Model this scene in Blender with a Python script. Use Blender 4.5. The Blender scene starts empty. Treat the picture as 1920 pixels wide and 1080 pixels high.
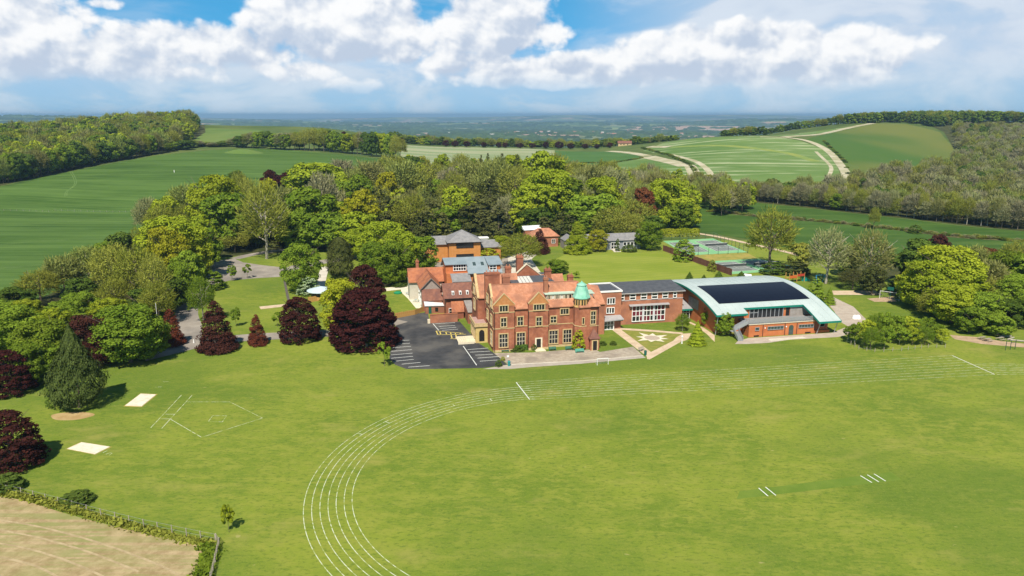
import bpy, bmesh, math, random
import numpy as np
from mathutils import Vector, Matrix
R = math.radians
rnd = random.Random(7)
sc = bpy.context.scene
C = sc.collection

# ------------------------------------------------------------------ camera
CAM_H, FPX = 55.0, 1387.0                       # drone height in metres, focal length in photo pixels
PITCH = math.atan((540 - 216) / FPX)
cam = bpy.data.cameras.new('camera'); cam_o = bpy.data.objects.new('camera', cam); C.objects.link(cam_o)
cam.sensor_width = 36; cam.lens = FPX / 1920 * 36; cam.clip_start = 1; cam.clip_end = 90000
cam_o.location = (0, 0, CAM_H); cam_o.rotation_euler = (math.pi / 2 - PITCH, 0, 0)
sc.camera = cam_o

# ------------------------------------------------------------------ light, sky, exposure
SUN_EL, SUN_AZ = R(51), R(189)                  # azimuth clockwise from +Y: behind the camera, a little to the left
sun_dir = Vector((math.sin(SUN_AZ) * math.cos(SUN_EL), math.cos(SUN_AZ) * math.cos(SUN_EL), math.sin(SUN_EL)))
sl = bpy.data.lights.new('sun', 'SUN'); sl.energy = 5.0; sl.angle = R(0.53); sl.color = (1.0, 0.93, 0.80)
so = bpy.data.objects.new('sun', sl); C.objects.link(so); so.location = (-60, -200, 300)
so.rotation_euler = sun_dir.to_track_quat('Z', 'Y').to_euler()
sc.view_settings.view_transform = 'Standard'; sc.view_settings.look = 'None'
sc.view_settings.exposure = 0.38; sc.view_settings.gamma = 1.0; sc.view_settings.use_curve_mapping = False
HAZE = 9.0e-5                                    # extinction of the air per metre
sc.cycles.use_denoising = True; sc.cycles.max_bounces = 5; sc.cycles.diffuse_bounces = 3; sc.cycles.glossy_bounces = 2
sc.cycles.transmission_bounces = 2; sc.cycles.volume_bounces = 0; sc.cycles.transparent_max_bounces = 6
sc.cycles.caustics_reflective = False; sc.cycles.caustics_refractive = False; sc.cycles.sample_clamp_indirect = 4

class NT:
    """small helper to write node graphs"""
    def __init__(s, nt): s.nt = nt
    def n(s, typ, ins=None, **kw):
        nd = s.nt.nodes.new(typ)
        for k, v in kw.items(): setattr(nd, k, v)
        for k, v in (ins or {}).items(): s.put(nd.inputs[k], v)
        return nd
    def put(s, sock, v):
        if hasattr(v, 'is_output'): s.nt.links.new(v, sock)
        else: sock.default_value = v
    def m(s, op, a, b=None, c=None, clamp=False):
        nd = s.nt.nodes.new('ShaderNodeMath'); nd.operation = op; nd.use_clamp = clamp
        for i, v in enumerate((a, b, c)):
            if v is not None: s.put(nd.inputs[i], v)
        return nd.outputs[0]
    def vec(s, x, y, z=0.0):
        nd = s.nt.nodes.new('ShaderNodeCombineXYZ')
        for i, v in enumerate((x, y, z)): s.put(nd.inputs[i], v)
        return nd.outputs[0]
    def noise(s, v, scale, detail=4, rough=.55, dist=0.0):
        nd = s.n('ShaderNodeTexNoise'); nd.inputs['Scale'].default_value = scale; nd.inputs['Detail'].default_value = detail
        nd.inputs['Roughness'].default_value = rough; nd.inputs['Distortion'].default_value = dist
        s.nt.links.new(v, nd.inputs['Vector']); return nd.outputs['Fac']
    def step(s, v, a, b, lo=0.0, hi=1.0):
        nd = s.nt.nodes.new('ShaderNodeMapRange'); nd.interpolation_type = 'SMOOTHSTEP'
        s.put(nd.inputs[0], v)
        for i, q in enumerate((a, b, lo, hi)): s.put(nd.inputs[i + 1], q)
        return nd.outputs[0]
    def mix(s, f, a, b, blend='MIX'):
        nd = s.nt.nodes.new('ShaderNodeMix'); nd.data_type = 'RGBA'; nd.blend_type = blend
        s.put(nd.inputs[0], f)
        for i, v in ((6, a), (7, b)):
            if isinstance(v, tuple) and len(v) == 3: v = (*v, 1)
            s.put(nd.inputs[i], v)
        return nd.outputs[2]

w = bpy.data.worlds.new('World'); sc.world = w; w.use_nodes = True
wn = NT(w.node_tree); w.node_tree.nodes.clear()
gen = wn.n('ShaderNodeTexCoord').outputs['Generated']
sx = wn.n('ShaderNodeSeparateXYZ', {0: gen}).outputs
az = wn.m('MULTIPLY', wn.m('ARCTAN2', sx[0], sx[1]), 57.2958)
el = wn.m('MULTIPLY', wn.m('ARCSINE', wn.m('MINIMUM', wn.m('MAXIMUM', sx[2], -1.0), 1.0)), 57.2958)
sky = wn.n('ShaderNodeTexSky', sky_type='NISHITA', sun_disc=False, sun_elevation=SUN_EL, sun_rotation=SUN_AZ,
           altitude=200, air_density=1.0, dust_density=0.3, ozone_density=2.5)
# the deep blue sits low between the clouds that day: the whole sky is read a little higher up than it stands
zup = wn.m('ADD', wn.m('MULTIPLY', wn.m('MAXIMUM', sx[2], 0.0), 1.2), 0.42)
wn.put(sky.inputs[0], wn.n('ShaderNodeVectorMath', {0: wn.vec(sx[0], sx[1], zup)}, operation='NORMALIZE').outputs[0])
clear = wn.n('ShaderNodeHueSaturation', {'Saturation': 1.15, 'Value': 1.5, 'Color': sky.outputs[0]}).outputs[0]
clear = wn.mix(1.0, clear, (.62, 1.42, 1.26), 'MULTIPLY')
clear = wn.mix(wn.step(el, 7.0, 32.0), clear, wn.mix(1.0, clear, (.30, .28, .30), 'MULTIPLY'))

def deg(px, py):
    """where a cloud of the photo stands in the sky: azimuth and elevation in degrees"""
    u = (px - 960) / FPX; v = -(py - 540) / FPX
    d = Vector((u, math.cos(PITCH) + math.sin(PITCH) * v, -math.sin(PITCH) + math.cos(PITCH) * v)).normalized()
    return math.degrees(math.atan2(d.x, d.y)), math.degrees(math.asin(d.z))
# cumulus heaps: centre in the photo, half width, half height up and down (photo px), weight
HEAPS = [(40, 62, 105, 78, 60, 1.0), (150, 92, 150, 40, 40, .8), (345, 82, 105, 38, 34, .95), (470, 96, 120, 40, 36, .8), (650, 62, 165, 80, 52, 1.15),
         (600, 40, 60, 40, 40, .9), (735, 78, 90, 50, 40, .9), (925, 58, 125, 66, 46, 1.1), (985, 20, 60, 40, 40, .8), (890, 120, 110, 30, 26, .8),
         (1020, 138, 190, 36, 26, .95), (1190, 132, 120, 34, 28, .9), (1400, 108, 240, 56, 44, 1.2), (1570, 105, 110, 56, 46, 1.0), (1230, 84, 80, 28, 26, .7),
         (230, 125, 90, 28, 24, .8), (110, 128, 130, 30, 26, .7), (560, 132, 70, 24, 22, .7), (700, 160, 90, 18, 16, .55), (330, 140, 90, 20, 18, .5), (195, 6, 34, 9, 9, .5)]
P0 = wn.vec(wn.m('MULTIPLY', az, .36), wn.m('MULTIPLY', el, .43), 3.1)
warp = wn.n('ShaderNodeTexNoise', {'Vector': P0, 'Scale': 1.1, 'Detail': 3.0}).outputs['Color']
def shifted(dx, dy):
    v = wn.n('ShaderNodeVectorMath', {0: P0, 1: (dx, dy, 0)}, operation='ADD').outputs[0]
    return wn.n('ShaderNodeVectorMath', {0: warp, 1: (.28, .28, 0), 2: v}, operation='MULTIPLY_ADD').outputs[0]
def puff(v, det=7):
    nz = wn.n('ShaderNodeTexNoise', noise_dimensions='2D'); nz.inputs['Scale'].default_value = .80; nz.inputs['Detail'].default_value = det; nz.inputs['Roughness'].default_value = .53
    w.node_tree.links.new(v, nz.inputs['Vector']); a = nz.outputs['Fac']
    vo = wn.n('ShaderNodeTexVoronoi', {'Scale': 1.25, 'Detail': 2.0, 'Roughness': .5}, voronoi_dimensions='2D', feature='F1')
    w.node_tree.links.new(v, vo.inputs['Vector'])
    return wn.m('SUBTRACT', a, wn.m('MULTIPLY', vo.outputs['Distance'], .17))
n0 = puff(shifted(0, 0)); n1 = puff(shifted(-.07, .16), 5); n2 = puff(shifted(-.15, .42), 3)
mask = None; under = None
for px, py, rx, ru, rd, wt in HEAPS:
    a0, e0 = deg(px, py); k = 24.2
    dx = wn.m('DIVIDE', wn.m('SUBTRACT', az, a0), rx / k); dy = wn.m('SUBTRACT', el, e0)
    dyu = wn.m('DIVIDE', wn.m('MAXIMUM', dy, 0.0), ru / k); dyd = wn.m('DIVIDE', wn.m('MINIMUM', dy, 0.0), rd / k)
    d2 = wn.m('ADD', wn.m('MULTIPLY', dx, dx), wn.m('ADD', wn.m('MULTIPLY', dyu, dyu), wn.m('MULTIPLY', dyd, dyd)))
    g = wn.m('MULTIPLY', wn.m('SUBTRACT', 1.55, d2), wt * .62)
    gu = wn.m('MULTIPLY', wn.m('MAXIMUM', g, 0.0), wn.m('MULTIPLY', dyd, -1.0))
    mask = g if mask is None else wn.m('MAXIMUM', mask, g)
    under = gu if under is None else wn.m('MAXIMUM', under, gu)
mask = wn.m('MINIMUM', wn.m('MAXIMUM', mask, -.6), .95)
# the same kind of cloud carries on over the rest of the sky, more broken higher up
big = wn.noise(P0, .30, 3, .5)
rest = wn.m('MULTIPLY', wn.step(big, .54, .72), wn.step(el, 8.5, 13.0))
mask = wn.m('MAXIMUM', mask, wn.m('SUBTRACT', wn.m('MULTIPLY', rest, 1.1), .4))
dens = wn.m('ADD', mask, wn.m('MULTIPLY', wn.m('SUBTRACT', n0, .34), 1.35))
cover = wn.step(dens, .24, .58)
lit = wn.m('ADD', wn.m('MULTIPLY', wn.m('SUBTRACT', n0, n1), 1.7), wn.m('MULTIPLY', wn.m('SUBTRACT', n0, n2), 1.7))
lit = wn.m('SUBTRACT', wn.m('ADD', lit, .74), wn.m('MULTIPLY', under, 1.15))
lit = wn.step(lit, -.10, 1.15)
SB = 10.0                                        # cloud colours are written for a background strength of 0.1
cl = lambda r, g, b: (r * SB, g * SB, b * SB)
ccol = wn.mix(lit, cl(.42, .49, .60), cl(.77, .775, .78))
# soft veil of high and distant cloud, thicker low down and towards the east, thinning overhead
vn = wn.noise(wn.vec(wn.m('MULTIPLY', az, .10), wn.m('MULTIPLY', el, .22), 8.0), 1.3, 5, .55, .6)
right = wn.step(az, 2.0, 17.0)
low = wn.step(el, 6.0, 2.4)
veil = wn.m('ADD', wn.m('MULTIPLY', wn.step(vn, .42, .64), .30), wn.m('ADD', wn.m('MULTIPLY', right, .90), wn.m('MULTIPLY', low, .90)), clamp=True)
veil = wn.m('MULTIPLY', veil, wn.m('ADD', wn.m('MULTIPLY', wn.step(vn, .28, .58), .25), .75))
veil = wn.m('MULTIPLY', veil, wn.step(el, 26.0, 9.0, .05, 1.0))
vcol = wn.mix(wn.step(el, .2, 4.6), cl(.35, .49, .61), cl(.50, .56, .65))
vcol = wn.mix(wn.m('MULTIPLY', wn.step(vn, .40, .66), .55), vcol, cl(.60, .655, .72))
skyc = wn.mix(wn.m('MULTIPLY', veil, .95), clear, vcol)
skyc = wn.mix(wn.m('MULTIPLY', cover, wn.step(el, 1.2, 3.4, .15, 1.0)), skyc, ccol)
# below the horizon: plain ground tone
skyc = wn.mix(wn.step(el, -1.5, -.3), cl(.10, .14, .10), skyc)
bg = wn.n('ShaderNodeBackground', {'Color': skyc, 'Strength': 0.1})
w.node_tree.links.new(bg.outputs[0], wn.n('ShaderNodeOutputWorld').inputs[0])
w.cycles.sampling_method = 'NONE'

# ------------------------------------------------------------------ helpers
def ray(px, py):
    u = (px - 960) / FPX; v = -(py - 540) / FPX
    return u, math.cos(PITCH) + math.sin(PITCH) * v, -math.sin(PITCH) + math.cos(PITCH) * v
def G(px, py, z=0.0):
    """point of the level ground (height z) that the photo shows at a pixel"""
    d = ray(px, py); t = (z - CAM_H) / d[2]
    return d[0] * t, d[1] * t

MATS = {}
def mat(name, c1, c2=None, rough=.85, scale=1.0, stretch=(1, 1, 1), detail=5, c3=None, scale2=.1, bump=0.0, spec=.2, metal=0.0, coat=0.0, space='Object', lo=.35, hi=.65, rnd_obj=0.0):
    if name in MATS: return MATS[name]
    m = bpy.data.materials.new(name); m.use_nodes = True; nt = NT(m.node_tree); b = m.node_tree.nodes['Principled BSDF']
    b.inputs['Roughness'].default_value = rough; b.inputs['Specular IOR Level'].default_value = spec; b.inputs['Metallic'].default_value = metal
    if coat: b.inputs['Coat Weight'].default_value = coat
    col = (*c1, 1)
    if c2:
        tc = nt.n('ShaderNodeTexCoord').outputs[space]
        v = nt.n('ShaderNodeMapping', {'Vector': tc, 'Scale': stretch}).outputs[0]
        f = nt.noise(v, scale, detail, .6)
        col = nt.mix(nt.step(f, lo, hi), c1, c2)
        if c3:
            f2 = nt.noise(v, scale2, 4, .6)
            col = nt.mix(nt.step(f2, .42, .66), col, c3)
        if bump:
            bp = nt.n('ShaderNodeBump', {'Height': f, 'Strength': bump, 'Distance': .2})
            m.node_tree.links.new(bp.outputs[0], b.inputs['Normal'])
    if rnd_obj:
        oi = nt.n('ShaderNodeObjectInfo').outputs['Random']
        hs = nt.n('ShaderNodeHueSaturation', {'Hue': .5, 'Saturation': 1.0, 'Value': nt.m('ADD', nt.m('MULTIPLY', oi, rnd_obj), 1 - rnd_obj / 2)})
        nt.put(hs.inputs['Color'], col); col = hs.outputs[0]
    nt.put(b.inputs['Base Color'], col)
    MATS[name] = m
    return m

class MB:
    """collects faces of one mesh"""
    def __init__(s): s.v = []; s.f = []; s.mi = []; s.cur = 0
    def face(s, pts):
        i = len(s.v); s.v += [tuple(p) for p in pts]; s.f.append(tuple(range(i, i + len(pts)))); s.mi.append(s.cur); return s
    def hexa(s, b, t):
        """solid between a bottom and a top ring of equal length (counter-clockwise from above)"""
        n = len(b); i = len(s.v); s.v += [tuple(p) for p in b] + [tuple(p) for p in t]
        s.f.append(tuple(reversed(range(i, i + n)))); s.f.append(tuple(range(i + n, i + 2 * n)))
        for k in range(n):
            s.f.append((i + k, i + (k + 1) % n, i + n + (k + 1) % n, i + n + k))
        s.mi += [s.cur] * (n + 2); return s
    def box(s, x0, x1, y0, y1, z0, z1):
        q = [(x0, y0), (x1, y0), (x1, y1), (x0, y1)]
        return s.hexa([(x, y, z0) for x, y in q], [(x, y, z1) for x, y in q])
    def prism(s, poly, z0, z1): return s.hexa([(x, y, z0) for x, y in poly], [(x, y, z1) for x, y in poly])
    def bar(s, a, b, r, n=4, r2=None):
        a, b = Vector(a), Vector(b); d = (b - a).normalized()
        u = d.cross(Vector((0, 0, 1)) if abs(d.z) < .95 else Vector((1, 0, 0))).normalized(); v = u.cross(d); r2 = r if r2 is None else r2
        ang = [2 * math.pi * (k + .5) / n for k in range(n)]
        return s.hexa([a + (u * math.cos(t) - v * math.sin(t)) * r for t in ang][::-1], [b + (u * math.cos(t) - v * math.sin(t)) * r2 for t in ang][::-1])
    def lathe(s, prof, n=12, c=(0, 0), a0=0.0, sq=1.0):
        i = len(s.v)
        for r, z in prof:
            for k in range(n):
                t = a0 + 2 * math.pi * k / n; s.v.append((c[0] + r * math.cos(t), c[1] + r * math.sin(t) * sq, z))
        for j in range(len(prof) - 1):
            for k in range(n):
                s.f.append((i + j * n + k, i + j * n + (k + 1) % n, i + (j + 1) * n + (k + 1) % n, i + (j + 1) * n + k)); s.mi.append(s.cur)
        s.f.append(tuple(i + k for k in reversed(range(n)))); s.mi.append(s.cur)
        j = len(prof) - 1; s.f.append(tuple(i + j * n + k for k in range(n))); s.mi.append(s.cur); return s
    def mesh(s, name, mats):
        me = bpy.data.meshes.new(name); me.from_pydata(s.v, [], s.f)
        for m in mats if isinstance(mats, (list, tuple)) else [mats]: me.materials.append(m)
        if any(s.mi): me.polygons.foreach_set('material_index', s.mi)
        me.validate(); me.update(); return me
    def build(s, name, mats, parent=None, loc=(0, 0, 0), rz=0.0):
        return link(name, s.mesh(name, mats), parent, loc, rz)
def link(name, data, parent=None, loc=(0, 0, 0), rz=0.0):
    o = bpy.data.objects.new(name, data); C.objects.link(o); o.location = loc; o.rotation_euler.z = rz
    if parent is not None: o.parent = parent
    return o
def empty(name, loc=(0, 0, 0), rz=0.0, label=None, cat=None, group=None):
    o = link(name, None, None, loc, rz); o.empty_display_size = .5
    return tag(o, label, cat, group)
def tag(o, label=None, cat=None, group=None, kind=None):
    for k, v in (('label', label), ('category', cat), ('group', group), ('kind', kind)):
        if v: o[k] = v
    return o
def copy_tree(o, parent=None):
    c = o.copy(); C.objects.link(c)
    if parent is not None: c.parent = parent
    for ch in list(o.children): copy_tree(ch, c)
    return c
def earclip(poly):
    """triangles of a simple 2-D polygon"""
    from mathutils.geometry import tessellate_polygon
    return tessellate_polygon([[Vector((x, y, 0)) for x, y in poly]])
def sheet(name, poly, m, z, parent=None, kind='structure'):
    """flat sheet lying on the level ground"""
    area = sum(poly[i][0] * poly[(i + 1) % len(poly)][1] - poly[(i + 1) % len(poly)][0] * poly[i][1] for i in range(len(poly)))
    if area < 0: poly = poly[::-1]
    me = bpy.data.meshes.new(name); me.from_pydata([(x, y, z) for x, y in poly], [], [tuple(range(len(poly)))])
    bm = bmesh.new(); bm.from_mesh(me); bmesh.ops.triangulate(bm, faces=bm.faces[:]); bm.to_mesh(me); bm.free()
    me.materials.append(m); o = link(name, me, parent)
    if parent is None: o['kind'] = kind
    return o
def smooth_poly(pts, n=6, closed=True):
    """Catmull-Rom curve through points"""
    out = []; L = len(pts)
    rng = range(L) if closed else range(L - 1)
    for i in rng:
        p = [pts[(i + k) % L] if closed else pts[min(max(i + k, 0), L - 1)] for k in (-1, 0, 1, 2)]
        for j in range(n):
            t = j / n
            out.append(tuple(.5 * (2 * p[1][a] + (p[2][a] - p[0][a]) * t + (2 * p[0][a] - 5 * p[1][a] + 4 * p[2][a] - p[3][a]) * t * t + (3 * p[1][a] - p[0][a] - 3 * p[2][a] + p[3][a]) * t ** 3) for a in range(len(p[0]))))
    if not closed: out.append(tuple(pts[-1]))
    return out
def ribbon(line, wd):
    """outline polygon of a band of width wd along a line"""
    Lp, Rp = [], []
    for i, p in enumerate(line):
        a = Vector(line[max(i - 1, 0)]); b = Vector(line[min(i + 1, len(line) - 1)]); d = (b - a).normalized(); nrm = Vector((-d.y, d.x))
        k = wd[i] if isinstance(wd, list) else wd
        Lp.append((p[0] + nrm.x * k / 2, p[1] + nrm.y * k / 2)); Rp.append((p[0] - nrm.x * k / 2, p[1] - nrm.y * k / 2))
    return Lp, Rp
def strip(name, line, wd, m, z, parent=None, kind=None):
    Lp, Rp = ribbon(line, wd); mb = MB(); n = len(line)
    mb.v = [(*q, z) for q in Rp] + [(*q, z) for q in Lp]
    mb.f = [(i, i + 1, n + i + 1, n + i) for i in range(n - 1)]; mb.mi = [0] * (n - 1)
    o = mb.build(name, m, parent)
    if parent is None: o['kind'] = kind or 'structure'
    return o
# ------------------------------------------------------------------ terrain
def zat(px, py, Y):
    """height of the ground at distance Y seen at a pixel"""
    d = ray(px, py); t = Y / d[1]; return d[0] * t, Y, CAM_H + d[2] * t
CTRL = []
for q in [(0, 350, 470), (150, 319, 560), (300, 290, 660), (400, 281, 720), (500, 278, 750), (600, 284, 740), (700, 297, 660), (200, 395, 430), (500, 330, 520),
          (560, 300, 640), (0, 450, 330), (-300, 400, 430), (-300, 340, 560), (395, 240, 990), (470, 242, 1000), (330, 252, 900), (760, 291, 800), (760, 271, 1010),
          (880, 275, 1000), (1000, 277, 1000), (1150, 281, 960), (1040, 305, 760), (1180, 300, 790), (1290, 340, 600), (1150, 335, 600), (900, 320, 620), (1215, 268, 1020), (1300, 259, 960),
          (1440, 256, 900), (1350, 300, 720), (1450, 300, 730), (1340, 352, 570), (1450, 358, 560), (1560, 352, 570), (1560, 300, 740), (1500, 270, 850),
          (1540, 258, 920), (1640, 232, 1120), (1700, 232, 1120), (1790, 285, 830), (1780, 250, 1000), (1600, 335, 610), (1700, 310, 720), (1920, 380, 500), (1750, 365, 520),
          (1600, 365, 540), (1920, 225, 1120), (1920, 300, 750), (2200, 300, 760), (2200, 230, 1100), (1300, 375, 484), (1600, 402, 418)]:
    CTRL.append(zat(*q))
CTRL += [(X, Y, 0) for X in (-500, -300, -150, 0, 150, 300, 500) for Y in (60, 200, 320)] + [(X, 420, 0) for X in (-120, 0, 120, 260)]
CTRL += [(-430, 760, 25), (-330, 900, 37), (-260, 1050, 38), (-430, 1000, 44), (-520, 980, 38), (-620, 900, 27), (-700, 700, 18), (-500, 1150, 30), (-300, 1300, 20), (-900, 1100, 15), (-900, 600, 12), (-900, 300, 0),
         (0, 1180, 0), (-100, 1250, -4), (120, 1200, -6), (250, 1150, 0), (0, 1450, -50), (250, 1450, -40), (-300, 1600, -30), (-800, 1600, -40), (500, 1500, 30), (450, 1150, 36), (350, 1050, 26), (800, 1300, 58), (1000, 1100, 56), (1100, 800, 45), (900, 1600, 30), (1100, 500, 25), (900, 300, 5)]
cp_ = np.array(CTRL, float); SCL = 300.0
def tps_u(r2): return np.where(r2 > 1e-12, .5 * r2 * np.log(np.maximum(r2, 1e-12)), 0)
_P = cp_[:, :2] / SCL; _n = len(_P)
_K = tps_u(((_P[:, None] - _P[None]) ** 2).sum(-1)) + np.eye(_n) * .02
_A = np.zeros((_n + 3, _n + 3)); _A[:_n, :_n] = _K; _A[:_n, _n] = 1; _A[:_n, _n + 1:] = _P; _A[_n, :_n] = 1; _A[_n + 1:, :_n] = _P.T
_S = np.linalg.solve(_A, np.concatenate([cp_[:, 2], np.zeros(3)]))
def sstep(x, a, b):
    t = np.clip((x - a) / (b - a), 0, 1); return t * t * (3 - 2 * t)
def hraw(X, Y):
    X = np.asarray(X, float); Y = np.asarray(Y, float); sh = X.shape; x = np.clip(X, -1300, 1500).ravel() / SCL; y = np.clip(Y, -100, 1700).ravel() / SCL
    u = tps_u((x[:, None] - _P[None, :, 0]) ** 2 + (y[:, None] - _P[None, :, 1]) ** 2)
    z = u @ _S[:_n] + _S[_n] + _S[_n + 1] * x + _S[_n + 2] * y
    z = z.reshape(sh)
    z = z * sstep(Y, 330, 470) * (1 - .0)
    # beyond the downs: the low plain with faint swells and the far blue ridge
    D = np.hypot(X, Y)
    plain = -78 + 10 * np.sin(X / 1500 + 1.0) * np.sin(Y / 1900) + 7 * np.sin(X / 700 - Y / 900)
    plain = plain + 150 * np.exp(-((Y - 19000) / 2600) ** 2) * (.50 + .34 * np.sin(X / 5200 + .6) + .16 * np.sin(X / 1900) + .08 * np.sin(X / 700))
    plain = plain + 30 * np.maximum(np.sin(Y / 1150 + 1.4 * np.sin(X / 2100)), 0) ** 2 * np.clip((Y - 3000) / 3000, 0, 1) + 16 * np.sin(X / 1300 + Y / 2300) * np.clip((Y - 3000) / 4000, 0, 1)
    plain = plain + 85 * np.exp(-((Y - 9500) / 1500) ** 2) * np.exp(-((X - 2600) / 2600) ** 2) * (.85 + .15 * np.sin(X / 420))
    plain = plain + 135 * np.exp(-((Y - 7200) / 1900) ** 2) * np.exp(-((X + 5000) / 1900) ** 2)
    return z + (plain - z) * sstep(D, 1250, 2300)
gx = np.concatenate([-np.geomspace(26000, 900, 34), np.arange(-880, 1200, 10), np.geomspace(1220, 26000, 34)])
gy = np.concatenate([[-3000, -1000, -300], np.arange(-100, 1500, 10), np.geomspace(1520, 30000, 60)])
GX, GY = np.meshgrid(gx, gy); GZ = hraw(GX, GY)
def hgt(x, y):
    """height of the ground mesh (exact on its facets' corners, bilinear between)"""
    i = int(np.clip(np.searchsorted(gx, x) - 1, 0, len(gx) - 2)); j = int(np.clip(np.searchsorted(gy, y) - 1, 0, len(gy) - 2))
    tx = (x - gx[i]) / (gx[i + 1] - gx[i]); ty = (y - gy[j]) / (gy[j + 1] - gy[j])
    a = GZ[j, i] * (1 - tx) + GZ[j, i + 1] * tx; b = GZ[j + 1, i] * (1 - tx) + GZ[j + 1, i + 1] * tx
    return float(a * (1 - ty) + b * ty)
def RT(px, py, ymax=1250.0):
    """where the line of sight of a photo pixel meets the terrain"""
    d = ray(px, py); Y = 70.0; best = (1e9, None)
    while Y < ymax:
        t = Y / d[1]; x = d[0] * t; z = CAM_H + d[2] * t; g = z - hgt(x, Y)
        if g <= 0: return x, Y
        if g < best[0]: best = (g, (x, Y))
        Y += 4 if Y < 500 else 6
    return best[1]

def noisecol(name, build, rough=.9, spec=.12):
    """material whose colour is written by build(nt, object coordinates)"""
    m = bpy.data.materials.new(name); m.use_nodes = True; nt = NT(m.node_tree); b = m.node_tree.nodes['Principled BSDF']
    b.inputs['Roughness'].default_value = rough; b.inputs['Specular IOR Level'].default_value = spec
    co = nt.n('ShaderNodeTexCoord').outputs['Object']
    nt.put(b.inputs['Base Color'], build(nt, co)); MATS[name] = m; return m
def stretch(nt, co, sx_, sy_, rz=0.0):
    return nt.n('ShaderNodeMapping', {'Vector': co, 'Scale': (sx_, sy_, 0), 'Rotation': (0, 0, rz)}).outputs[0]
def lawn(nt, co):
    f1 = nt.noise(stretch(nt, co, .035, .045, .2), 1, 5, .62); f2 = nt.noise(stretch(nt, co, .30, .55, .15), 1, 6, .72); f3 = nt.noise(stretch(nt, co, 1.0, 1.9, .1), 1, 3, .7)
    f4 = nt.noise(stretch(nt, co, .012, .016, .5), 1, 4, .6); f5 = nt.noise(co, 3.2, 2, .6)
    c = nt.mix(nt.step(f1, .34, .66), (.126, .184, .020), (.205, .248, .030))
    c = nt.mix(nt.m('MULTIPLY', nt.step(f2, .42, .62), .70), c, (.245, .262, .042))
    c = nt.mix(nt.m('MULTIPLY', nt.step(f4, .45, .58), .62), c, (.090, .152, .019))
    # rings left by mowing round the pitch
    ds = nt.n('ShaderNodeVectorMath', {0: co, 1: (14.0, 104.0, 0)}, operation='DISTANCE').outputs['Value']
    ring = nt.m('SINE', nt.m('ADD', nt.m('MULTIPLY', ds, .95), nt.m('MULTIPLY', f1, 9.0)))
    ring = nt.m('MULTIPLY', nt.step(ring, -.2, 1.0), nt.step(ds, 34.0, 14.0))
    c = nt.mix(nt.m('MULTIPLY', nt.m('MULTIPLY', ring, nt.step(f2, .40, .62)), .30), c, (.105, .168, .016))
    c = nt.mix(nt.m('MULTIPLY', nt.step(f3, .48, .68), .62), c, (.078, .130, .016))
    c = nt.mix(nt.m('MULTIPLY', nt.step(f5, .52, .74), .35), c, (.26, .27, .045))
    dry = nt.noise(stretch(nt, co, .05, .11, 0), 1, 6, .7)
    c = nt.mix(nt.m('MULTIPLY', nt.step(dry, .54, .72), .60), c, (.30, .275, .07))
    spot = nt.noise(stretch(nt, co, .5, .8, .4), 1, 2, .5)
    return nt.mix(nt.m('MULTIPLY', nt.step(spot, .73, .79), .6), c, (.36, .32, .13))
def plainmat(nt, co):
    v = nt.n('ShaderNodeMapping', {'Vector': co, 'Scale': (1, .75, 0)}).outputs[0]
    vo = nt.n('ShaderNodeTexVoronoi', {'Vector': v, 'Scale': .0030, 'Randomness': .9}, feature='F1').outputs['Color']
    s = nt.n('ShaderNodeSeparateXYZ', {0: vo}).outputs
    c = nt.mix(nt.step(s[0], .1, .9), (.11, .17, .05), (.24, .29, .09))
    c = nt.mix(nt.step(s[1], .76, .82), c, (.46, .30, .20))
    c = nt.mix(nt.step(s[2], .86, .9), c, (.24, .26, .12))
    f = nt.noise(v, .0011, 6, .62)
    c = nt.mix(nt.step(f, .46, .54), c, (.045, .080, .030))
    f2 = nt.noise(v, .006, 4, .7)
    return nt.mix(nt.m('MULTIPLY', nt.step(f2, .5, .62), .7), c, (.042, .075, .028))
LAWN = noisecol('lawn_grass', lawn); PLAIN = noisecol('plain_patchwork', plainmat)
def downmat(nt, co):
    f = nt.noise(co, .02, 5, .6); return nt.mix(nt.step(f, .38, .62), (.07, .11, .025), (.12, .15, .04))
DOWN = noisecol('downland_grass', downmat)
ny, nx = GZ.shape
verts = np.stack([GX.ravel(), GY.ravel(), GZ.ravel()], 1)
ii, jj = np.meshgrid(np.arange(nx - 1), np.arange(ny - 1)); a_ = (jj * nx + ii).ravel()
quads = np.stack([a_, a_ + 1, a_ + nx + 1, a_ + nx], 1)
me = bpy.data.meshes.new('ground')
me.from_pydata(verts.tolist(), [], [])
me.clear_geometry(); tri = np.concatenate([quads[:, [0, 1, 2]], quads[:, [0, 2, 3]]], 1).reshape(-1, 3)
me.from_pydata(verts.tolist(), [], tri.tolist())
for m in (LAWN, DOWN, PLAIN): me.materials.append(m)
cy = verts[tri][:, :, 1].mean(1); cx = verts[tri][:, :, 0].mean(1); dd = np.hypot(cx, cy)
mi = np.where(dd > 1350, 2, np.where((cy > 330), 1, 0)); me.polygons.foreach_set('material_index', mi.astype('i4'))
me.polygons.foreach_set('use_smooth', np.ones(len(tri), bool)); me.update()
tag(link('ground', me), kind='structure')

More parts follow.
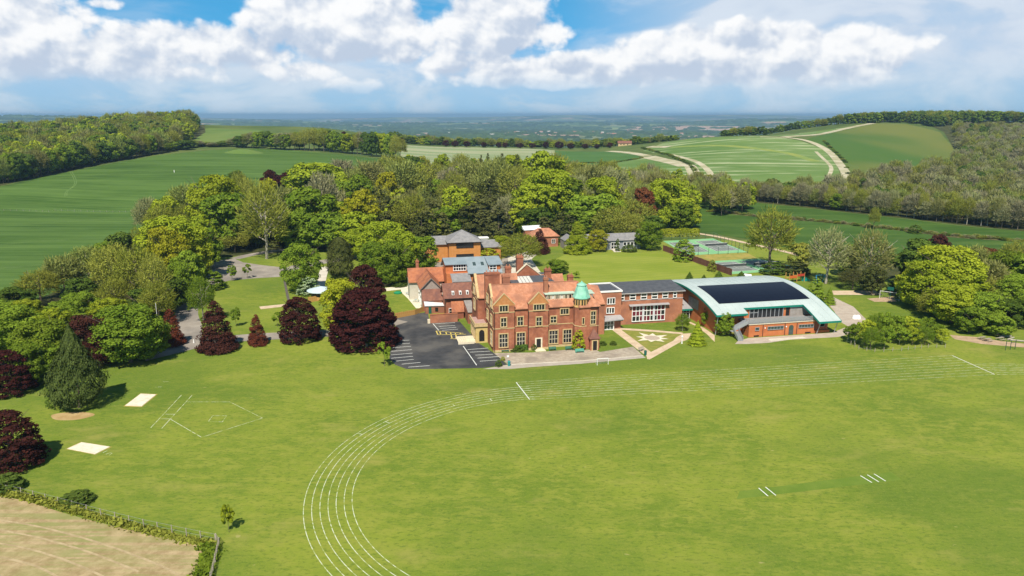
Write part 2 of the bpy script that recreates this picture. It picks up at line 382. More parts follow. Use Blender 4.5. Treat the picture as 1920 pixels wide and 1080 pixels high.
def clip_poly(sub, tri2):
    """part of a polygon inside a counter-clockwise triangle"""
    out = sub
    for k in range(3):
        (x0, y0), (x1, y1) = tri2[k], tri2[(k + 1) % 3]; inp = out; out = []
        for i in range(len(inp)):
            p, q = inp[i], inp[(i + 1) % len(inp)]
            dp = (x1 - x0) * (p[1] - y0) - (y1 - y0) * (p[0] - x0); dq = (x1 - x0) * (q[1] - y0) - (y1 - y0) * (q[0] - x0)
            if dp >= 0: out.append(p)
            if (dp >= 0) != (dq >= 0):
                t = dp / (dp - dq); out.append((p[0] + (q[0] - p[0]) * t, p[1] + (q[1] - p[1]) * t))
        if len(out) < 3: return []
    return out
def inside(poly, X, Y):
    r = np.zeros(X.shape, bool); n = len(poly)
    for i in range(n):
        (x0, y0), (x1, y1) = poly[i], poly[(i + 1) % n]
        if y0 == y1: continue
        c = ((y0 > Y) != (y1 > Y)) & (X < (x1 - x0) * (Y - y0) / (y1 - y0) + x0); r ^= c
    return r
def drape(name, poly, m, dz=.06, parent=None, kind='structure', rim=True):
    """sheet that follows the terrain's facets inside a polygon"""
    xs = [p[0] for p in poly]; ys = [p[1] for p in poly]
    i0 = max(np.searchsorted(gx, min(xs)) - 1, 0); i1 = min(np.searchsorted(gx, max(xs)), nx - 1)
    j0 = max(np.searchsorted(gy, min(ys)) - 1, 0); j1 = min(np.searchsorted(gy, max(ys)), ny - 1)
    segs = [(poly[k], poly[(k + 1) % len(poly)]) for k in range(len(poly))]
    cut = set()
    for (p, q) in segs:                                     # cells touched by the outline
        L = math.hypot(q[0] - p[0], q[1] - p[1]); ns = max(2, int(L / 2) + 1)
        for t in np.linspace(0, 1, ns):
            x = p[0] + (q[0] - p[0]) * t; y = p[1] + (q[1] - p[1]) * t
            cut.add((int(np.searchsorted(gx, x) - 1), int(np.searchsorted(gy, y) - 1)))
    I, J = np.meshgrid(np.arange(i0, i1), np.arange(j0, j1))
    ins = inside(poly, (gx[I] + gx[I + 1]) / 2, (gy[J] + gy[J + 1]) / 2)
    mb = MB()
    for i, j, k in zip(I.ravel(), J.ravel(), ins.ravel()):
        q = [(gx[i], gy[j], GZ[j, i]), (gx[i + 1], gy[j], GZ[j, i + 1]), (gx[i + 1], gy[j + 1], GZ[j + 1, i + 1]), (gx[i], gy[j + 1], GZ[j + 1, i])]
        c = (int(i), int(j)) in cut
        if not c and not k: continue
        for t in ((0, 1, 2), (0, 2, 3)):
            T = [q[s] for s in t]
            if not c: mb.face([(x, y, z + dz) for x, y, z in T]); continue
            P = clip_poly(poly, [(x, y) for x, y, z in T])
            if len(P) < 3: continue
            (ax, ay, az_), (bx, by, bz), (cx_, cy_, cz) = T; den = (by - cy_) * (ax - cx_) + (cx_ - bx) * (ay - cy_)
            V = []
            for x, y in P:
                l1 = ((by - cy_) * (x - cx_) + (cx_ - bx) * (y - cy_)) / den; l2 = ((cy_ - ay) * (x - cx_) + (ax - cx_) * (y - cy_)) / den
                V.append((x, y, l1 * az_ + l2 * bz + (1 - l1 - l2) * cz + dz))
            if len(V) > 3:
                area = sum(V[a][0] * V[(a + 1) % len(V)][1] - V[(a + 1) % len(V)][0] * V[a][1] for a in range(len(V)))
                if abs(area) < 1e-4: continue
            mb.face(V)
    bm = bmesh.new(); me = mb.mesh(name, m); bm.from_mesh(me); bmesh.ops.triangulate(bm, faces=[f for f in bm.faces if len(f.verts) > 4]); bmesh.ops.remove_doubles(bm, verts=bm.verts[:], dist=.005)
    bmesh.ops.recalc_face_normals(bm, faces=bm.faces[:])
    for f in bm.faces:
        if f.normal.z < 0: f.normal_flip()
        f.smooth = True
    bm.to_mesh(me); bm.free(); o = link(name, me, parent)
    if parent is None: o['kind'] = kind
    return o
def drape_line(name, pix, wd, m, dz, parent=None, pixels=True, n=6):
    line = smooth_poly([RT(*p) for p in pix] if pixels else pix, n, False); L, Rr = ribbon(line, wd); return drape(name, L + Rr[::-1], m, dz, parent)
def PX(*pts): return [RT(*p) for p in pts]

# fields on the downs
def crop(nt, co):
    f = nt.noise(stretch(nt, co, .005, .05, .05), 1, 6, .7); f2 = nt.noise(stretch(nt, co, .007, .22, .02), 1, 6, .78); f3 = nt.noise(co, .01, 5, .65)
    c = nt.mix(nt.step(f3, .36, .62), (.038, .084, .012), (.060, .120, .018))
    c = nt.mix(nt.m('MULTIPLY', nt.step(f, .44, .64), .70), c, (.095, .165, .035))
    return nt.mix(nt.m('MULTIPLY', nt.step(f2, .46, .62), .60), c, (.125, .200, .048))
CROP = noisecol('young_crop', crop)
CROP_EDGE = [RT(*p) for p in ((690, 335), (600, 345), (520, 350), (450, 362), (390, 388), (335, 425), (290, 462), (240, 494), (180, 522), (120, 545), (60, 565), (0, 582))]
drape('crop_field', PX((0, 351), (150, 319), (300, 291), (400, 282), (480, 279), (560, 283), (640, 290), (720, 300), (750, 310)) + CROP_EDGE + [(-300, 215), (-560, 300), (-560, 480), (-520, 560)] + PX((-150, 372)), CROP)
def pale(nt, co):
    f = nt.noise(stretch(nt, co, .004, .03, -.1), 1, 5, .6); return nt.mix(nt.step(f, .36, .64), (.20, .26, .12), (.33, .34, .20))
PALE = noisecol('pale_meadow', pale)
drape('pale_field', PX((742, 270), (880, 276), (1000, 279), (1040, 282)) + PX((1040, 300), (1000, 318), (900, 318), (760, 305)), PALE)
def hillgrass(nt, co):
    f = nt.noise(stretch(nt, co, .01, .012), 1, 4, .6); return nt.mix(nt.step(f, .36, .64), (.15, .20, .05), (.10, .165, .035))
HILLG = noisecol('hill_meadow', hillgrass)
drape('hill_meadow', PX((320, 252), (395, 240), (478, 243), (520, 252)) + PX((500, 268), (330, 268)), HILLG)
def fieldg(nt, co):
    f = nt.noise(stretch(nt, co, .01, .18, .35), 1, 4, .6); g = nt.noise(co, .012, 4, .6)
    c = nt.mix(nt.step(g, .38, .64), (.058, .13, .028), (.078, .155, .034)); return nt.mix(nt.m('MULTIPLY', nt.step(f, .5, .72), .45), c, (.12, .22, .07))
FIELDG = noisecol('green_barley', fieldg)
drape('barley_field', PX((1040, 283), (1142, 284), (1190, 291), (1205, 296), (1145, 306), (1060, 314)), FIELDG, .08)
def chalkf(nt, co):
    f = nt.noise(stretch(nt, co, .008, .07, -.30), 1, 5, .66); f2 = nt.noise(co, .009, 4, .6); f3 = nt.noise(stretch(nt, co, .02, .30, -.14), 1, 3, .6)
    c = nt.mix(nt.step(f2, .38, .62), (.10, .175, .038), (.135, .21, .056))
    c = nt.mix(nt.m('MULTIPLY', nt.step(f3, .5, .75), .2), c, (.17, .25, .09))
    return nt.mix(nt.m('MULTIPLY', nt.step(f, .50, .64), .75), c, (.40, .43, .25))
CHALKF = noisecol('chalky_crop', chalkf)
drape('chalk_crop_field', PX((1140, 307), (1215, 295), (1283, 313), (1292, 333), (1240, 338), (1180, 330)), CHALKF, .08)
drape('hillside_crop_field', PX((1205, 284), (1245, 268), (1300, 260), (1380, 257), (1440, 256), (1500, 264), (1545, 280), (1568, 310), (1578, 335), (1565, 350), (1500, 357), (1440, 360), (1350, 354), (1318, 330), (1300, 306), (1260, 293)), CHALKF, .08)
def pasture(nt, co):
    f = nt.noise(stretch(nt, co, .0065, .0030), 1, 1, .4); g = nt.noise(stretch(nt, co, .05, .016), 1, 5, .7)
    c = nt.mix(nt.step(f, .42, .56), (.062, .125, .020), (.140, .160, .034)); return nt.mix(nt.m('MULTIPLY', nt.step(g, .4, .7), .10), c, (.15, .17, .05))
PASTURE = noisecol('hill_pasture', pasture)
drape('hill_pasture', PX((1512, 262), (1560, 248), (1640, 233), (1700, 233), (1762, 248), (1786, 275), (1790, 300), (1730, 318), (1600, 340), (1588, 316), (1556, 280)), PASTURE, .08)
drape('ridge_strip_field', PX((1440, 255), (1500, 250), (1560, 243), (1610, 236), (1635, 232), (1560, 246), (1495, 257)), CHALKF, .10)
def chalk(nt, co):
    f = nt.noise(co, .06, 5, .65); return nt.mix(nt.step(f, .36, .64), (.50, .45, .33), (.33, .31, .17))
CHALK = noisecol('chalk_track', chalk)
trk = lambda pix, wd, dz=.16: drape_line('chalk_track', pix, wd, CHALK, dz)
trk([(1140, 284), (1180, 287), (1215, 293)], 11)
trk([(1215, 294), (1250, 302), (1288, 313)], 17)
trk([(1288, 313), (1294, 325), (1297, 336)], 5)
trk([(1300, 312), (1308, 326), (1314, 336)], 5)
trk([(1255, 290), (1300, 302), (1328, 322), (1340, 348)], 6)
trk([(1215, 276), (1255, 276)], 14)
trk([(1425, 257), (1490, 260), (1530, 271), (1560, 290), (1582, 318), (1585, 335), (1572, 351)], 8)
trk([(1470, 258), (1520, 254), (1570, 245), (1636, 232)], 11, .2)
trk([(1530, 285), (1557, 312), (1552, 335), (1538, 354)], 3.5)
YEL = mat('flowering_strip', (.25, .28, .06), (.18, .25, .055), scale=.05)
drape_line('flower_strip', [(1258, 277), (1350, 274), (1420, 279), (1480, 289), (1530, 304)], 11, YEL, .13)
def crop2(nt, co):
    f = nt.noise(stretch(nt, co, .015, .13, -.2), 1, 6, .75); g = nt.noise(co, .02, 5, .65)
    c = nt.mix(nt.step(g, .36, .64), (.040, .088, .013), (.058, .116, .018)); return nt.mix(nt.m('MULTIPLY', nt.step(f, .48, .66), .6), c, (.115, .175, .036))
CROP2 = noisecol('valley_crop', crop2)
drape('valley_field', PX((1285, 372), (1400, 379), (1500, 389), (1600, 401), (1700, 412), (1800, 424), (1960, 440)) + PX((1960, 520), (1850, 505), (1700, 500), (1600, 490), (1500, 474), (1400, 450), (1310, 436), (1240, 430), (1240, 400)), CROP2, .08)
def rough(nt, co):
    f = nt.noise(co, .25, 5, .7); return nt.mix(nt.step(f, .36, .64), (.05, .055, .018), (.17, .145, .06))
ROUGH = noisecol('rough_bank', rough)
drape_line('rough_bank', [(1330, 397), (1440, 408), (1560, 418), (1640, 428), (1720, 436), (1800, 446), (1950, 456)], [5] * 37, ROUGH, .12)
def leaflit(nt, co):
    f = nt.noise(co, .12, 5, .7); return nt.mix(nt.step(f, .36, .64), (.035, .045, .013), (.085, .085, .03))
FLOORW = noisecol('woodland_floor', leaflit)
drape('woodland_floor', PX((1285, 371), (1400, 378), (1500, 388), (1600, 400), (1700, 411), (1800, 423), (1960, 439)) + [(720, 480), (900, 800), (900, 1150), (620, 1130)] + PX((1700, 226), (1770, 248), (1792, 285), (1790, 300), (1730, 320), (1600, 342), (1560, 354), (1440, 362), (1340, 354)), FLOORW, .10)
drape('woodland_floor', PX((0, 349), (150, 317), (300, 289), (330, 285)) + [(-365, 900), (-430, 1060), (-600, 1000), (-850, 700), (-650, 420), (-420, 420)], FLOORW, .12)
drape('woodland_floor', [(-215, 300), (-190, 262), (-165, 215)] + [G(*p) for p in ((40, 650), (120, 660), (200, 668), (262, 668), (300, 652), (296, 590), (335, 550), (372, 512), (394, 487), (450, 479), (540, 474), (620, 466), (700, 474), (800, 452), (870, 438), (1000, 440), (1120, 440), (1230, 438), (1285, 436))] + [(92, 365), (100, 420), (60, 560), (-70, 560), (-80, 470), (-130, 380), (-190, 322)], FLOORW, .008)
drape('woodland_floor', [(140, 238), (115, 270), (160, 285), (300, 285), (300, 175), (205, 172), (165, 185), (150, 205)], FLOORW, .012)

# wheel tracks through the left crop
TRAM = mat('flattened_crop', (.13, .20, .055), (.09, .16, .035), scale=.2)
for off in (0, 2.2):
    for pix in ([(132, 325), (140, 345), (124, 360), (122, 372)], [(0, 462), (120, 452), (240, 449)], [(0, 508), (90, 500), (170, 492)], [(60, 420), (200, 412), (300, 408)], [(330, 322), (220, 326), (100, 336)]):
        drape('tramline', (lambda L: L[0] + L[1][::-1])(ribbon(smooth_poly([(RT(*p)[0], RT(*p)[1] + off) for p in pix], 5, False), .55)), TRAM, .09)
# ------------------------------------------------------------------ school grounds: drives, paving, markings (level ground)
BA = G(926, 661); ROT = R(12); E1 = (math.cos(ROT), math.sin(ROT)); E2 = (-math.sin(ROT), math.cos(ROT))
def W(u, w): return (BA[0] + u * E1[0] + w * E2[0], BA[1] + u * E1[1] + w * E2[1])      # school grid -> world
def GP(*pts): return [G(*p) for p in pts]
ASPH = mat('asphalt_new', (.040, .041, .045), (.062, .062, .066), scale=.35, rough=.9, c3=(.115, .108, .10), scale2=.09)
DRIVE = mat('drive_tarmac', (.27, .235, .20), (.34, .30, .255), scale=.25, rough=.92, c3=(.22, .195, .17), scale2=.07)
PAVE = mat('paving_stone', (.33, .27, .21), (.43, .37, .29), scale=.9, rough=.9, c3=(.27, .225, .18), scale2=.2, detail=7)
GRAV = mat('gravel_path', (.50, .37, .25), (.60, .47, .33), scale=.5, rough=.95)
SLAB = mat('pale_concrete', (.52, .47, .39), (.62, .57, .48), scale=.4, rough=.9)
WHITE = mat('white_line_paint', (.72, .72, .70), (.58, .60, .54), scale=2.0, rough=.8)
WORN = mat('worn_line_paint', (.55, .58, .42), (.26, .31, .08), scale=1.0, rough=.9, lo=.44, hi=.60)
YLINE = mat('yellow_line_paint', (.66, .50, .10), (.5, .42, .16), scale=1.5, rough=.8)
SAND = mat('sand', (.62, .55, .42), (.74, .67, .54), scale=.9, rough=.95, detail=7)
PLAYSURF = mat('mulch', (.46, .33, .21), (.36, .25, .16), scale=.7, rough=.95)
TEAL = mat('court_green', (.17, .41, .19), (.21, .45, .22), scale=.1, rough=.8, c3=(.25, .45, .22), scale2=.05)
COURT = mat('court_grey', (.17, .19, .18), (.21, .225, .21), scale=.15, rough=.85)
DRYG = mat('dry_bank_grass', (.36, .28, .07), (.24, .24, .05), scale=.3, rough=.95)
def backlawn(nt, co):
    f = nt.noise(stretch(nt, co, .05, .08, .3), 1, 4, .6)
    wv = nt.n('ShaderNodeTexWave', {'Vector': stretch(nt, co, 1, 1, -.35), 'Scale': .085, 'Distortion': 1.2, 'Detail': 2.0, 'Detail Scale': .4}, wave_type='BANDS', bands_direction='Y').outputs['Fac']
    c = nt.mix(nt.step(f, .36, .64), (.20, .25, .028), (.255, .285, .045))
    return nt.mix(nt.m('MULTIPLY', wv, .28), c, (.15, .215, .02))
BLAWN = noisecol('mown_lawn', backlawn)
def plough(nt, co):
    f = nt.noise(co, .5, 7, .75); v = stretch(nt, co, .05, 1.1, -.42); g = nt.noise(v, 1, 4, .6)
    h = nt.noise(co, .055, 4, .6)
    c = nt.mix(nt.step(f, .34, .66), (.28, .20, .10), (.45, .34, .195))
    gr = nt.m('MULTIPLY', nt.step(g, .38, .56), nt.step(h, .34, .60))
    return nt.mix(nt.m('MULTIPLY', gr, .8), c, (.22, .24, .075))
PLOUGH = noisecol('stony_field', plough, .95)

# car park and its painted bays
cp = sheet('car_park', GP((741, 594), (802, 585), (806, 605), (862, 603), (884, 628), (900, 645), (926, 662), (951, 684), (905, 690), (800, 692), (762, 692), (741, 684), (730, 672), (733, 650), (742, 622), (742, 604)), ASPH, .012)
z1 = lambda x, y: G(720 + x / 4.5, 460 + y / 4.5)
def pline(a, b, wd=.16, m=WHITE, name='bay_line', parent=None, z=.016): return strip(name, [a, b], wd, m, z, parent)
for a, b in [((100, 805), (215, 800)), ((115, 832), (218, 826)), ((60, 865), (228, 852)), ((60, 895), (235, 880)), ((60, 925), (240, 910)), ((60, 953), (245, 937)), ((75, 980), (252, 962)), ((150, 1003), (308, 988)), ((205, 1028), (385, 1015)),
             ((705, 880), (880, 867)), ((725, 902), (895, 893)), ((770, 927), (920, 920)), ((790, 952), (970, 938)), ((808, 978), (985, 966)), ((460, 685), (600, 676)), ((475, 702), (610, 692)), ((490, 718), (625, 708)), ((425, 662), (600, 652))]:
    pline(z1(*a), z1(*b), .2, parent=cp)
pline(z1(668, 850), z1(782, 1012), .2, parent=cp); pline(z1(412, 660), z1(462, 718), .2, parent=cp)
for a, b in [((440, 722), (670, 742)), ((455, 755), (690, 750)), ((470, 722), (480, 756)), ((520, 726), (530, 756)), ((560, 730), (575, 790)), ((600, 735), (615, 790)), ((640, 740), (650, 752)), ((560, 788), (625, 790)), ((440, 722), (455, 755))]:
    pline(z1(*a), z1(*b), .3, YLINE, 'hatch_line', cp)
# terrace and front path
sheet('terrace_paving', GP((926, 662), (1000, 661), (1060, 656), (1117, 656), (1125, 660), (1187, 650), (1206, 667), (1090, 677), (1000, 682), (953, 684)), PAVE, .014)
sheet('front_path', GP((951, 684), (1000, 682), (1090, 677), (1206, 667), (1211, 671), (1090, 682), (1000, 688), (955, 692), (905, 692)), mat('path_tarmac', (.36, .31, .26), (.42, .37, .31), scale=.5), .014)
kerb = MB()
for a, b in ((G(953, 684), G(1090, 677)), (G(1090, 677), G(1206, 667))):
    d = Vector((b[0] - a[0], b[1] - a[1])).normalized() * .08; kerb.hexa(*[[(a[0] + d.y, a[1] - d.x, z), (b[0] + d.y, b[1] - d.x, z), (b[0] - d.y, b[1] + d.x, z), (a[0] - d.y, a[1] + d.x, z)] for z in (.01, .10)])
tag(kerb.build('kerb', SLAB), kind='structure')
z8 = lambda x, y: G(1100 + x / 8, 600 + y / 8)
sheet('garden_path', [z8(*p) for p in ((370, 140), (440, 95), (470, 110), (965, 480), (1300, 310), (1340, 265), (1440, 205), (1620, 195), (1580, 230), (1500, 300), (1390, 340), (945, 592), (905, 585), (900, 545))], GRAV, .016)
sheet('garden_path', [z8(*p) for p in ((480, 118), (1000, 150), (1440, 190), (1440, 215), (1000, 178), (520, 148))], GRAV, .020)
sheet('garden_path', [z8(*p) for p in ((1500, 30), (1560, 30), (1760, 120), (1920, 230), (1920, 330), (1800, 210), (1640, 90))], GRAV, .016)
sheet('meadow_patch', [z8(*p) for p in ((525, 150), (1000, 180), (1440, 216), (1330, 265), (1300, 308), (965, 478))], mat('rough_meadow', (.26, .24, .055), (.17, .20, .03), scale=.5, detail=7), .012)
star = MB(); sc_ = z8(980, 268); pts = []
spk = [z8(*p) for p in ((785, 190), (990, 200), (1210, 225), (1230, 285), (1170, 330), (965, 330), (760, 315), (740, 250))]
spk.sort(key=lambda p: math.atan2(p[1] - sc_[1], p[0] - sc_[0]))
for i, p in enumerate(spk):
    q = spk[(i + 1) % 8]; a0 = math.atan2(p[1] - sc_[1], p[0] - sc_[0]); a1 = math.atan2(q[1] - sc_[1], q[0] - sc_[0])
    if a1 < a0: a1 += 2 * math.pi
    am = (a0 + a1) / 2; pts += [p, (sc_[0] + 2.35 * math.cos(am), sc_[1] + 2.35 * math.sin(am))]
st = sheet('compass_star', pts, SAND, .022); tag(st, 'cream eight-pointed star set in the garden lawn', 'paving', kind='thing')
sheet('disc', [(sc_[0] + 1.95 * math.cos(t), sc_[1] + 1.95 * math.sin(t)) for t in [k * math.pi / 12 for k in range(24)]], mat('star_disc', (.40, .32, .25), (.46, .38, .30), scale=2), .027, st)
# drive to the west
sheet('drive', GP((382, 506), (400, 489), (440, 485), (456, 492), (490, 497), (526, 501), (526, 519), (475, 522), (430, 526), (407, 532), (385, 545), (372, 535)), DRIVE, .02)
def road(pts, wd, z=.024, m=DRIVE, name='drive'): return strip(name, smooth_poly(GP(*pts), 6, False), wd, m, z)
road([(402, 520), (375, 545), (356, 566), (350, 590), (356, 615), (352, 640), (338, 655)], 6.0)
road([(285, 580), (318, 572), (350, 562)], 6.0, .028)
road([(262, 672), (310, 660), (360, 648), (420, 637), (480, 632), (540, 629), (600, 626), (690, 616), (750, 600)], 6.2, .032)
road([(526, 508), (560, 500), (600, 492), (640, 486), (700, 480)], 7, .024)
road([(610, 500), (604, 520), (600, 540)], 3.0, .028, SLAB, 'garden_path')
road([(440, 485), (470, 478), (520, 470), (600, 462)], 5, .016)
sheet('sand_path', GP((486, 575), (545, 569), (548, 573), (489, 580)), GRAV, .02)
sheet('bark_strip', GP((530, 520), (534, 520), (545, 568), (540, 572)), mat('dark_bed', (.09, .08, .07), (.14, .12, .1), scale=1), .02)
# nursery garden by the cottages
sheet('garden_path', GP((752, 540), (768, 538), (790, 572), (795, 578), (780, 578), (765, 560), (752, 548)), SAND, .02)
sheet('garden_path', GP((722, 540), (768, 534), (770, 541), (722, 546)), SAND, .026)
# yard and lawn behind the school
sheet('yard', [W(u, w) for u, w in ((-6, 60), (28, 58), (30, 90), (34, 120), (20, 135), (-4, 135), (-10, 95))], DRIVE, .018)
sheet('service_path', [W(u, w) for u, w in ((22, 84), (33, 82), (36, 112), (44, 128), (40, 130), (28, 120))], SLAB, .024)
sheet('back_lawn', GP((1036, 512), (1040, 487), (1060, 477), (1150, 476), (1240, 473), (1300, 490), (1345, 518), (1345, 535), (1100, 540), (1040, 530)), BLAWN, .014)
# sports surfaces on the east side
sheet('tennis_bank', GP((1290, 479), (1400, 474), (1420, 484), (1325, 491)), DRYG, .02)
ct = sheet('tennis_court', GP((1243, 452), (1337, 447), (1402, 473), (1290, 479)), TEAL, .024)
def court_marks(ct, q, lines):
    """grey playing areas and lines given on the unit square of a court's four corners"""
    def P(s, t):
        a = [q[0][k] + (q[1][k] - q[0][k]) * s for k in (0, 1)]; b = [q[3][k] + (q[2][k] - q[3][k]) * s for k in (0, 1)]
        return (a[0] + (b[0] - a[0]) * t, a[1] + (b[1] - a[1]) * t)
    for s0, s1 in lines:
        sheet('playing_area', [P(s0, .14), P(s1, .14), P(s1, .84), P(s0, .84)], COURT, .029, ct)
        for s in (s0, s0 + (s1 - s0) * .13, s1 - (s1 - s0) * .13, s1): pline(P(s, .14), P(s, .84), .14, WHITE, 'court_line', ct, .034)
        for t in (.14, .33, .65, .84): pline(P(s0, t), P(s1, t), .14, WHITE, 'court_line', ct, .034)
        pline(P((s0 + s1) / 2, .33), P((s0 + s1) / 2, .65), .14, WHITE, 'court_line', ct, .034)
    return P
q1 = GP((1243, 452), (1337, 447), (1402, 473), (1290, 479)); CP1 = court_marks(ct, q1, ((.04, .44), (.56, .96)))
q2 = GP((1325, 490), (1422, 485), (1512, 505), (1372, 514)); ct2 = sheet('tennis_court', q2, TEAL, .024); CP2 = court_marks(ct2, q2, ((.04, .44), (.56, .96)))
road([(1308, 438), (1345, 444), (1400, 456), (1480, 474), (1520, 486)], 3.0, .10, GRAV, 'farm_path')
sheet('hall_apron', GP((1383, 640), (1403, 634), (1560, 624), (1590, 612), (1570, 600), (1565, 585), (1545, 560), (1560, 556), (1600, 575), (1625, 600), (1600, 625), (1570, 632), (1480, 637), (1440, 643), (1400, 645), (1378, 645)), mat('apron_paving', (.40, .33, .27), (.47, .40, .33), scale=.5), .018)
sheet('pale_slab', GP((1440, 636), (1505, 631), (1512, 634), (1446, 640)), SLAB, .024)
sheet('play_path', GP((1560, 545), (1640, 545), (1655, 553), (1560, 553)), GRAV, .02)
sheet('goal_patch', GP((1625, 560), (1675, 556), (1682, 566), (1640, 566)), PLAYSURF, .02)
sheet('wood_edge_path', GP((1780, 628), (1830, 632), (1880, 640), (1925, 645), (1925, 652), (1840, 645), (1790, 636)), PLAYSURF, .02)

# running track: seven lines round the bend, more on the home straight
track = sheet('running_track', GP((1010, 748), (1010.5, 748), (1010.5, 748.4), (1010, 748.4)), WORN, .004)
TC = np.array((9.05, 105.55)); TR = np.array((110.2, 119.6)); td = TR - TC; tl = np.hypot(*td); ta = math.atan2(td[1], td[0])
for k in range(7):
    r = 33.25 + k * 1.14; pts = []
    for i in range(81): t = ta + math.pi / 2 + math.pi * i / 80; pts.append((TC[0] + r * math.cos(t), TC[1] + r * math.sin(t)))
    for i in range(81): t = ta - math.pi / 2 + math.pi * i / 80; pts.append((TR[0] + r * math.cos(t), TR[1] + r * math.sin(t)))
    strip('lane_line', pts, .11, WORN, .008, track)
s0, s1, t0, t1 = np.array(G(968, 717)), np.array(G(993, 749)), np.array(G(1785, 666.5)), np.array(G(1865, 702))
for k in range(9):
    f = k / 8; strip('straight_line', [tuple(s0 + (s1 - s0) * f), tuple(t0 + (t1 - t0) * f)], .10, WORN, .010, track)
for a, b in ((s0, s1), (t0, t1)): strip('start_line', [tuple(a), tuple(b)], .2, WHITE, .013, track)
for k, (px, py) in enumerate([(672, 813), (724, 791), (784, 773.5), (851, 760), (922, 751)]):
    g = np.array(G(px, py)) - TC; d = g / np.hypot(*g); r = 38.95 - k * 1.14
    strip('stagger_mark', [tuple(TC + d * r), tuple(TC + d * (r + 1.14))], .18, WORN, .013, track)
# cricket strip
ck = sheet('cricket_strip', GP((1387, 921), (1381, 936), (1690, 900), (1672, 885)), mat('cricket_turf', (.112, .180, .019), (.142, .205, .026), scale=.3, detail=6), .006)
zc7 = lambda x, y: G(1220 + x / 2.454, 640 + y / 2.454)
for a, b in [((497, 675), (540, 712)), ((528, 670), (576, 709)), ((965, 618), (1018, 650)), ((997, 614), (1050, 647)), ((1028, 610), (1081, 643))]: pline(zc7(*a), zc7(*b), .17, WHITE, 'crease', ck, .011)
# rounders pitch
rp = sheet('rounders_pitch', GP((420, 752), (420.5, 752), (420.5, 752.4), (420, 752.4)), WORN, .004)
zl = lambda x, y: G(x / 2.077, 560 + y / 2.077)
for a, b in [((587, 503), (707, 375)), ((630, 505), (748, 376)), ((725, 402), (895, 402)), ((895, 402), (1022, 465)), ((1022, 465), (785, 540)), ((785, 540), (665, 470)), ((640, 450), (680, 450)), ((628, 468), (668, 468)), ((828, 456), (882, 456)), ((882, 456), (866, 480)), ((866, 480), (812, 478)), ((812, 478), (828, 456)), ((605, 345), (630, 343)), ((635, 324), (658, 323))]:
    pline(zl(*a), zl(*b), .11, WORN, 'pitch_line', rp, .008)
# sand pits with turf rims
for nm, pix in (('upper', [(263.8, 738.6), (292.7, 740), (265.8, 762), (234.5, 760.8)]), ('lower', [(153, 829.6), (206, 838), (178, 851.8), (126, 841.7)])):
    q = GP(*pix); c = (sum(p[0] for p in q) / 4, sum(p[1] for p in q) / 4)
    sheet('pit_rim', [(c[0] + (p[0] - c[0]) * 1.12, c[1] + (p[1] - c[1]) * 1.12) for p in q], DRYG, .008)
    pit = MB(); pit.hexa([(*p, .0) for p in q][::-1], [(*p, .06) for p in q][::-1])
    tag(pit.build('sand_pit', SAND), 'pale sand long-jump pit beside the rounders pitch' if nm == 'upper' else 'pale sand long-jump pit in front of the tall cypress, nearer the ploughed field', 'sand pit')
for a, b in [((400, 600), (418, 592)), ((412, 606), (434, 598)), ((425, 610), (437, 601))]: pline(zl(*a), zl(*b), .1, WORN, 'runup_mark', rp, .008)
c = G(139, 777); sheet('bare_earth', [(c[0] + 3.9 * math.cos(t) * (1 + .1 * math.sin(3 * t)), c[1] - .8 + 2.0 * math.sin(t)) for t in [k * math.pi / 14 for k in range(28)]], mat('bare_earth', (.36, .24, .10), (.44, .32, .15), scale=.5), .012)
# stony field in the corner
sheet('stony_field', smooth_poly(GP((-120, 925), (0, 931), (60, 943), (120, 962), (200, 983), (300, 1006), (378, 1024), (384, 1034), (376, 1062), (360, 1110), (330, 1180)), 4, False) + GP((-300, 1180), (-300, 960)), PLOUGH, .01)
for i, pts in enumerate([((-60, 968), (60, 985), (180, 1016), (300, 1060), (350, 1090)), ((-60, 985), (50, 1003), (160, 1033), (260, 1072)), ((-60, 1010), (40, 1026), (110, 1046), (170, 1070), (230, 1100)), ((-20, 1040), (50, 1056), (90, 1072), (130, 1095))]):
    strip('tractor_rut', smooth_poly(GP(*pts), 6, False), .34, mat('rut_soil', (.46, .355, .21), (.33, .25, .135), scale=.8), .014)

drape('woodland_floor', GP((688, 520), (690, 492), (730, 478), (800, 470), (815, 482), (800, 500), (770, 512), (756, 532), (730, 538), (700, 538)), FLOORW, .014)  # wood floor extended; its dark colour stands in for shade under the trees
# ------------------------------------------------------------------ buildings, all on the school's own grid (12 degrees to the camera)
BRICK = mat('red_brick', (.30, .108, .058), (.385, .15, .086), scale=1.4, rough=.9, c3=(.235, .085, .052), scale2=.33, detail=6)
BRICK2 = mat('hall_brick', (.34, .135, .075), (.42, .18, .105), scale=1.2, rough=.9, c3=(.26, .11, .07), scale2=.3, detail=6)
BRICK3 = mat('orange_brick', (.46, .15, .055), (.52, .18, .07), scale=1.2, rough=.9, c3=(.42, .13, .05), scale2=.3)
BRICK4 = mat('yellow_orange_brick', (.44, .19, .055), (.50, .225, .07), scale=1.0, rough=.9)
TILE = mat('orange_roof_tile', (.39, .165, .092), (.49, .225, .135), scale=1.3, rough=.88, c3=(.31, .14, .088), scale2=.3, bump=.3, detail=7)
TILE2 = mat('brown_roof_tile', (.19, .082, .058), (.25, .115, .08), scale=1.4, rough=.9, c3=(.16, .075, .06), scale2=.4, bump=.3)
TILE3 = mat('old_red_tile', (.36, .13, .062), (.42, .165, .085), scale=1.3, rough=.9, c3=(.26, .10, .06), scale2=.35, bump=.3)
STONE = mat('bath_stone', (.46, .33, .165), (.54, .40, .22), scale=2, rough=.85)
STONEP = mat('pale_stone', (.62, .53, .38), (.70, .61, .46), scale=2, rough=.85)
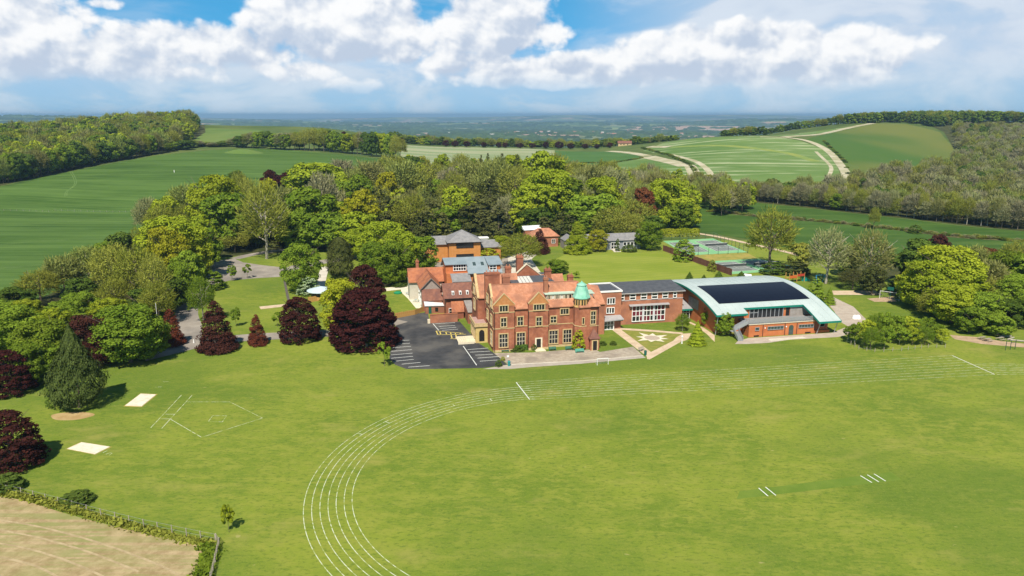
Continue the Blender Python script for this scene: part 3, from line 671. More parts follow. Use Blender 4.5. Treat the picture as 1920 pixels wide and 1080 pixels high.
SLATE = mat('slate_roof', (.065, .068, .078), (.09, .094, .105), scale=1.0, rough=.6, spec=.4)
SLATEL = mat('grey_slate', (.20, .195, .20), (.26, .25, .25), scale=.8, rough=.7)
ZINC = mat('zinc_roof', (.22, .27, .30), (.26, .31, .34), scale=.4, rough=.5, spec=.4)
COPPER = mat('verdigris_copper', (.24, .50, .385), (.32, .58, .47), scale=1.4, rough=.6, c3=(.16, .42, .32), scale2=.7)
AQUA = mat('aqua_metal_roof', (.42, .485, .47), (.47, .535, .515), scale=.2, rough=.45, spec=.4)
FASCIA = mat('green_fascia', (.012, .19, .14), rough=.5)
GLASS = mat('dark_glass', (.018, .02, .023), rough=.08, spec=.6)
GLASSG = mat('grey_green_glass', (.05, .075, .075), rough=.08, spec=.6)
CURT = mat('maroon_curtain', (.16, .018, .035), (.10, .012, .022), scale=3, rough=.25, spec=.5)
WPAINT = mat('white_paint', (.78, .77, .75), rough=.6)
LEAD = mat('lead_sheet', (.30, .29, .30), (.36, .34, .34), scale=1, rough=.6)
SOLAR = mat('solar_glass', (.006, .008, .018), rough=.35, spec=.15)
METAL = mat('galvanised_steel', (.40, .41, .43), rough=.5, metal=.4)
DARKM = mat('dark_green_paint', (.015, .10, .075), rough=.5)
BLACKP = mat('black_iron', (.015, .015, .016), rough=.5)
TIMB = mat('timber', (.40, .22, .06), (.48, .28, .09), scale=1.5, rough=.85)
CLAD = mat('grey_boarding', (.25, .22, .20), (.31, .28, .26), scale=1.0, rough=.8)
RENDER_ = mat('pale_render', (.62, .58, .50), (.68, .64, .57), scale=.7, rough=.9)
DOORB = mat('dark_door', (.02, .018, .018), rough=.5)

class Bld:
    """a building: an Empty at a corner of its base on the school grid; parts are written in grid coordinates"""
    def __init__(s, name, u, w, label, cat='building', group=None):
        s.u, s.w = u, w; x, y = W(u, w); s.o = empty(name, (x, y, 0), ROT, label, cat, group)
    def put(s, name, mb, m, parent=None):
        mb.v = [(a - s.u, b - s.w, c) for a, b, c in mb.v]; return mb.build(name, m, parent or s.o)
    def box(s, name, m, *b): return s.put(name, MB().box(*b), m)
    def gable_roof(s, name, m, u0, u1, w0, w1, ze, zr, along='u', th=.18, wr=None):
        """two slopes with thickness; ridge along u or along w"""
        mb = MB()
        if along == 'u':
            c = (w0 + w1) / 2 if wr is None else wr
            for a, za, b, zb in ((w0, ze, c, zr), (c, zr, w1, ze)):
                mb.hexa([(u0, a, za - th), (u1, a, za - th), (u1, b, zb - th), (u0, b, zb - th)], [(u0, a, za), (u1, a, za), (u1, b, zb), (u0, b, zb)])
        else:
            c = (u0 + u1) / 2 if wr is None else wr
            for a, za, b, zb in ((u0, ze, c, zr), (c, zr, u1, ze)):
                mb.hexa([(a, w0, za - th), (b, w0, zb - th), (b, w1, zb - th), (a, w1, za - th)], [(a, w0, za), (b, w0, zb), (b, w1, zb), (a, w1, za)])
        return s.put(name, mb, m)
    def hip_roof(s, name, m, u0, u1, w0, w1, ze, zr, ru0, ru1, rw0, rw1, th=.15):
        mb = MB(); mb.hexa([(u0, w0, ze - th), (u1, w0, ze - th), (u1, w1, ze - th), (u0, w1, ze - th)], [(u0, w0, ze), (u1, w0, ze), (u1, w1, ze), (u0, w1, ze)])
        A, B_, C_, D = (u0, w0, ze + .002), (u1, w0, ze + .002), (u1, w1, ze + .002), (u0, w1, ze + .002); a, b, c, d = (ru0, rw0, zr), (ru1, rw0, zr), (ru1, rw1, zr), (ru0, rw1, zr)
        for f in ((A, B_, b, a), (B_, C_, c, b), (C_, D, d, c), (D, A, a, d)): mb.face(f)
        if rw1 - rw0 > .05 and ru1 - ru0 > .05: mb.face((a, b, c, d))
        return s.put(name, mb, m)
    def gable_wall(s, name, m, along, at, th, a0, a1, z0, ze, zr, ac=None):
        """wall with a pointed gable; along='u': runs along u at w=at (outer face), else runs along w at u=at"""
        c = (a0 + a1) / 2 if ac is None else ac
        prof = [(a0, z0), (a1, z0), (a1, ze), (c, zr), (a0, ze)]; mb = MB()
        if along == 'u': mb.hexa([(a, at, z) for a, z in prof][::-1], [(a, at + th, z) for a, z in prof][::-1])
        else: mb.hexa([(at, a, z) for a, z in prof], [(at + th, a, z) for a, z in prof])
        return s.put(name, mb, m)
    def window(s, a0, a1, z0, z1, at, cols=2, rows=2, face='front', frame=STONE, fw=.22, glass=GLASS, bar=STONEP, bw=.09, name='window', parent=None, panes=None):
        """surround standing proud of the wall, with panes and glazing bars as its own pieces; face: front (-w) or left (-u) or right (+u)"""
        def bx(mb, p0, p1, q0, q1, d0, d1):
            if face == 'front': mb.box(p0, p1, at - d1, at - d0, q0, q1)
            elif face == 'left': mb.box(at - d1, at - d0, p0, p1, q0, q1)
            else: mb.box(at + d0, at + d1, p0, p1, q0, q1)
        f = MB(); bx(f, a0 - fw, a1 + fw, z0 - fw, z0, -.05, .24); bx(f, a0 - fw, a1 + fw, z1, z1 + fw, -.05, .22); bx(f, a0 - fw, a0, z0, z1, -.05, .19); bx(f, a1, a1 + fw, z0, z1, -.05, .19)
        wo = s.put(name, f, frame, parent)
        if panes:
            for i in range(cols):
                for j in range(rows):
                    g = MB(); bx(g, a0 + (a1 - a0) * i / cols + .02, a0 + (a1 - a0) * (i + 1) / cols - .02, z0 + (z1 - z0) * j / rows + .02, z0 + (z1 - z0) * (j + 1) / rows - .02, .004, .02); s.put('pane', g, panes[(i * 7 + j * 3 + i * j) % len(panes)], wo)
        else:
            g = MB(); bx(g, a0, a1, z0, z1, .004, .02); s.put('pane', g, glass, wo)
        b = MB()
        for i in range(1, cols): c = a0 + (a1 - a0) * i / cols; bx(b, c - bw / 2, c + bw / 2, z0, z1, .022, .075)
        for j in range(1, rows): c = z0 + (z1 - z0) * j / rows; bx(b, a0, a1, c - bw / 2, c + bw / 2, .022, .072)
        if b.v: s.put('glazing_bar', b, bar, wo)
        return wo
    def chimney(s, u, w, su, sw, z0, z1, m=BRICK, pots=2):
        c = MB(); c.box(u - su / 2, u + su / 2, w - sw / 2, w + sw / 2, z0, z1 - .5); c.box(u - su / 2 - .12, u + su / 2 + .12, w - sw / 2 - .12, w + sw / 2 + .12, z1 - .5, z1 - .25); c.box(u - su / 2 - .03, u + su / 2 + .03, w - sw / 2 - .03, w + sw / 2 + .03, z1 - .25, z1)
        o = s.put('chimney', c, m)
        for k in range(pots):
            p = MB(); x = u + (k - (pots - 1) / 2) * su / max(pots, 1); p.lathe([(.17, z1), (.14, z1 + .25), (.15, z1 + .55)], 8, (x, w)); s.put('chimney_pot', p, TILE, o)
        return o
    def band(s, m, z, h, segs, d=.08, name='string_course'):
        for a0, a1, at in segs: s.put(name, MB().box(a0, a1, at - d, at + .02, z, z + h), m)
    def gutter(s, a0, a1, at, z, name='gutter'): return s.put(name, MB().box(a0, a1, at - .16, at - .01, z - .14, z), BLACKP)

# ---- main school house
S = Bld('school_house', 0, 0, 'large red-brick Victorian school house with orange tiled roof and copper-green corner turret')
S.box('wall', BRICK, .35, 22.5, 1.2, 10.6, 0, 10.3)
S.gable_wall('wall', BRICK, 'w', 0, .4, .05, 10.6, 0, 10.3, 15.25, 5.6)
for a0, a1, pk in ((0.41, 5.0, 14.2), (8.5, 13.3, 14.1)):
    S.put('wall', MB().box(a0, a1, .02, 1.25, 0, 11.3), BRICK)
    S.gable_wall('gable', mat('gable_brick', (.40, .17, .06), (.46, .21, .085), scale=1.4), 'u', -.03, .45, a0 - (.38 if a0 < 1 else 0), a1, 11.302, 11.6, pk)
    c = ((a0 - (.38 if a0 < 1 else 0)) + a1) / 2
    S.gable_roof('roof', TILE, a0 - .1 - (.30 if a0 < 1 else 0), a1 + .1, .30, 5.0, 11.55, pk - .12, 'w', .15, c)
    cop = MB()
    for sg in (-1, 1):
        e = c + sg * (a1 - c + .15); cop.hexa([(e, -.14, 11.45), (e, .34, 11.45), (c, .34, pk), (c, -.14, pk)][::-sg or 1], [(e, -.14, 11.68), (e, .34, 11.68), (c, .34, pk + .23), (c, -.14, pk + .23)][::-sg or 1])
    S.put('coping', cop, STONE)
S.put('wall', MB().box(.02, .40, .02, .06, 0, 11.3), BRICK)
S.put('wall', MB().box(.0, .42, -.005, .03, 0, 11.3), BRICK)
S.gable_roof('roof', TILE, .25, 22.3, .75, 10.9, 10.25, 15.25, 'u', .2, 5.6)
S.put('ridge_tile', MB().box(.2, 21.8, 5.45, 5.75, 15.2, 15.36), TILE)
cop = MB()
for (a, za), (b, zb) in (((.5, 10.2), (5.6, 15.35)), ((10.9, 10.2), (5.6, 15.35))):
    q = [(-.1, a, za), (.42, a, za), (.42, b, zb), (-.1, b, zb)]
    if a > b: q = q[::-1]
    cop.hexa(q, [(x, y, z + .22) for x, y, z in q])
S.put('coping', cop, STONE)
# stone bands
for z in (5.7, 9.62): S.band(STONE, z, .2, [(-.06, 5.06, 0), (5.06, 8.44, 1.2), (8.44, 13.36, 0), (13.36, 19.9, 1.2)] if z < 6 else [(-.06, 5.06, 0), (8.44, 13.36, 0)])
S.band(STONE, .0, .55, [(-.06, 5.06, 0), (5.06, 8.44, 1.2), (8.44, 13.36, 0), (13.36, 19.9, 1.2)], .07, 'plinth')
for z in (5.7, 9.62): S.put('string_course', MB().box(-.08, .02, .1, 10.6, z, z + .2), STONE)
# windows of the front
S.window(1.45, 3.35, 10.0, 11.4, -.03, 3, 1); S.window(1.75, 3.0, 6.3, 8.4, 0, 2, 2); S.window(1.35, 3.3, 1.25, 4.45, 0, 3, 3)
S.window(6.05, 7.3, 6.0, 8.1, 1.2, 2, 2); S.window(5.85, 7.8, 1.0, 4.15, 1.2, 3, 3)
S.window(9.7, 12.25, 9.95, 11.25, -.03, 4, 1); S.window(10.35, 11.6, 6.05, 8.1, 0, 2, 2)
S.window(14.2, 15.55, 6.2, 7.75, 1.2, 2, 2); S.window(16.65, 18.6, 8.2, 9.5, 1.2, 3, 1)
S.window(13.9, 15.95, 1.0, 4.2, 1.2, 3, 3); S.window(17.45, 19.4, 1.0, 4.2, 1.2, 3, 3)
d = S.put('door', MB().box(10.4, 11.5, -.06, .02, .3, 2.75), DOORB)
fr = MB(); fr.box(10.05, 10.4, -.14, .0, .3, 3.0); fr.box(11.5, 11.85, -.14, .0, .3, 3.0); fr.box(10.4, 11.5, -.14, .0, 2.75, 3.0); S.put('door_surround', fr, STONEP, d)
stp = MB(); stp.box(9.9, 12.4, -1.6, -.02, 0, .15); stp.box(10.1, 12.1, -1.0, -.02, .152, .30); S.put('doorstep', stp, STONEP, d)
for u in (.18, 8.36, 13.42): S.put('downpipe', MB().bar((u, -.12 if u < 8.4 and u > 8 or u < 1 else 1.05, .1), (u, -.12 if u < 8.4 and u > 8 or u < 1 else 1.05, 9.9), .08, 6), BLACKP)
S.gutter(5.02, 8.48, .95, 10.25); S.gutter(13.32, 19.6, .95, 10.25)
# long flat dormer
dm = S.put('dormer', MB().box(13.2, 20.2, 2.3, 5.2, 11.2, 13.0), CLAD)
S.put('dormer_roof', MB().box(12.9, 20.4, 1.9, 5.4, 13.002, 13.22), mat('pale_copper_sheet', (.42, .56, .46), (.50, .60, .50), scale=.8, rough=.6), dm)
for k in range(6):
    a = 13.6 + k * 1.08; S.window(a, a + .62, 11.55, 12.75, 2.3, 1 if k % 2 else 2, 1, frame=STONEP, fw=.12, glass=GLASS if k not in (1, 3) else mat('blind', (.55, .53, .5), rough=.5), parent=dm)
# turret
tc = (21.35, -.35); a8 = math.pi / 8
S.put('turret_wall', MB().lathe([(1.92, 0), (1.92, 10.35)], 8, tc, a8), BRICK)
S.put('turret_top', MB().lathe([(2.0, 10.35), (2.0, 10.55), (1.88, 10.6), (1.88, 12.55)], 8, tc, a8), mat('turret_stone', (.47, .28, .10), (.53, .34, .14), scale=1.5))
S.put('string_course', MB().lathe([(1.95, 5.7), (2.02, 5.75), (2.02, 5.88), (1.95, 5.92)], 8, tc, a8), STONE)
cu = S.put('turret_roof', MB().lathe([(2.08, 12.45), (2.14, 12.6), (1.84, 13.15), (1.58, 13.9), (1.36, 14.7), (1.14, 15.35), (1.12, 15.5), (1.26, 15.56), (1.26, 15.66), (.68, 16.05), (.28, 16.22), (.06, 16.6)], 8, tc, a8), COPPER)
for k in range(8):
    t = a8 + k * math.pi / 4
    S.put('standing_seam', MB().bar((tc[0] + 2.1 * math.cos(t), tc[1] + 2.1 * math.sin(t), 12.64), (tc[0] + 1.15 * math.cos(t), tc[1] + 1.15 * math.sin(t), 15.38), .06, 4), COPPER, cu)
for k, t in enumerate((-math.pi / 2, -math.pi / 2 - math.pi / 4, -math.pi / 2 + math.pi / 4, math.pi, 0)):
    for sg in (-1, 1):
        ap = 1.88 * math.cos(a8); nx_, ny_ = math.cos(t), math.sin(t); cx_, cy_ = tc[0] + nx_ * (ap + .01) - ny_ * sg * .32, tc[1] + ny_ * (ap + .01) + nx_ * sg * .32
        m_ = MB(); h = .17; q = [(cx_ - ny_ * h, cy_ + nx_ * h), (cx_ + ny_ * h, cy_ - nx_ * h), (cx_ + ny_ * h + nx_ * .05, cy_ - nx_ * h + ny_ * .05), (cx_ - ny_ * h + nx_ * .05, cy_ + nx_ * h + ny_ * .05)]
        S.put('slit_window', m_.prism(q, 10.95, 12.2), GLASS)
S.window(21.15, 21.55, 6.4, 7.9, tc[1] - 1.92 * math.cos(a8), 1, 1, fw=.15)
# east wing at the turret
S.put('wall', MB().box(20.6, 25.2, -2.1, 10.6, 0, 10.6), BRICK)
S.hip_roof('roof', TILE, 20.2, 25.6, -2.5, 10.9, 10.62, 15.1, 21.9, 21.95, 2.6, 6.2)
S.window(23.25, 24.35, 6.3, 9.4, -2.1, 2, 3, frame=STONE, fw=.18); S.band(STONE, 5.7, .2, [(23.0, 25.26, -2.1)]); S.gutter(23, 25.5, -2.5, 10.6)
S.window(-.4, 1.4, 6.2, 9.3, 25.2, 2, 3, 'right', fw=.18); S.window(2.6, 4.2, 6.2, 9.3, 25.2, 2, 3, 'right', fw=.18); S.window(-.9, 1.8, 1.0, 4.4, 25.2, 3, 3, 'right', fw=.22)
S.put('downpipe', MB().bar((25.05, -2.22, 2.8), (25.05, -2.22, 10.4), .08, 6), BLACKP)
pc = S.put('porch', MB().box(22.9, 25.1, -3.4, -2.1, 0, 3.0), BRICK); pr_ = MB()
for f in (((22.6, -3.7, 2.95), (25.4, -3.7, 2.95), (24.0, -2.1, 5.2)), ((22.6, -3.7, 2.95), (24.0, -2.1, 5.2), (22.6, -2.1, 2.95)), ((25.4, -3.7, 2.95), (25.4, -2.1, 2.95), (24.0, -2.1, 5.2)), ((22.6, -3.7, 2.95), (22.6, -2.1, 2.95), (25.4, -2.1, 2.95), (25.4, -3.7, 2.95))): pr_.face(f)
S.put('porch_roof', pr_, TILE2, pc); S.put('door', MB().box(23.5, 24.5, -3.45, -3.38, .1, 2.4), DOORB, pc)
fr = MB(); fr.box(23.2, 23.5, -3.5, -3.38, .02, 2.6); fr.box(24.5, 24.8, -3.5, -3.38, .02, 2.6); fr.box(23.5, 24.5, -3.5, -3.38, 2.4, 2.6); S.put('door_surround', fr, STONE, pc)
# west side: entrance porch, gables, tall stacks
S.window(1.6, 3.6, 10.6, 12.6, 0, 3, 2, 'left'); S.window(1.9, 3.5, 6.3, 8.5, 0, 2, 2, 'left'); S.window(1.6, 3.8, 1.2, 4.6, 0, 3, 3, 'left')
S.window(6.8, 8.8, 10.6, 12.4, 0, 3, 1, 'left'); S.window(6.9, 8.5, 6.3, 8.5, 0, 2, 2, 'left')
po = S.put('porch', MB().box(-3.0, -.02, 8.2, 16.0, 0, 4.2), mat('porch_stone', (.50, .36, .13), (.57, .42, .18), scale=1.2))
S.put('cornice', MB().box(-3.35, -.03, 7.85, 16.3, 4.202, 4.5), STONE, po)
pa = MB(); pa.box(-3.3, -3.05, 7.9, 16.25, 4.502, 5.1); pa.box(-3.05, -.05, 7.9, 8.15, 4.502, 5.1); S.put('parapet', pa, STONE, po)
S.put('porch_roof', MB().box(-3.04, -.05, 8.16, 16.2, 4.502, 4.56), mat('pinkish_felt', (.40, .25, .22), (.45, .30, .27), scale=1), po)
ar = MB(); prof = [(-2.15, .5), (-.85, .5), (-.85, 2.6)] + [(-1.5 + .65 * math.cos(t), 2.6 + .75 * math.sin(t)) for t in [math.pi * k / 8 for k in range(1, 8)]] + [(-2.15, 2.6)]
ar.hexa([(a, 8.1, z) for a, z in prof][::-1], [(a, 8.18, z) for a, z in prof][::-1]); S.put('archway', ar, DOORB, po)
for w0 in (9.2, 11.4, 13.6): S.window(w0, w0 + 1.3, 1.2, 3.4, -3.0, 2, 2, 'left', parent=po, fw=.18)
stp = MB()
for k in range(5): stp.box(-7.2 + k * .45, -3.02, 8.4 + k * .2, 12.6 - k * .2, .02 + k * .18, .2 + k * .18)
S.put('entrance_steps', stp, STONEP, po)
S.put('step_wall', MB().box(-7.4, -3.4, 7.9, 8.2, .01, .55), STONEP, po); S.put('step_wall', MB().box(-7.4, -3.4, 12.8, 13.1, .01, .55), STONEP, po)
S.put('wall', MB().box(.6, 9, 10.6, 24, 0, 10.2), BRICK)
S.gable_wall('wall', BRICK, 'w', -1.6, .45, 13.6, 22.6, 0, 10.3, 15.3); S.put('wall', MB().box(-1.15, .6, 13.62, 22.58, 0, 10.2), BRICK)
S.gable_roof('roof', TILE, -1.4, 9.5, 13.2, 23.0, 10.2, 15.2, 'u', .2)
cop = MB()
for (a, za), (b, zb) in (((13.2, 10.2), (18.1, 15.35)), ((23.0, 10.2), (18.1, 15.35))):
    q = [(-1.75, a, za), (-1.1, a, za), (-1.1, b, zb), (-1.75, b, zb)]
    if a > b: q = q[::-1]
    cop.hexa(q, [(x, y, z + .22) for x, y, z in q])
S.put('coping', cop, STONE)
S.window(16.8, 19.2, 10.4, 12.6, -1.6, 3, 2, 'left'); S.window(17.0, 19.0, 6.3, 8.8, -1.6, 2, 2, 'left'); S.put('string_course', MB().box(-1.7, -1.58, 13.6, 22.6, 9.62, 9.82), STONE)
S.chimney(1.9, 12.2, 3.7, 1.3, 8, 16.9, BRICK, 4); S.chimney(5.6, 13.0, 1.9, 1.4, 9, 15.9, BRICK2, 2); S.chimney(13.5, 3.6, 1.0, 1.0, 12.2, 16.9, BRICK2, 2)
S.chimney(7.7, 20.5, 1.5, 1.2, 9, 16.5, BRICK, 2); S.chimney(18.4, 20.5, 1.7, 1.2, 9, 15.4, BRICK, 2); S.chimney(24.2, 19.0, 1.4, 1.2, 8, 13.8, BRICK, 2)
# inner flat roof with rooflights, back range
S.put('wall', MB().box(9.02, 24, 10.62, 24, 0, 10.0), BRICK)
S.gable_roof('roof', TILE, 9.6, 23.5, 20.8, 27.2, 9.6, 13.2, 'u', .2)
fl = S.put('slate_roof', MB().hexa([(5.6, 10.7, 11.2), (20.2, 10.7, 11.2), (17.6, 19.6, 11.3), (6.6, 19.6, 11.3)], [(5.6, 10.7, 12.9), (20.2, 10.7, 12.7), (17.2, 19.4, 14.0), (6.8, 19.4, 14.1)]), SLATE)
for k in range(4):
    a = 9.3 + k * .92; S.put('rooflight', MB().hexa([(a, 12.2, 13.1), (a + .78, 12.2, 13.1), (a + .86, 18.6, 13.93), (a + .08, 18.6, 13.93)], [(a, 12.2, 13.28), (a + .78, 12.2, 13.28), (a + .86, 18.6, 14.13), (a + .08, 18.6, 14.13)]), mat('rooflight_glass', (.62, .60, .55), (.7, .68, .62), scale=2, rough=.2, spec=.5), fl)
S.gable_wall('wall', BRICK, 'u', 22.6, .5, 9.2, 17.6, 0, 12.9, 16.4, 13.2); S.put('wall', MB().box(8, 24, 24.02, 34, 0, 9.2), BRICK)
cop = MB()
for (a, za), (b, zb) in (((9.0, 12.7), (13.2, 16.4)), ((17.8, 12.7), (13.2, 16.4))):
    q = [(a, 22.4, za), (b, 22.4, zb), (b, 23.2, zb), (a, 23.2, za)]
    if a > b: q = q[::-1]
    cop.hexa(q, [(x, y, z + .25) for x, y, z in q])
S.put('coping', cop, STONEP); S.chimney(11.9, 25.5, 1.7, 1.6, 9, 18.2, BRICK, 3)
S.hip_roof('slate_roof', SLATE, 7.6, 24.4, 23.4, 34.4, 9.3, 12.6, 12, 20, 28, 29.5)
S.put('wall', MB().box(21, 25.2, 10.62, 20, 0, 8.6), BRICK); S.gable_roof('roof', TILE, 20.6, 25.6, 10.4, 20.4, 8.6, 11.4, 'w', .18)
for w_ in (14, 17.5): S.put('party_wall', MB().box(20.6, 25.7, w_, w_ + .35, 8.0, 12.0), STONE)

# ---- stair block and entrance
T = Bld('stair_block', 30.6, 13.2, 'square flat-roofed brick stair block with glazed entrance under a lead canopy', 'building')
T.box('wall', BRICK2, 30.6, 36.6, 13.2, 22.5, 0, 10.0)
pw = MB(); pw.box(30.4, 36.8, 13.0, 13.35, 10.0, 10.42); pw.box(30.4, 36.8, 22.4, 22.75, 10.0, 10.42); pw.box(30.4, 30.75, 13.35, 22.4, 10.0, 10.42); pw.box(36.45, 36.8, 13.35, 22.4, 10.0, 10.42); T.put('parapet', pw, WPAINT)
T.box('flat_roof', SLATE, 30.76, 36.44, 13.36, 22.39, 10.0, 10.12)
T.window(32.7, 34.7, 6.9, 8.4, 13.2, 3, 1, frame=WPAINT, bar=WPAINT, fw=.12, bw=.2); T.window(32.6, 34.6, 4.4, 5.8, 13.2, 3, 1, frame=WPAINT, bar=WPAINT, fw=.12, bw=.2)
cn = T.put('canopy', MB().hexa([(30.7, 10.6, 2.75), (36.9, 11.6, 2.75), (36.9, 13.2, 2.75), (30.7, 13.2, 2.75)], [(30.7, 10.6, 3.0), (36.9, 11.6, 3.0), (36.4, 13.2, 3.75), (30.7, 13.2, 3.75)]), LEAD)
T.put('canopy_soffit', MB().box(30.8, 36.7, 11.7, 13.19, 2.5, 2.72), DARKM, cn)
T.window(31.0, 34.3, .15, 2.4, 12.6, 4, 2, frame=WPAINT, bar=WPAINT, fw=.12, bw=.12, glass=GLASSG, name='glazed_entrance'); T.put('entrance_wall', MB().box(30.8, 34.6, 12.62, 13.19, 0, 2.48), WPAINT)
for k in range(2): dz_ = T.put('side_dormer', MB().box(25.9 + k * .2, 27.4 + k * .2, 9.3 + k * 2.2, 10.6 + k * 2.2, 9.6, 10.9), CLAD); T.put('dormer_roof', MB().box(25.6 + k * .2, 27.8 + k * .2, 9.1 + k * 2.2, 10.8 + k * 2.2, 10.902, 11.05), mat('pale_copper_sheet', (.42, .56, .46)), dz_)
T.box('link_wall', BRICK2, 25.22, 30.6, 9.0, 20, 0, 8.0); T.put('link_roof', MB().hexa([(25.3, 8.6, 8.0), (30.59, 8.6, 8.0), (30.59, 20, 8.0), (25.3, 20, 8.0)], [(25.3, 8.6, 8.2), (30.59, 8.6, 8.2), (30.59, 15, 11.6), (25.3, 15, 12.4)]), TILE)

# ---- assembly hall
Hh = Bld('assembly_hall', 36.8, 16.3, 'long brick assembly hall with slate roof and big white window showing maroon curtains', 'building')
Hh.box('wall', BRICK2, 36.62, 55.4, 16.3, 27, 0, 8.7)
Hh.put('roof', MB().hexa([(36.62, 15.8, 8.702), (55.9, 15.8, 8.702), (55.9, 28, 8.702), (36.62, 28, 8.702)], [(36.62, 15.8, 8.86), (55.9, 15.8, 8.86), (54.8, 23.4, 10.25), (36.62, 23.4, 10.25)]), SLATE)
Hh.band(mat('grey_band', (.40, .36, .36), rough=.9), 6.55, .22, [(36.62, 55.44, 16.3)], .06)
Hh.window(41.0, 50.2, .85, 5.0, 16.3, 9, 3, frame=WPAINT, bar=WPAINT, fw=.16, bw=.17, panes=[GLASS, CURT, GLASS, CURT, CURT], name='great_window')
for c in (44.07, 47.13): Hh.put('mullion', MB().box(c - .3, c + .3, 16.16, 16.22, .85, 5.0), mat('light_grey_paint', (.55, .55, .58), rough=.6))
Hh.put('window_hood', MB().hexa([(39.9, 15.3, 5.2), (51.3, 15.3, 5.2), (51.3, 16.29, 5.3), (39.9, 16.29, 5.3)], [(39.9, 15.3, 5.3), (51.3, 15.3, 5.3), (51.3, 16.29, 5.55), (39.9, 16.29, 5.55)]), LEAD)
for u in (40.3, 50.9): Hh.put('hood_bracket', MB().bar((u, 16.28, 4.4), (u, 15.5, 5.2), .06, 4), METAL)
for a, b in ((37.65, 38.4), (40.15, 41.65), (43.3, 44.8), (46.4, 47.9), (49.5, 50.9), (52.6, 53.4)): Hh.window(a, b, 6.95, 8.3, 16.3, 1, 2, frame=WPAINT, bar=WPAINT, fw=.14, bw=.2)
Hh.put('gutter', MB().box(36.62, 55.8, 15.62, 15.79, 8.62, 8.78), mat('pale_gutter', (.45, .42, .40), rough=.6))
LK = Bld('glazed_link', 55.42, 18, 'low glazed link with lead roof between the assembly hall and the sports hall', 'building')
LK.box('wall', GLASS, 55.42, 58.6, 18, 24, 0, 3.0); LK.put('roof', MB().hexa([(55.42, 17.2, 3.0), (59.2, 17.2, 3.0), (59.2, 24, 3.0), (55.42, 24, 3.0)], [(55.42, 17.2, 3.15), (59.2, 17.2, 3.15), (59.0, 24, 4.6), (55.42, 24, 4.6)]), LEAD); LK.put('fascia', MB().box(55.42, 59.25, 17.05, 17.19, 2.7, 3.15), FASCIA)
for k in range(4): LK.put('glazing_bar', MB().box(55.5 + k * .95, 55.6 + k * .95, 17.9, 17.99, 0, 3.0), WPAINT)
LK.put('glazing_bar', MB().box(55.45, 58.6, 17.89, 17.985, 1.9, 2.0), WPAINT)

# ---- sports hall with the curved roof
SH = Bld('sports_hall', 59, -1.4, 'wide brick sports hall under a curved aqua metal roof with dark solar panels', 'building')
def rz(w_): t = w_ + 4.3; return 9 - .0082 * (t - 25) ** 2
def arch(u0, u1, w0, w1, th, n, lift=0.0):
    mb = MB(); ws = [w0 + (w1 - w0) * k / n for k in range(n + 1)]
    for a, b in zip(ws, ws[1:]): mb.hexa([(u0, a, rz(a) - th + lift), (u1, a, rz(a) - th + lift), (u1, b, rz(b) - th + lift), (u0, b, rz(b) - th + lift)], [(u0, a, rz(a) + lift), (u1, a, rz(a) + lift), (u1, b, rz(b) + lift), (u0, b, rz(b) + lift)])
    return mb
prof = [(3.8, 0), (44, 0)] + [(a, rz(a) - .45) for a in np.linspace(44, 3.8, 22)]
SH.put('wall', MB().hexa([(59.0, a, z) for a, z in prof], [(88.0, a, z) for a, z in prof]), BRICK3)
for u0, u1, w0 in ((57.6, 66.2, .75), (66.2, 83.4, 3.3), (83.4, 89.6, -4.3)):
    r_ = SH.put('roof', arch(u0, u1, w0, 46, .3, 26), AQUA)
    fs = MB(); fs.box(u0, u1 - .002, w0 - .1, w0 - .004, rz(w0) - .5, rz(w0) - .02); SH.put('fascia', fs, FASCIA, r_)
    seam = MB()
    for k in range(1, int((u1 - u0) / 2.1) + 1):
        uu = u0 + k * 2.1
        if uu < u1 - .2: q = arch(uu - .035, uu + .035, w0 + .05, 46, .07, 20, .06); n0_ = len(seam.v); seam.v += q.v; seam.f += [tuple(i + n0_ for i in f) for f in q.f]; seam.mi += q.mi
    SH.put("standing_seam", seam, AQUA, r_)["kind"] = "stuff"
for u in (57.45, 89.605):
    q = arch(u, u + .14, .75 if u < 60 else -4.3, 46, .5, 24, .0); SH.put('fascia', q, FASCIA)
for u, a, b in ((66.05, .75, 3.2), (83.26, -4.3, 3.2)):
    q = arch(u, u + .135, a, b, .52, 8, -.01); SH.put('fascia', q, FASCIA)
for k in range(8):
    a = 5.9 + k * 1.62; row = MB()
    for j in range(13):
        u0 = 60.7 + j * 2.02; q = arch(u0, u0 + 2.0, a, a + 1.6, .06, 2, .14); n0_ = len(row.v); row.v += q.v; row.f += [tuple(i + n0_ for i in f) for f in q.f]; row.mi += q.mi
    SH.put('solar_panel_row', row, SOLAR)
SH.put('lower_wall', MB().box(65.5, 84.0, -1.4, 3.78, 0, 3.4), BRICK3)
SH.put('balcony_deck', MB().box(65.3, 84.0, -1.5, 3.78, 3.402, 3.58), mat('deck_grey', (.24, .225, .22), (.29, .27, .26), scale=1)); SH.put('deck_edge', MB().box(65.3, 84.0, -1.6, -1.505, 3.3, 3.46), STONEP)
for (a, b, c_) in ((67.25, 68.25, 1), (70.75, 75.1, 5), (79.55, 83.7, 5)): SH.window(a, b, 1.75, 2.5, -1.4, c_, 1, frame=METAL, bar=METAL, fw=.07, bw=.08, glass=GLASSG)
dr = MB(); prof = [(76.75, .02), (78.05, .02), (78.05, 2.1)] + [(77.4 + .65 * math.cos(t), 2.1 + .5 * math.sin(t)) for t in [math.pi * k / 6 for k in range(1, 6)]] + [(76.75, 2.1)]
dr.hexa([(a, -1.46, z) for a, z in prof][::-1], [(a, -1.38, z) for a, z in prof][::-1]); do = SH.put('door', dr, GLASSG)
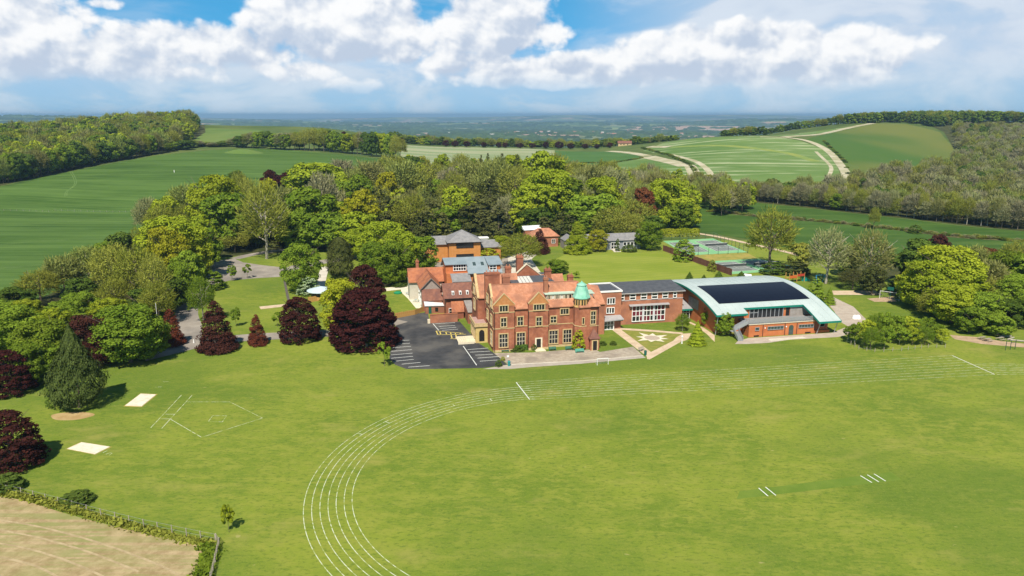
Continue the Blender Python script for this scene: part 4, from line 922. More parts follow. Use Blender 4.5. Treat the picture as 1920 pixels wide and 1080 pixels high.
for u in (69.4, 75.6, 79.0): SH.put('downpipe', MB().box(u - .08, u + .08, -1.55, -1.4, 0, 3.4), mat('brown_pipe', (.14, .06, .04), rough=.6))
for u in (70.0, 75.95): SH.put('wall_light', MB().box(u - .14, u + .14, -1.5, -1.4, 2.1, 2.4), WPAINT)
rail = MB()
for u in np.arange(65.4, 84.0, 1.55): rail.box(u - .03, u + .03, -1.56, -1.5, 3.58, 4.72)
rail.box(65.4, 83.95, -1.57, -1.5, 4.66, 4.74)
ro = SH.put('railing', rail, METAL); inf = MB()
for u in np.arange(65.5, 83.9, .12): inf.box(u, u + .06, -1.55, -1.52, 3.4, 4.62)
SH.put('railing_bars', inf, METAL, ro)
SH.put('curtain_wall', MB().box(68.3, 78.1, 3.68, 3.79, 3.6, 6.1), GLASS)
for u in (68.3, 69.5, 70.7, 71.9, 73.1, 74.3, 75.5, 76.7, 77.9): SH.put('glazing_post', MB().box(u - .07, u + .07, 3.55, 3.675, 3.6, 6.1), METAL)
SH.put('glazing_rail', MB().box(68.3, 70.7, 3.56, 3.67, 4.9, 5.02), METAL); SH.put('door', MB().box(78.85, 79.85, 3.7, 3.79, 3.6, 5.9), DOORB)
SH.put('boarding', MB().box(80.0, 87.8, 3.66, 3.79, 3.6, 6.1), CLAD)
SH.put('wall', MB().box(84.02, 88.0, -1.3, 3.78, 0, 3.35), BRICK); SH.put('plinth', MB().box(84.0, 88.4, -1.6, -1.31, 0, .7), BRICK3)
SH.window(85.6, 87.0, 1.7, 2.8, -1.3, 1, 1, frame=METAL, fw=.06)
for (u, w_), (u2, w2) in (((89.2, -2.4), (89.3, -3.6)), ((84.3, -2.2), (84.6, -3.4)), ((58.2, 2.2), (58.2, 1.2)), ((62.0, 2.0), (62.0, 1.2))): SH.put('prop', MB().bar((u, w_, 0), (u2, w2, rz(w2) - .35), .1, 6), METAL)
SH.put('side_window', MB().box(58.9, 58.995, 14, 20, 3.4, 6.2), CLAD); SH.put('side_door', MB().box(58.9, 58.995, 24, 26, 0, 2.4), DOORB); SH.put('soffit_beam', MB().box(59.2, 66.0, 1.1, 3.78, 4.9, 5.2), DARKM)
for u, wd in ((67, 1.4), (81.5, 1.6)): SH.put('vent_grille', MB().box(u, u + wd, -1.46, -1.4, .1, .45), DOORB)
# outside stair
stn = MB()
for k in range(10): a = 65.3 - k * .36; z = 3.5 - k * .17; stn.box(a - .36, a, -1.2, .1, z - .12, z)
for k in range(10): b = -1.2 - k * .27; z = 1.8 - k * .18; stn.box(61.3, 62.7, b - .27, b, max(z - .12, 0), z)
stn.box(60.9, 61.75, -1.22, .12, 1.64, 1.8)
sto = SH.put('outside_stair', stn, METAL); sb = MB()
for y in (-1.2, .1):
    sb.hexa([(61.7, y - .02, 1.9), (65.4, y - .02, 3.6), (65.4, y + .02, 3.6), (61.7, y + .02, 1.9)], [(61.7, y - .02, 2.75), (65.4, y - .02, 4.5), (65.4, y + .02, 4.5), (61.7, y + .02, 2.75)])
for x in (61.3, 62.7): sb.hexa([(x - .02, -3.9, .1), (x + .02, -3.9, .1), (x + .02, -1.2, 1.9), (x - .02, -1.2, 1.9)], [(x - .02, -3.9, .95), (x + .02, -3.9, .95), (x + .02, -1.2, 2.75), (x - .02, -1.2, 2.75)])
SH.put('stair_side', sb, METAL, sto)

# ---- older cottages and ranges to the west of the house
CT = Bld('gabled_cottage', -13.2, 44, 'old cottage with red tiled roof and tile-hung front gable west of the house', 'cottage')
CT.box('wall', mat('cottage_render', (.46, .42, .35), (.52, .48, .41), scale=.7, rough=.9), -13.0, -7.5, 44.02, 56, 0, 5.8); CT.gable_wall('tile_hung_gable', mat('tile_hanging', (.27, .22, .19), (.33, .27, .24), scale=2.5, rough=.9), 'u', 44, .3, -13.1, -7.4, 3.2, 6.0, 8.9, -10.2)
CT.gable_roof('roof', TILE3, -13.5, -7.0, 43.6, 59, 5.9, 9.05, 'w', .2, -10.2); CT.box('rear_wall', MATS['cottage_render'], -15.6, -5.4, 56.02, 63, 0, 5.6); CT.gable_roof('roof', TILE3, -15.9, -5.0, 55.4, 63.6, 5.6, 9.2, 'u', .2)
CT.put('lean_to_roof', MB().hexa([(-13.2, 41.2, 3.0), (-7.1, 41.2, 3.0), (-7.3, 43.98, 5.7), (-13.0, 43.98, 5.7)], [(-13.2, 41.2, 3.15), (-7.1, 41.2, 3.15), (-7.3, 43.98, 5.95), (-13.0, 43.98, 5.95)]), TILE2)
CT.box('lean_to_wall', BRICK2, -12.9, -7.4, 41.4, 43.98, 0, 3.0); CT.chimney(-12.6, 62, .9, .9, 8, 11.0, BRICK, 1)
bg_ = MB()
for sg in (-1, 1):
    e = -10.2 + sg * 3.2; q = [(e, 43.45, 5.75), (e, 43.6, 5.75), (-10.2, 43.6, 9.0), (-10.2, 43.45, 9.0)]
    if sg > 0: q = q[::-1]
    bg_.hexa(q, [(x, y, z + .25) for x, y, z in q])
CT.put('bargeboard', bg_, mat('weathered_board', (.20, .17, .15), rough=.8))
for w0 in (46, 49, 52): CT.window(w0, w0 + 1.2, 1.0, 2.4, -13.0, 2, 1, 'left', frame=WPAINT, fw=.1)
for w0 in (46.5, 51): CT.window(w0, w0 + 1.2, 3.6, 4.8, -13.0, 2, 1, 'left', frame=WPAINT, fw=.1)
LT = Bld('flat_roofed_store', -12.6, 39.8, 'small brick store with white sloping roof and green door before the cottage', 'outbuilding')
LT.box('wall', BRICK2, -12.5, -6.5, 38.6, 41.1, 0, 2.1); LT.put('roof', MB().hexa([(-12.7, 38.3, 2.3), (-6.3, 38.3, 2.1), (-6.3, 41.15, 2.1), (-12.7, 41.15, 2.9)], [(-12.7, 38.3, 2.45), (-6.3, 38.3, 2.25), (-6.3, 41.15, 2.25), (-12.7, 41.15, 3.05)]), mat('white_felt', (.60, .60, .62), (.68, .68, .7), scale=.8)); LT.put('door', MB().box(-11.6, -10.8, 38.53, 38.62, .02, 2.0), DARKM); LT.window(-9.7, -9.0, .8, 1.6, 38.6, 1, 1, frame=BLACKP, fw=.06)
DB = Bld('dormer_range', -7.8, 33, 'two-storey range with brown tiled roof and three small white dormer vents', 'building')
DB.box('wall', BRICK, -7.2, 1.0, 33.4, 41, 0, 5.5); DB.gable_roof('roof', TILE2, -7.9, 1.4, 32.9, 41.6, 5.5, 9.0, 'u', .2)
for c in (-5.15, -3.1, -1.1): v = DB.put('dormer_vent', MB().box(c - .36, c + .36, 33.85, 35.2, 6.2, 7.2), WPAINT); DB.put('louvre', MB().box(c - .16, c + .16, 33.80, 33.86, 6.4, 7.05), BLACKP, v)
DB.put('eaves_board', MB().box(-7.6, 1.1, 32.75, 32.9, 5.2, 5.5), BLACKP); DB.window(-6.4, -5.6, 1.0, 2.6, 33.4, 1, 2, frame=WPAINT, fw=.1)
lo = DB.put('lower_roof', MB().hexa([(-5.9, 31.2, 1.9), (-2.4, 31.2, 1.9), (-2.4, 33.38, 4.7), (-5.9, 33.38, 4.7)], [(-5.9, 31.2, 2.05), (-2.4, 31.2, 2.05), (-2.4, 33.38, 4.9), (-5.9, 33.38, 4.9)]), TILE3)
DB.box('lower_wall', BRICK, -5.7, -2.6, 31.5, 33.38, 0, 2.0); DB.put('stair_roof', MB().hexa([(-2.3, 25.5, 3.2), (-.2, 25.5, 3.2), (-.2, 33.3, 4.6), (-2.3, 33.3, 4.6)], [(-2.3, 25.5, 3.4), (-.2, 25.5, 3.4), (-.2, 33.3, 4.85), (-2.3, 33.3, 4.85)]), CLAD); DB.box('stair_wall', BRICK, -2.2, -.25, 25.8, 33.3, 0, 3.15)
GW = Bld('garden_wall', -12.6, 28.7, 'brick garden wall with cream end pier behind the upper parking bays', 'wall')
GW.box('wall', BRICK2, -12.2, -4.7, 28.6, 29.0, 0, 2.3); GW.put('coping', MB().box(-12.25, -4.65, 28.5, 29.1, 2.302, 2.42), TILE3); GW.put('pier', MB().box(-12.9, -12.22, 28.4, 29.1, 0, 1.1), STONEP)
MD = Bld('zinc_roofed_block', -4.9, 49.5, 'brick block with blue-grey zinc roof, white windows and two rooflights behind the house', 'building')
MD.box('wall', BRICK3, -4.9, 11.6, 50.2, 62, 0, 8.8); MD.put('roof', MB().hexa([(1.5, 49.3, 8.7), (12, 49.3, 8.7), (12, 57.5, 12.1), (1.5, 57.5, 12.1)], [(1.5, 49.3, 8.9), (12, 49.3, 8.9), (12, 57.5, 12.4), (1.5, 57.5, 12.4)]), ZINC)
MD.put('roof', MB().hexa([(-5.2, 51.6, 11.2), (1.49, 51.6, 11.2), (1.49, 57.5, 12.1), (-5.2, 57.5, 12.1)], [(-5.2, 51.6, 11.4), (1.49, 51.6, 11.4), (1.49, 57.5, 12.4), (-5.2, 57.5, 12.4)]), ZINC); MD.put('roof', MB().hexa([(-5.2, 57.5, 12.1), (12, 57.5, 12.1), (12, 63, 9), (-5.2, 63, 9)], [(-5.2, 57.502, 12.4), (12, 57.502, 12.4), (12, 63, 9.2), (-5.2, 63, 9.2)]), ZINC)
MD.put('wall', MB().box(-4.9, 1.49, 52.2, 57.6, 8.802, 11.25), BRICK3); MD.window(-2.5, 1.2, 9.4, 11.1, 52.2, 5, 2, frame=WPAINT, bar=WPAINT, fw=.15, bw=.14)
dd_ = MD.put('dormer', MB().box(8.0, 11.58, 50.6, 55, 8.81, 11.0), BRICK3); MD.put('dormer_roof', MB().hexa([(7.7, 50.1, 11.0), (12.2, 50.1, 11.0), (12.2, 56.6, 12.2), (7.7, 56.6, 12.2)], [(7.7, 50.1, 11.2), (12.2, 50.1, 11.2), (12.2, 56.6, 12.5), (7.7, 56.6, 12.5)]), ZINC, dd_); MD.window(8.3, 10.2, 9.5, 10.8, 50.6, 2, 2, frame=WPAINT, bar=WPAINT, fw=.14, bw=.12, parent=dd_)
for u in (3.6, 6.1): z = 8.9 + 4.2 * .427; MD.put('rooflight', MB().hexa([(u, 53.0, 10.45), (u + .9, 53.0, 10.45), (u + .9, 54.6, 11.15), (u, 54.6, 11.15)], [(u, 53.0, 10.55), (u + .9, 53.0, 10.55), (u + .9, 54.6, 11.25), (u, 54.6, 11.25)]), GLASSG)
MD.put('lower_roof', MB().hexa([(-3.6, 47.0, 6.9), (2.2, 47.0, 6.9), (2.0, 50.18, 8.7), (-3.8, 50.18, 8.7)], [(-3.6, 47.0, 7.05), (2.2, 47.0, 7.05), (2.0, 50.18, 8.9), (-3.8, 50.18, 8.9)]), SLATEL); MD.box('lower_wall', WPAINT, -3.3, 2.0, 47.4, 50.18, 0, 6.9)
# ---- buildings further back
OB = Bld('hip_roofed_classroom', 3.4, 110, 'orange brick two-storey classroom block with grey hipped slate roof', 'building')
OB.box('wall', BRICK4, 3.4, 15.5, 110, 122, 0, 8.1); OB.hip_roof('roof', SLATEL, 2.6, 16.3, 109.2, 123, 8.15, 12.0, 9.2, 9.3, 116, 116.2); OB.put('eaves_board', MB().box(2.8, 16.1, 109.05, 109.2, 7.85, 8.1), BLACKP)
OB.window(6.3, 12.7, 6.0, 7.5, 110, 5, 1, frame=BLACKP, fw=.1, bar=BLACKP); OB.window(6.2, 12.7, 2.2, 3.4, 110, 5, 1, frame=BLACKP, fw=.1, bar=BLACKP)
OB.box('side_wall', BRICK4, -4.5, 3.38, 114, 122, 0, 6.8); OB.put('side_roof', MB().hexa([(-5, 113.2, 6.8), (3.38, 113.2, 6.8), (3.38, 122.4, 6.8), (-5, 122.4, 6.8)], [(-5, 113.2, 7.0), (3.38, 113.2, 7.0), (3.38, 119, 9.4), (-3, 119, 9.4)]), SLATEL)
OB.box('side_wall', BRICK4, 15.52, 24, 113, 121, 0, 5.2); OB.put('side_roof', MB().hexa([(15.52, 112.3, 5.2), (24.4, 112.3, 5.2), (24.4, 121.6, 5.2), (15.52, 121.6, 5.2)], [(15.52, 112.3, 5.4), (24.4, 112.3, 5.4), (22.5, 118, 7.4), (15.52, 118, 7.4)]), SLATEL)
SD = Bld('timber_shed', 12, 176, 'pale shed with green double doors at the foot of the wood', 'shed'); SD.box('wall', RENDER_, 12, 19, 176, 182, 0, 4.2); SD.gable_roof('roof', mat('pale_sheet_roof', (.55, .52, .47), rough=.8), 11.6, 19.4, 175.5, 182.5, 4.2, 6.0, 'w', .15); SD.put('door', MB().box(14, 17.2, 175.9, 176, .02, 3.4), mat('sage_green_paint', (.16, .19, .12), rough=.7))
RB = Bld('tiled_lodge', 43, 138, 'brick lodge with orange tiled roof behind the dark purple tree', 'building'); RB.box('wall', BRICK2, 43, 54, 138, 146, 0, 4.6); RB.hip_roof('roof', TILE, 42.4, 54.6, 137.4, 146.6, 4.6, 7.6, 46, 51, 141.9, 142.1)
RB.put('porch_roof', MB().hexa([(41, 146.7, 6.0), (49, 146.7, 6.2), (49, 151, 6.2), (41, 151, 6.0)], [(41, 146.7, 6.2), (49, 146.7, 6.4), (49, 151, 7.6), (41, 151, 7.4)]), mat('white_sheet', (.72, .72, .74), rough=.5)); RB.box('rear_wall', BRICK2, 41.4, 48.8, 147, 150.8, 0, 5.99); RB.window(51.2, 52.6, 1.6, 3.2, 138, 2, 2, frame=WPAINT, fw=.12)
CB = Bld('grey_cabin', 61, 125, 'long low grey classroom cabin with pale slate roof beyond the back lawn', 'cabin')
CB.box('wall', mat('grey_weatherboard', (.22, .23, .26), (.26, .27, .30), scale=1), 61, 86.6, 125.5, 134, 0, 4.0); CB.gable_roof('roof', SLATEL, 60.4, 87.2, 124.8, 134.7, 4.0, 6.3, 'u', .2)
for a in (62.5, 65, 67.5, 79.0, 80.6, 82.2, 83.8): CB.window(a, a + 1.2, 1.7, 3.0, 125.5, 1, 1, frame=WPAINT, fw=.14)
CB.window(73.6, 77.0, .2, 3.0, 125.5, 3, 2, frame=WPAINT, bar=WPAINT, fw=.16, bw=.16); CB.put('ramp', MB().hexa([(73, 120, 0), (76, 120, 0), (76.6, 125.3, 0), (73.6, 125.3, 0)], [(73, 120, .05), (76, 120, .05), (76.6, 125.3, .5), (73.6, 125.3, .5)]), SLAB)
CB2 = Bld('side_cabin', 54.6, 130, 'dark-gabled cabin with grey roof between the lodge and the long cabin', 'cabin'); CB2.box('wall', CLAD, 54.8, 60.3, 130.5, 137.3, 0, 3.6); CB2.gable_roof('roof', SLATEL, 54.65, 60.35, 130, 137.35, 3.7, 5.6, 'w', .18); CB2.window(56.2, 57.8, 1.4, 2.8, 130.5, 1, 1, frame=WPAINT, fw=.16)
WH = Bld('white_kiosk', 20, 140, 'tiny white kiosk with flat roof behind the classroom block', 'kiosk'); WH.box('wall', WPAINT, 20, 23.4, 138, 141, 0, 4.6); WH.box('roof', WPAINT, 19.6, 23.8, 137.6, 141.4, 4.602, 4.9); WH.window(20.5, 22.9, 2.4, 3.9, 138, 2, 1, frame=WPAINT, fw=.1, glass=GLASSG)
# round pavilion among the trees
rx, ry = G(603, 560); RP = empty('round_pavilion', (rx, ry, 0), 0, 'round timber pavilion with pale blue conical roof beside the golden tree', 'pavilion')
MB().lathe([(3.1, 0), (3.1, 2.6)], 16).build('wall', mat('dark_glazing', (.05, .05, .05), rough=.3), RP); MB().lathe([(4.3, 2.6), (4.3, 2.8), (.3, 3.9)], 16).build('roof', mat('pale_blue_roof', (.50, .60, .66), (.55, .65, .70), scale=.4, rough=.4), RP); MB().lathe([(3.16, .1), (3.16, 1.2)], 16).build('timber_cladding', TIMB, RP)
# ------------------------------------------------------------------ trees: meshes shared between copies, leaf colour per kind
def leafmat(name, dark, light, warm=None, trans=.22):
    m = bpy.data.materials.new(name); m.use_nodes = True; nt = NT(m.node_tree); m.node_tree.nodes.clear()
    at = nt.n('ShaderNodeAttribute', attribute_name='tint').outputs['Fac']
    oi = nt.n('ShaderNodeObjectInfo').outputs['Random']
    c = nt.mix(at, dark, light)
    if warm: c = nt.mix(nt.m('MULTIPLY', nt.step(oi, .3, 1.0), .8), c, nt.mix(at, tuple(q * .75 for q in warm), warm))
    h = nt.n('ShaderNodeHueSaturation', {'Hue': nt.m('ADD', nt.m('MULTIPLY', oi, .03), .49), 'Value': nt.m('ADD', nt.m('MULTIPLY', oi, .30), .85), 'Color': c}).outputs[0]
    d = nt.n('ShaderNodeBsdfDiffuse', {'Color': h}); t = nt.n('ShaderNodeBsdfTranslucent', {'Color': nt.mix(1.0, h, (1.1, 1.15, .6), 'MULTIPLY')})
    mx = nt.n('ShaderNodeMixShader', {0: trans, 1: d.outputs[0], 2: t.outputs[0]})
    m.node_tree.links.new(mx.outputs[0], nt.n('ShaderNodeOutputMaterial').inputs[0]); MATS[name] = m; return m
LEAF = {
    'lime': leafmat('lime_leaves', (.19, .255, .015), (.35, .415, .032), (.41, .40, .03), .28),
    'green': leafmat('green_leaves', (.105, .175, .015), (.215, .295, .030), (.27, .32, .032), .28),
    'deep': leafmat('deep_green_leaves', (.052, .098, .014), (.115, .172, .026), (.14, .175, .03)),
    'copper': leafmat('copper_leaves', (.027, .0095, .009), (.078, .025, .020), (.070, .021, .019), .12),
    'russet': leafmat('russet_leaves', (.105, .030, .018), (.21, .070, .032), (.19, .085, .03), .2),
    'gold': leafmat('golden_leaves', (.25, .265, .014), (.41, .40, .03), (.38, .37, .025), .26),
    'olive': leafmat('olive_leaves', (.165, .190, .024), (.305, .32, .050), (.31, .28, .055)),
    'twig': leafmat('budding_twigs', (.175, .180, .050), (.30, .295, .100), (.26, .285, .06), .16),
    'grey': leafmat('grey_twigs', (.205, .195, .100), (.335, .315, .175), (.28, .275, .11), .12),
    'yew': leafmat('yew_needles', (.048, .062, .016), (.105, .115, .032), (.115, .105, .035), .08),
    'cypress': leafmat('cypress_scales', (.042, .060, .015), (.10, .128, .034), None, .08),
    'blossom': leafmat('hawthorn_leaves', (.12, .19, .05), (.46, .50, .34), None, .2),
    'hedge': leafmat('hedge_leaves', (.18, .22, .014), (.34, .35, .03), None, .15),
    'shrub': leafmat('shrub_leaves', (.060, .105, .016), (.13, .18, .035), None, .15),
}
BARK = mat('bark', (.11, .085, .06), (.17, .135, .10), scale=2, rough=.95)
BARKP = mat('pale_bark', (.30, .27, .21), (.40, .36, .29), scale=2, rough=.95)
def unit(v): return v / np.maximum(np.linalg.norm(v, axis=-1, keepdims=True), 1e-9)
def cards(rng, pos, nrm, size, aspect=1.0, axis=None):
    """leaf clumps: small bent lozenges at pos facing nrm"""
    n = len(pos); r = unit(rng.normal(size=(n, 3))) if axis is None else axis
    a = unit(np.cross(nrm, r)); b = np.cross(nrm, a); s = size[:, None]
    if axis is not None: a, b = b, a
    p = np.stack([pos - a * s * aspect, pos - b * s * .62 + nrm * s * .12, pos + a * s * aspect, pos + b * s * .62 + nrm * s * .12], 1)
    return p.reshape(-1, 3)
def quadmesh(name, V, tint, tubes=None, two=False):
    n = len(V) // 4; nv = len(V); tv = np.array(tubes.v, float).reshape(-1, 3) if tubes and tubes.v else np.zeros((0, 3)); tf = tubes.f if tubes else []
    me = bpy.data.meshes.new(name); allv = np.concatenate([V, tv]); me.vertices.add(len(allv)); me.vertices.foreach_set('co', allv.ravel())
    lt = [4] * n + [len(f) for f in tf]; idx = list(range(nv)) + [i + nv for f in tf for i in f]
    me.loops.add(len(idx)); me.loops.foreach_set('vertex_index', idx); me.polygons.add(len(lt))
    st_ = np.concatenate([[0], np.cumsum(lt)[:-1]]); me.polygons.foreach_set('loop_start', st_.astype('i4')); me.polygons.foreach_set('loop_total', np.array(lt, 'i4'))
    at = me.attributes.new('tint', 'FLOAT', 'FACE'); at.data.foreach_set('value', np.concatenate([tint, np.full(len(tf), .3)]).astype('f4'))
    me.materials.append(None)
    if two: me.materials.append(BARK); me.polygons.foreach_set('material_index', np.array([0] * n + [1] * len(tf), 'i4'))
    me.update(calc_edges=True); return me
HT, RD = 20.0, 8.0                                # size the prototypes are built at
def trunk_mb(rng, h, r, limbs=5, spread=RD, top=.75, thin=1.0, n=6):
    mb = MB(); lean = rng.normal(size=2) * .02 * h; mb.bar((0, 0, -.6), (lean[0] * .5, lean[1] * .5, h * .35), r, n, r * .72); mb.bar((lean[0] * .5, lean[1] * .5, h * .34), (lean[0], lean[1], h * top), r * .72, n, r * .2)
    for k in range(limbs):
        z = h * rng.uniform(.25, .6); t = 2 * math.pi * (k + rng.uniform(0, .6)) / limbs; L = spread * rng.uniform(.5, .85); e = Vector((math.cos(t) * L, math.sin(t) * L, z + L * rng.uniform(.5, 1.1)))
        mb.bar((0, 0, z), e, r * .42 * thin, 4, r * .08)
        for j in range(2):
            f = rng.uniform(.4, .8); s = Vector((0, 0, z)).lerp(e, f); t2 = t + rng.uniform(-1, 1); mb.bar(s, s + Vector((math.cos(t2) * L * .5, math.sin(t2) * L * .5, L * .5)), r * .2 * thin, 3, r * .05)
    return mb
def crown_broad(seed, n, leaf, lobes=105, low=.05, shape='dome'):
    rng = np.random.default_rng(seed); out = []
    zz = rng.uniform(-.86, 1.0, lobes); th = rng.uniform(0, 2 * math.pi, lobes); q = np.sqrt(1 - zz * zz * .9); d = np.stack([np.cos(th) * q, np.sin(th) * q, zz], 1)
    zc, zr = HT * (low + .97) / 2, HT * (.97 - low) / 2
    fr = rng.uniform(.60, .90, lobes); lc = np.stack([d[:, 0] * RD * fr, d[:, 1] * RD * fr, zc + d[:, 2] * zr * .86], 1); lr = rng.uniform(.13, .25, lobes) * RD
    k = int(lobes * .2); lc[:k] *= np.array([.35, .35, 1]); lr[:k] *= 1.2
    if shape == 'skirt':
        h = rng.uniform(0, 1, lobes) ** 1.15; t = rng.uniform(0, 2 * math.pi, lobes); rr = np.sqrt(np.clip(1 - h * h, .02, 1)) * .90 * np.where(rng.uniform(size=lobes) < .8, rng.uniform(.86, 1, lobes), rng.uniform(.3, .9, lobes)); lc = np.stack([np.cos(t) * rr * RD, np.sin(t) * rr * RD, HT * (.05 + h * .87)], 1); lr = RD * rng.uniform(.11, .19, lobes)
    if shape == 'cone':
        h = rng.uniform(0, 1, lobes) ** 1.25; t = rng.uniform(0, 2 * math.pi, lobes); rr = (1 - h) ** .60 * .84 * (rng.uniform(.65, 1, lobes)); lc = np.stack([np.cos(t) * rr * RD, np.sin(t) * rr * RD, HT * (low + .03 + h * (.92 - low))], 1); lr = RD * (.13 + .17 * (1 - h))
    li = rng.choice(lobes, n, p=lr ** 2 / (lr ** 2).sum())
    ld = unit(rng.normal(size=(n, 3)) + np.array([0, 0, .35]) + unit(lc[li] - np.array([0, 0, zc * .9])) * .75)
    sq = np.array([1.15, 1.15, .80 if shape == 'dome' else .55])
    pos = lc[li] + ld * lr[li][:, None] * sq * rng.uniform(.70, 1.08, n)[:, None]
    nrm = unit(ld * .9 + rng.normal(size=(n, 3)) * .42 + np.array([0, 0, .25]))
    if shape == 'cone': nrm = unit(nrm + np.array([0, 0, .5]))
    pos[:, 2] = np.maximum(pos[:, 2], HT * .012 + rng.uniform(0, .02 * HT, n))
    tint = np.clip(.5 + rng.normal(size=lobes)[li] * .17 + rng.normal(size=n) * .2, 0, 1)
    return cards(rng, pos, nrm, leaf * rng.uniform(.6, 1.25, n)), tint, rng
def crown_twig(seed, n, leaf, buds=.4):
    rng = np.random.default_rng(seed); nb = int(n * buds); nt_ = n - nb
    d = unit(rng.normal(size=(n, 3))); d[:, 2] = np.abs(d[:, 2]) * 1.35 - .62; d = unit(d); lob = 1 + .16 * np.sin(d[:, 0] * 5 + seed) * np.cos(d[:, 1] * 6 + seed) + .1 * np.sin(d[:, 2] * 9)
    rr = rng.uniform(.30, 1, n) ** .45 * lob
    pos = np.stack([d[:, 0] * RD * .9 * rr, d[:, 1] * RD * .9 * rr, HT * .57 + d[:, 2] * HT * .41 * rr], 1)
    ax = unit(d + np.array([0, 0, .7]) + rng.normal(size=(n, 3)) * .35); nr = unit(np.cross(ax, rng.normal(size=(n, 3))))
    A = cards(rng, pos[:nt_], nr[:nt_], leaf * rng.uniform(.8, 1.5, nt_), 1.0, ax[:nt_]).reshape(-1, 4, 3)
    c = A.mean(1, keepdims=True); long = unit(ax[:nt_])[:, None]; A2 = A - c; al = (A2 * long).sum(-1, keepdims=True) * long; A = c + al * 1.7 + (A2 - al) * .26
    Bc = cards(rng, pos[nt_:], unit(d[nt_:] + rng.normal(size=(nb, 3)) * .6), leaf * .5 * rng.uniform(.6, 1.2, nb))
    return np.concatenate([A.reshape(-1, 3), Bc]), np.clip(.5 + rng.normal(size=n) * .25, 0, 1), rng
def crown_conifer(seed, n, leaf, col=False, tiers=0, taper=.92):
    rng = np.random.default_rng(seed); h = 1 - np.sqrt(rng.uniform(0.0, 1, n)) if not col else rng.uniform(0, 1, n)
    t = rng.uniform(0, 2 * math.pi, n)
    if col: prof = np.clip(np.minimum(1.0, .55 + h * 2.2) * (1 - np.maximum(h - .16, 0) / .84) ** taper, .03, 1)
    else: prof = np.clip(1 - h, .02, 1) ** .9
    if tiers: ph = (h * tiers) % 1.0; prof = prof * (1.02 - .42 * ph)
    bump = 1 + .13 * np.sin(t * 5 + h * 21) * np.cos(t * 3 - h * 13 + seed) + (.10 * np.sin(t * 2 + h * 7 + 1) + .08 * np.sin(t * 9 - h * 33) if col else 0) + rng.normal(size=n) * .05
    r = RD * prof * bump * rng.uniform(.82, 1.02, n); base = .07 if not tiers else .05
    pos = np.stack([np.cos(t) * r, np.sin(t) * r, HT * (base + h * (.985 - base))], 1)
    nrm = unit(np.stack([np.cos(t), np.sin(t), np.full(n, .35 if not tiers else .8)], 1) + rng.normal(size=(n, 3)) * .38)
    ax = unit(np.array([0, 0, 1.0]) + rng.normal(size=(n, 3)) * .25) if col else None
    tint = np.clip(.5 + .3 * (bump - 1) / .13 * .6 + rng.normal(size=n) * .2, 0, 1)
    return cards(rng, pos, nrm, leaf * rng.uniform(.6, 1.2, n), 1.0 if not col else 1.15, ax), tint, rng
PROTO = {}
def proto(kind, variants, fn, trunk):
    PROTO[kind] = []
    for k in range(variants):
        V, tint, rng = fn(k); PROTO[kind].append((quadmesh(kind + '_crown', V, tint), trunk(rng).mesh(kind + '_trunk', BARK)))
proto('broad', 4, lambda k: crown_broad(10 + k, 5600, .60), lambda g: trunk_mb(g, HT, .5))
proto('near', 3, lambda k: crown_broad(30 + k, 12500, .36, 150, .02), lambda g: trunk_mb(g, HT, .5))
proto('layered', 2, lambda k: crown_broad(40 + k, 14000, .36, 170, .02, 'cone'), lambda g: trunk_mb(g, HT, .45, 6, RD * .8))
proto('skirt', 2, lambda k: crown_broad(45 + k, 17000, .33, 300, .0, 'skirt'), lambda g: trunk_mb(g, HT, .5))
proto('open', 2, lambda k: crown_broad(47 + k, 2600, .62, 46, .26), lambda g: trunk_mb(g, HT, .3, 6, RD * .7))
proto('airy', 3, lambda k: crown_twig(48 + k, 3000, .62, .5), lambda g: trunk_mb(g, HT, .5, 13, RD, .9, 1.2))
proto('twig', 4, lambda k: crown_twig(50 + k, 4600, .72, .42), lambda g: trunk_mb(g, HT, .42, 9, RD, .88, 1.1))
proto('leafing', 2, lambda k: crown_twig(60 + k, 5200, .60, .75), lambda g: trunk_mb(g, HT, .42, 9, RD, .88, 1.1))
proto('dark', 3, lambda k: crown_broad(77 + k, 4600, .55, 90, .02, 'cone'), lambda g: trunk_mb(g, HT, .4, 0))
proto('conifer', 2, lambda k: crown_conifer(70 + k, 3600, .62, False, 7), lambda g: trunk_mb(g, HT, .4, 0))
proto('spruce', 1, lambda k: crown_conifer(75, 5200, .62, False, 8), lambda g: trunk_mb(g, HT, .4, 0))
proto('column', 2, lambda k: crown_conifer(80 + k, 17000, .26, True), lambda g: trunk_mb(g, HT * .8, .55, 0))
proto('blunt', 1, lambda k: crown_conifer(85, 12000, .32, True, 0, .36), lambda g: trunk_mb(g, HT * .8, .55, 0))
proto('sapling', 2, lambda k: crown_broad(90 + k, 1500, .85, 30, .30), lambda g: trunk_mb(g, HT, .3, 4, RD * .6))
proto('bush', 2, lambda k: crown_broad(95 + k, 3000, .62, 120, .0, 'skirt'), lambda g: trunk_mb(g, HT * .4, .3, 3, RD * .4))
counter = {}
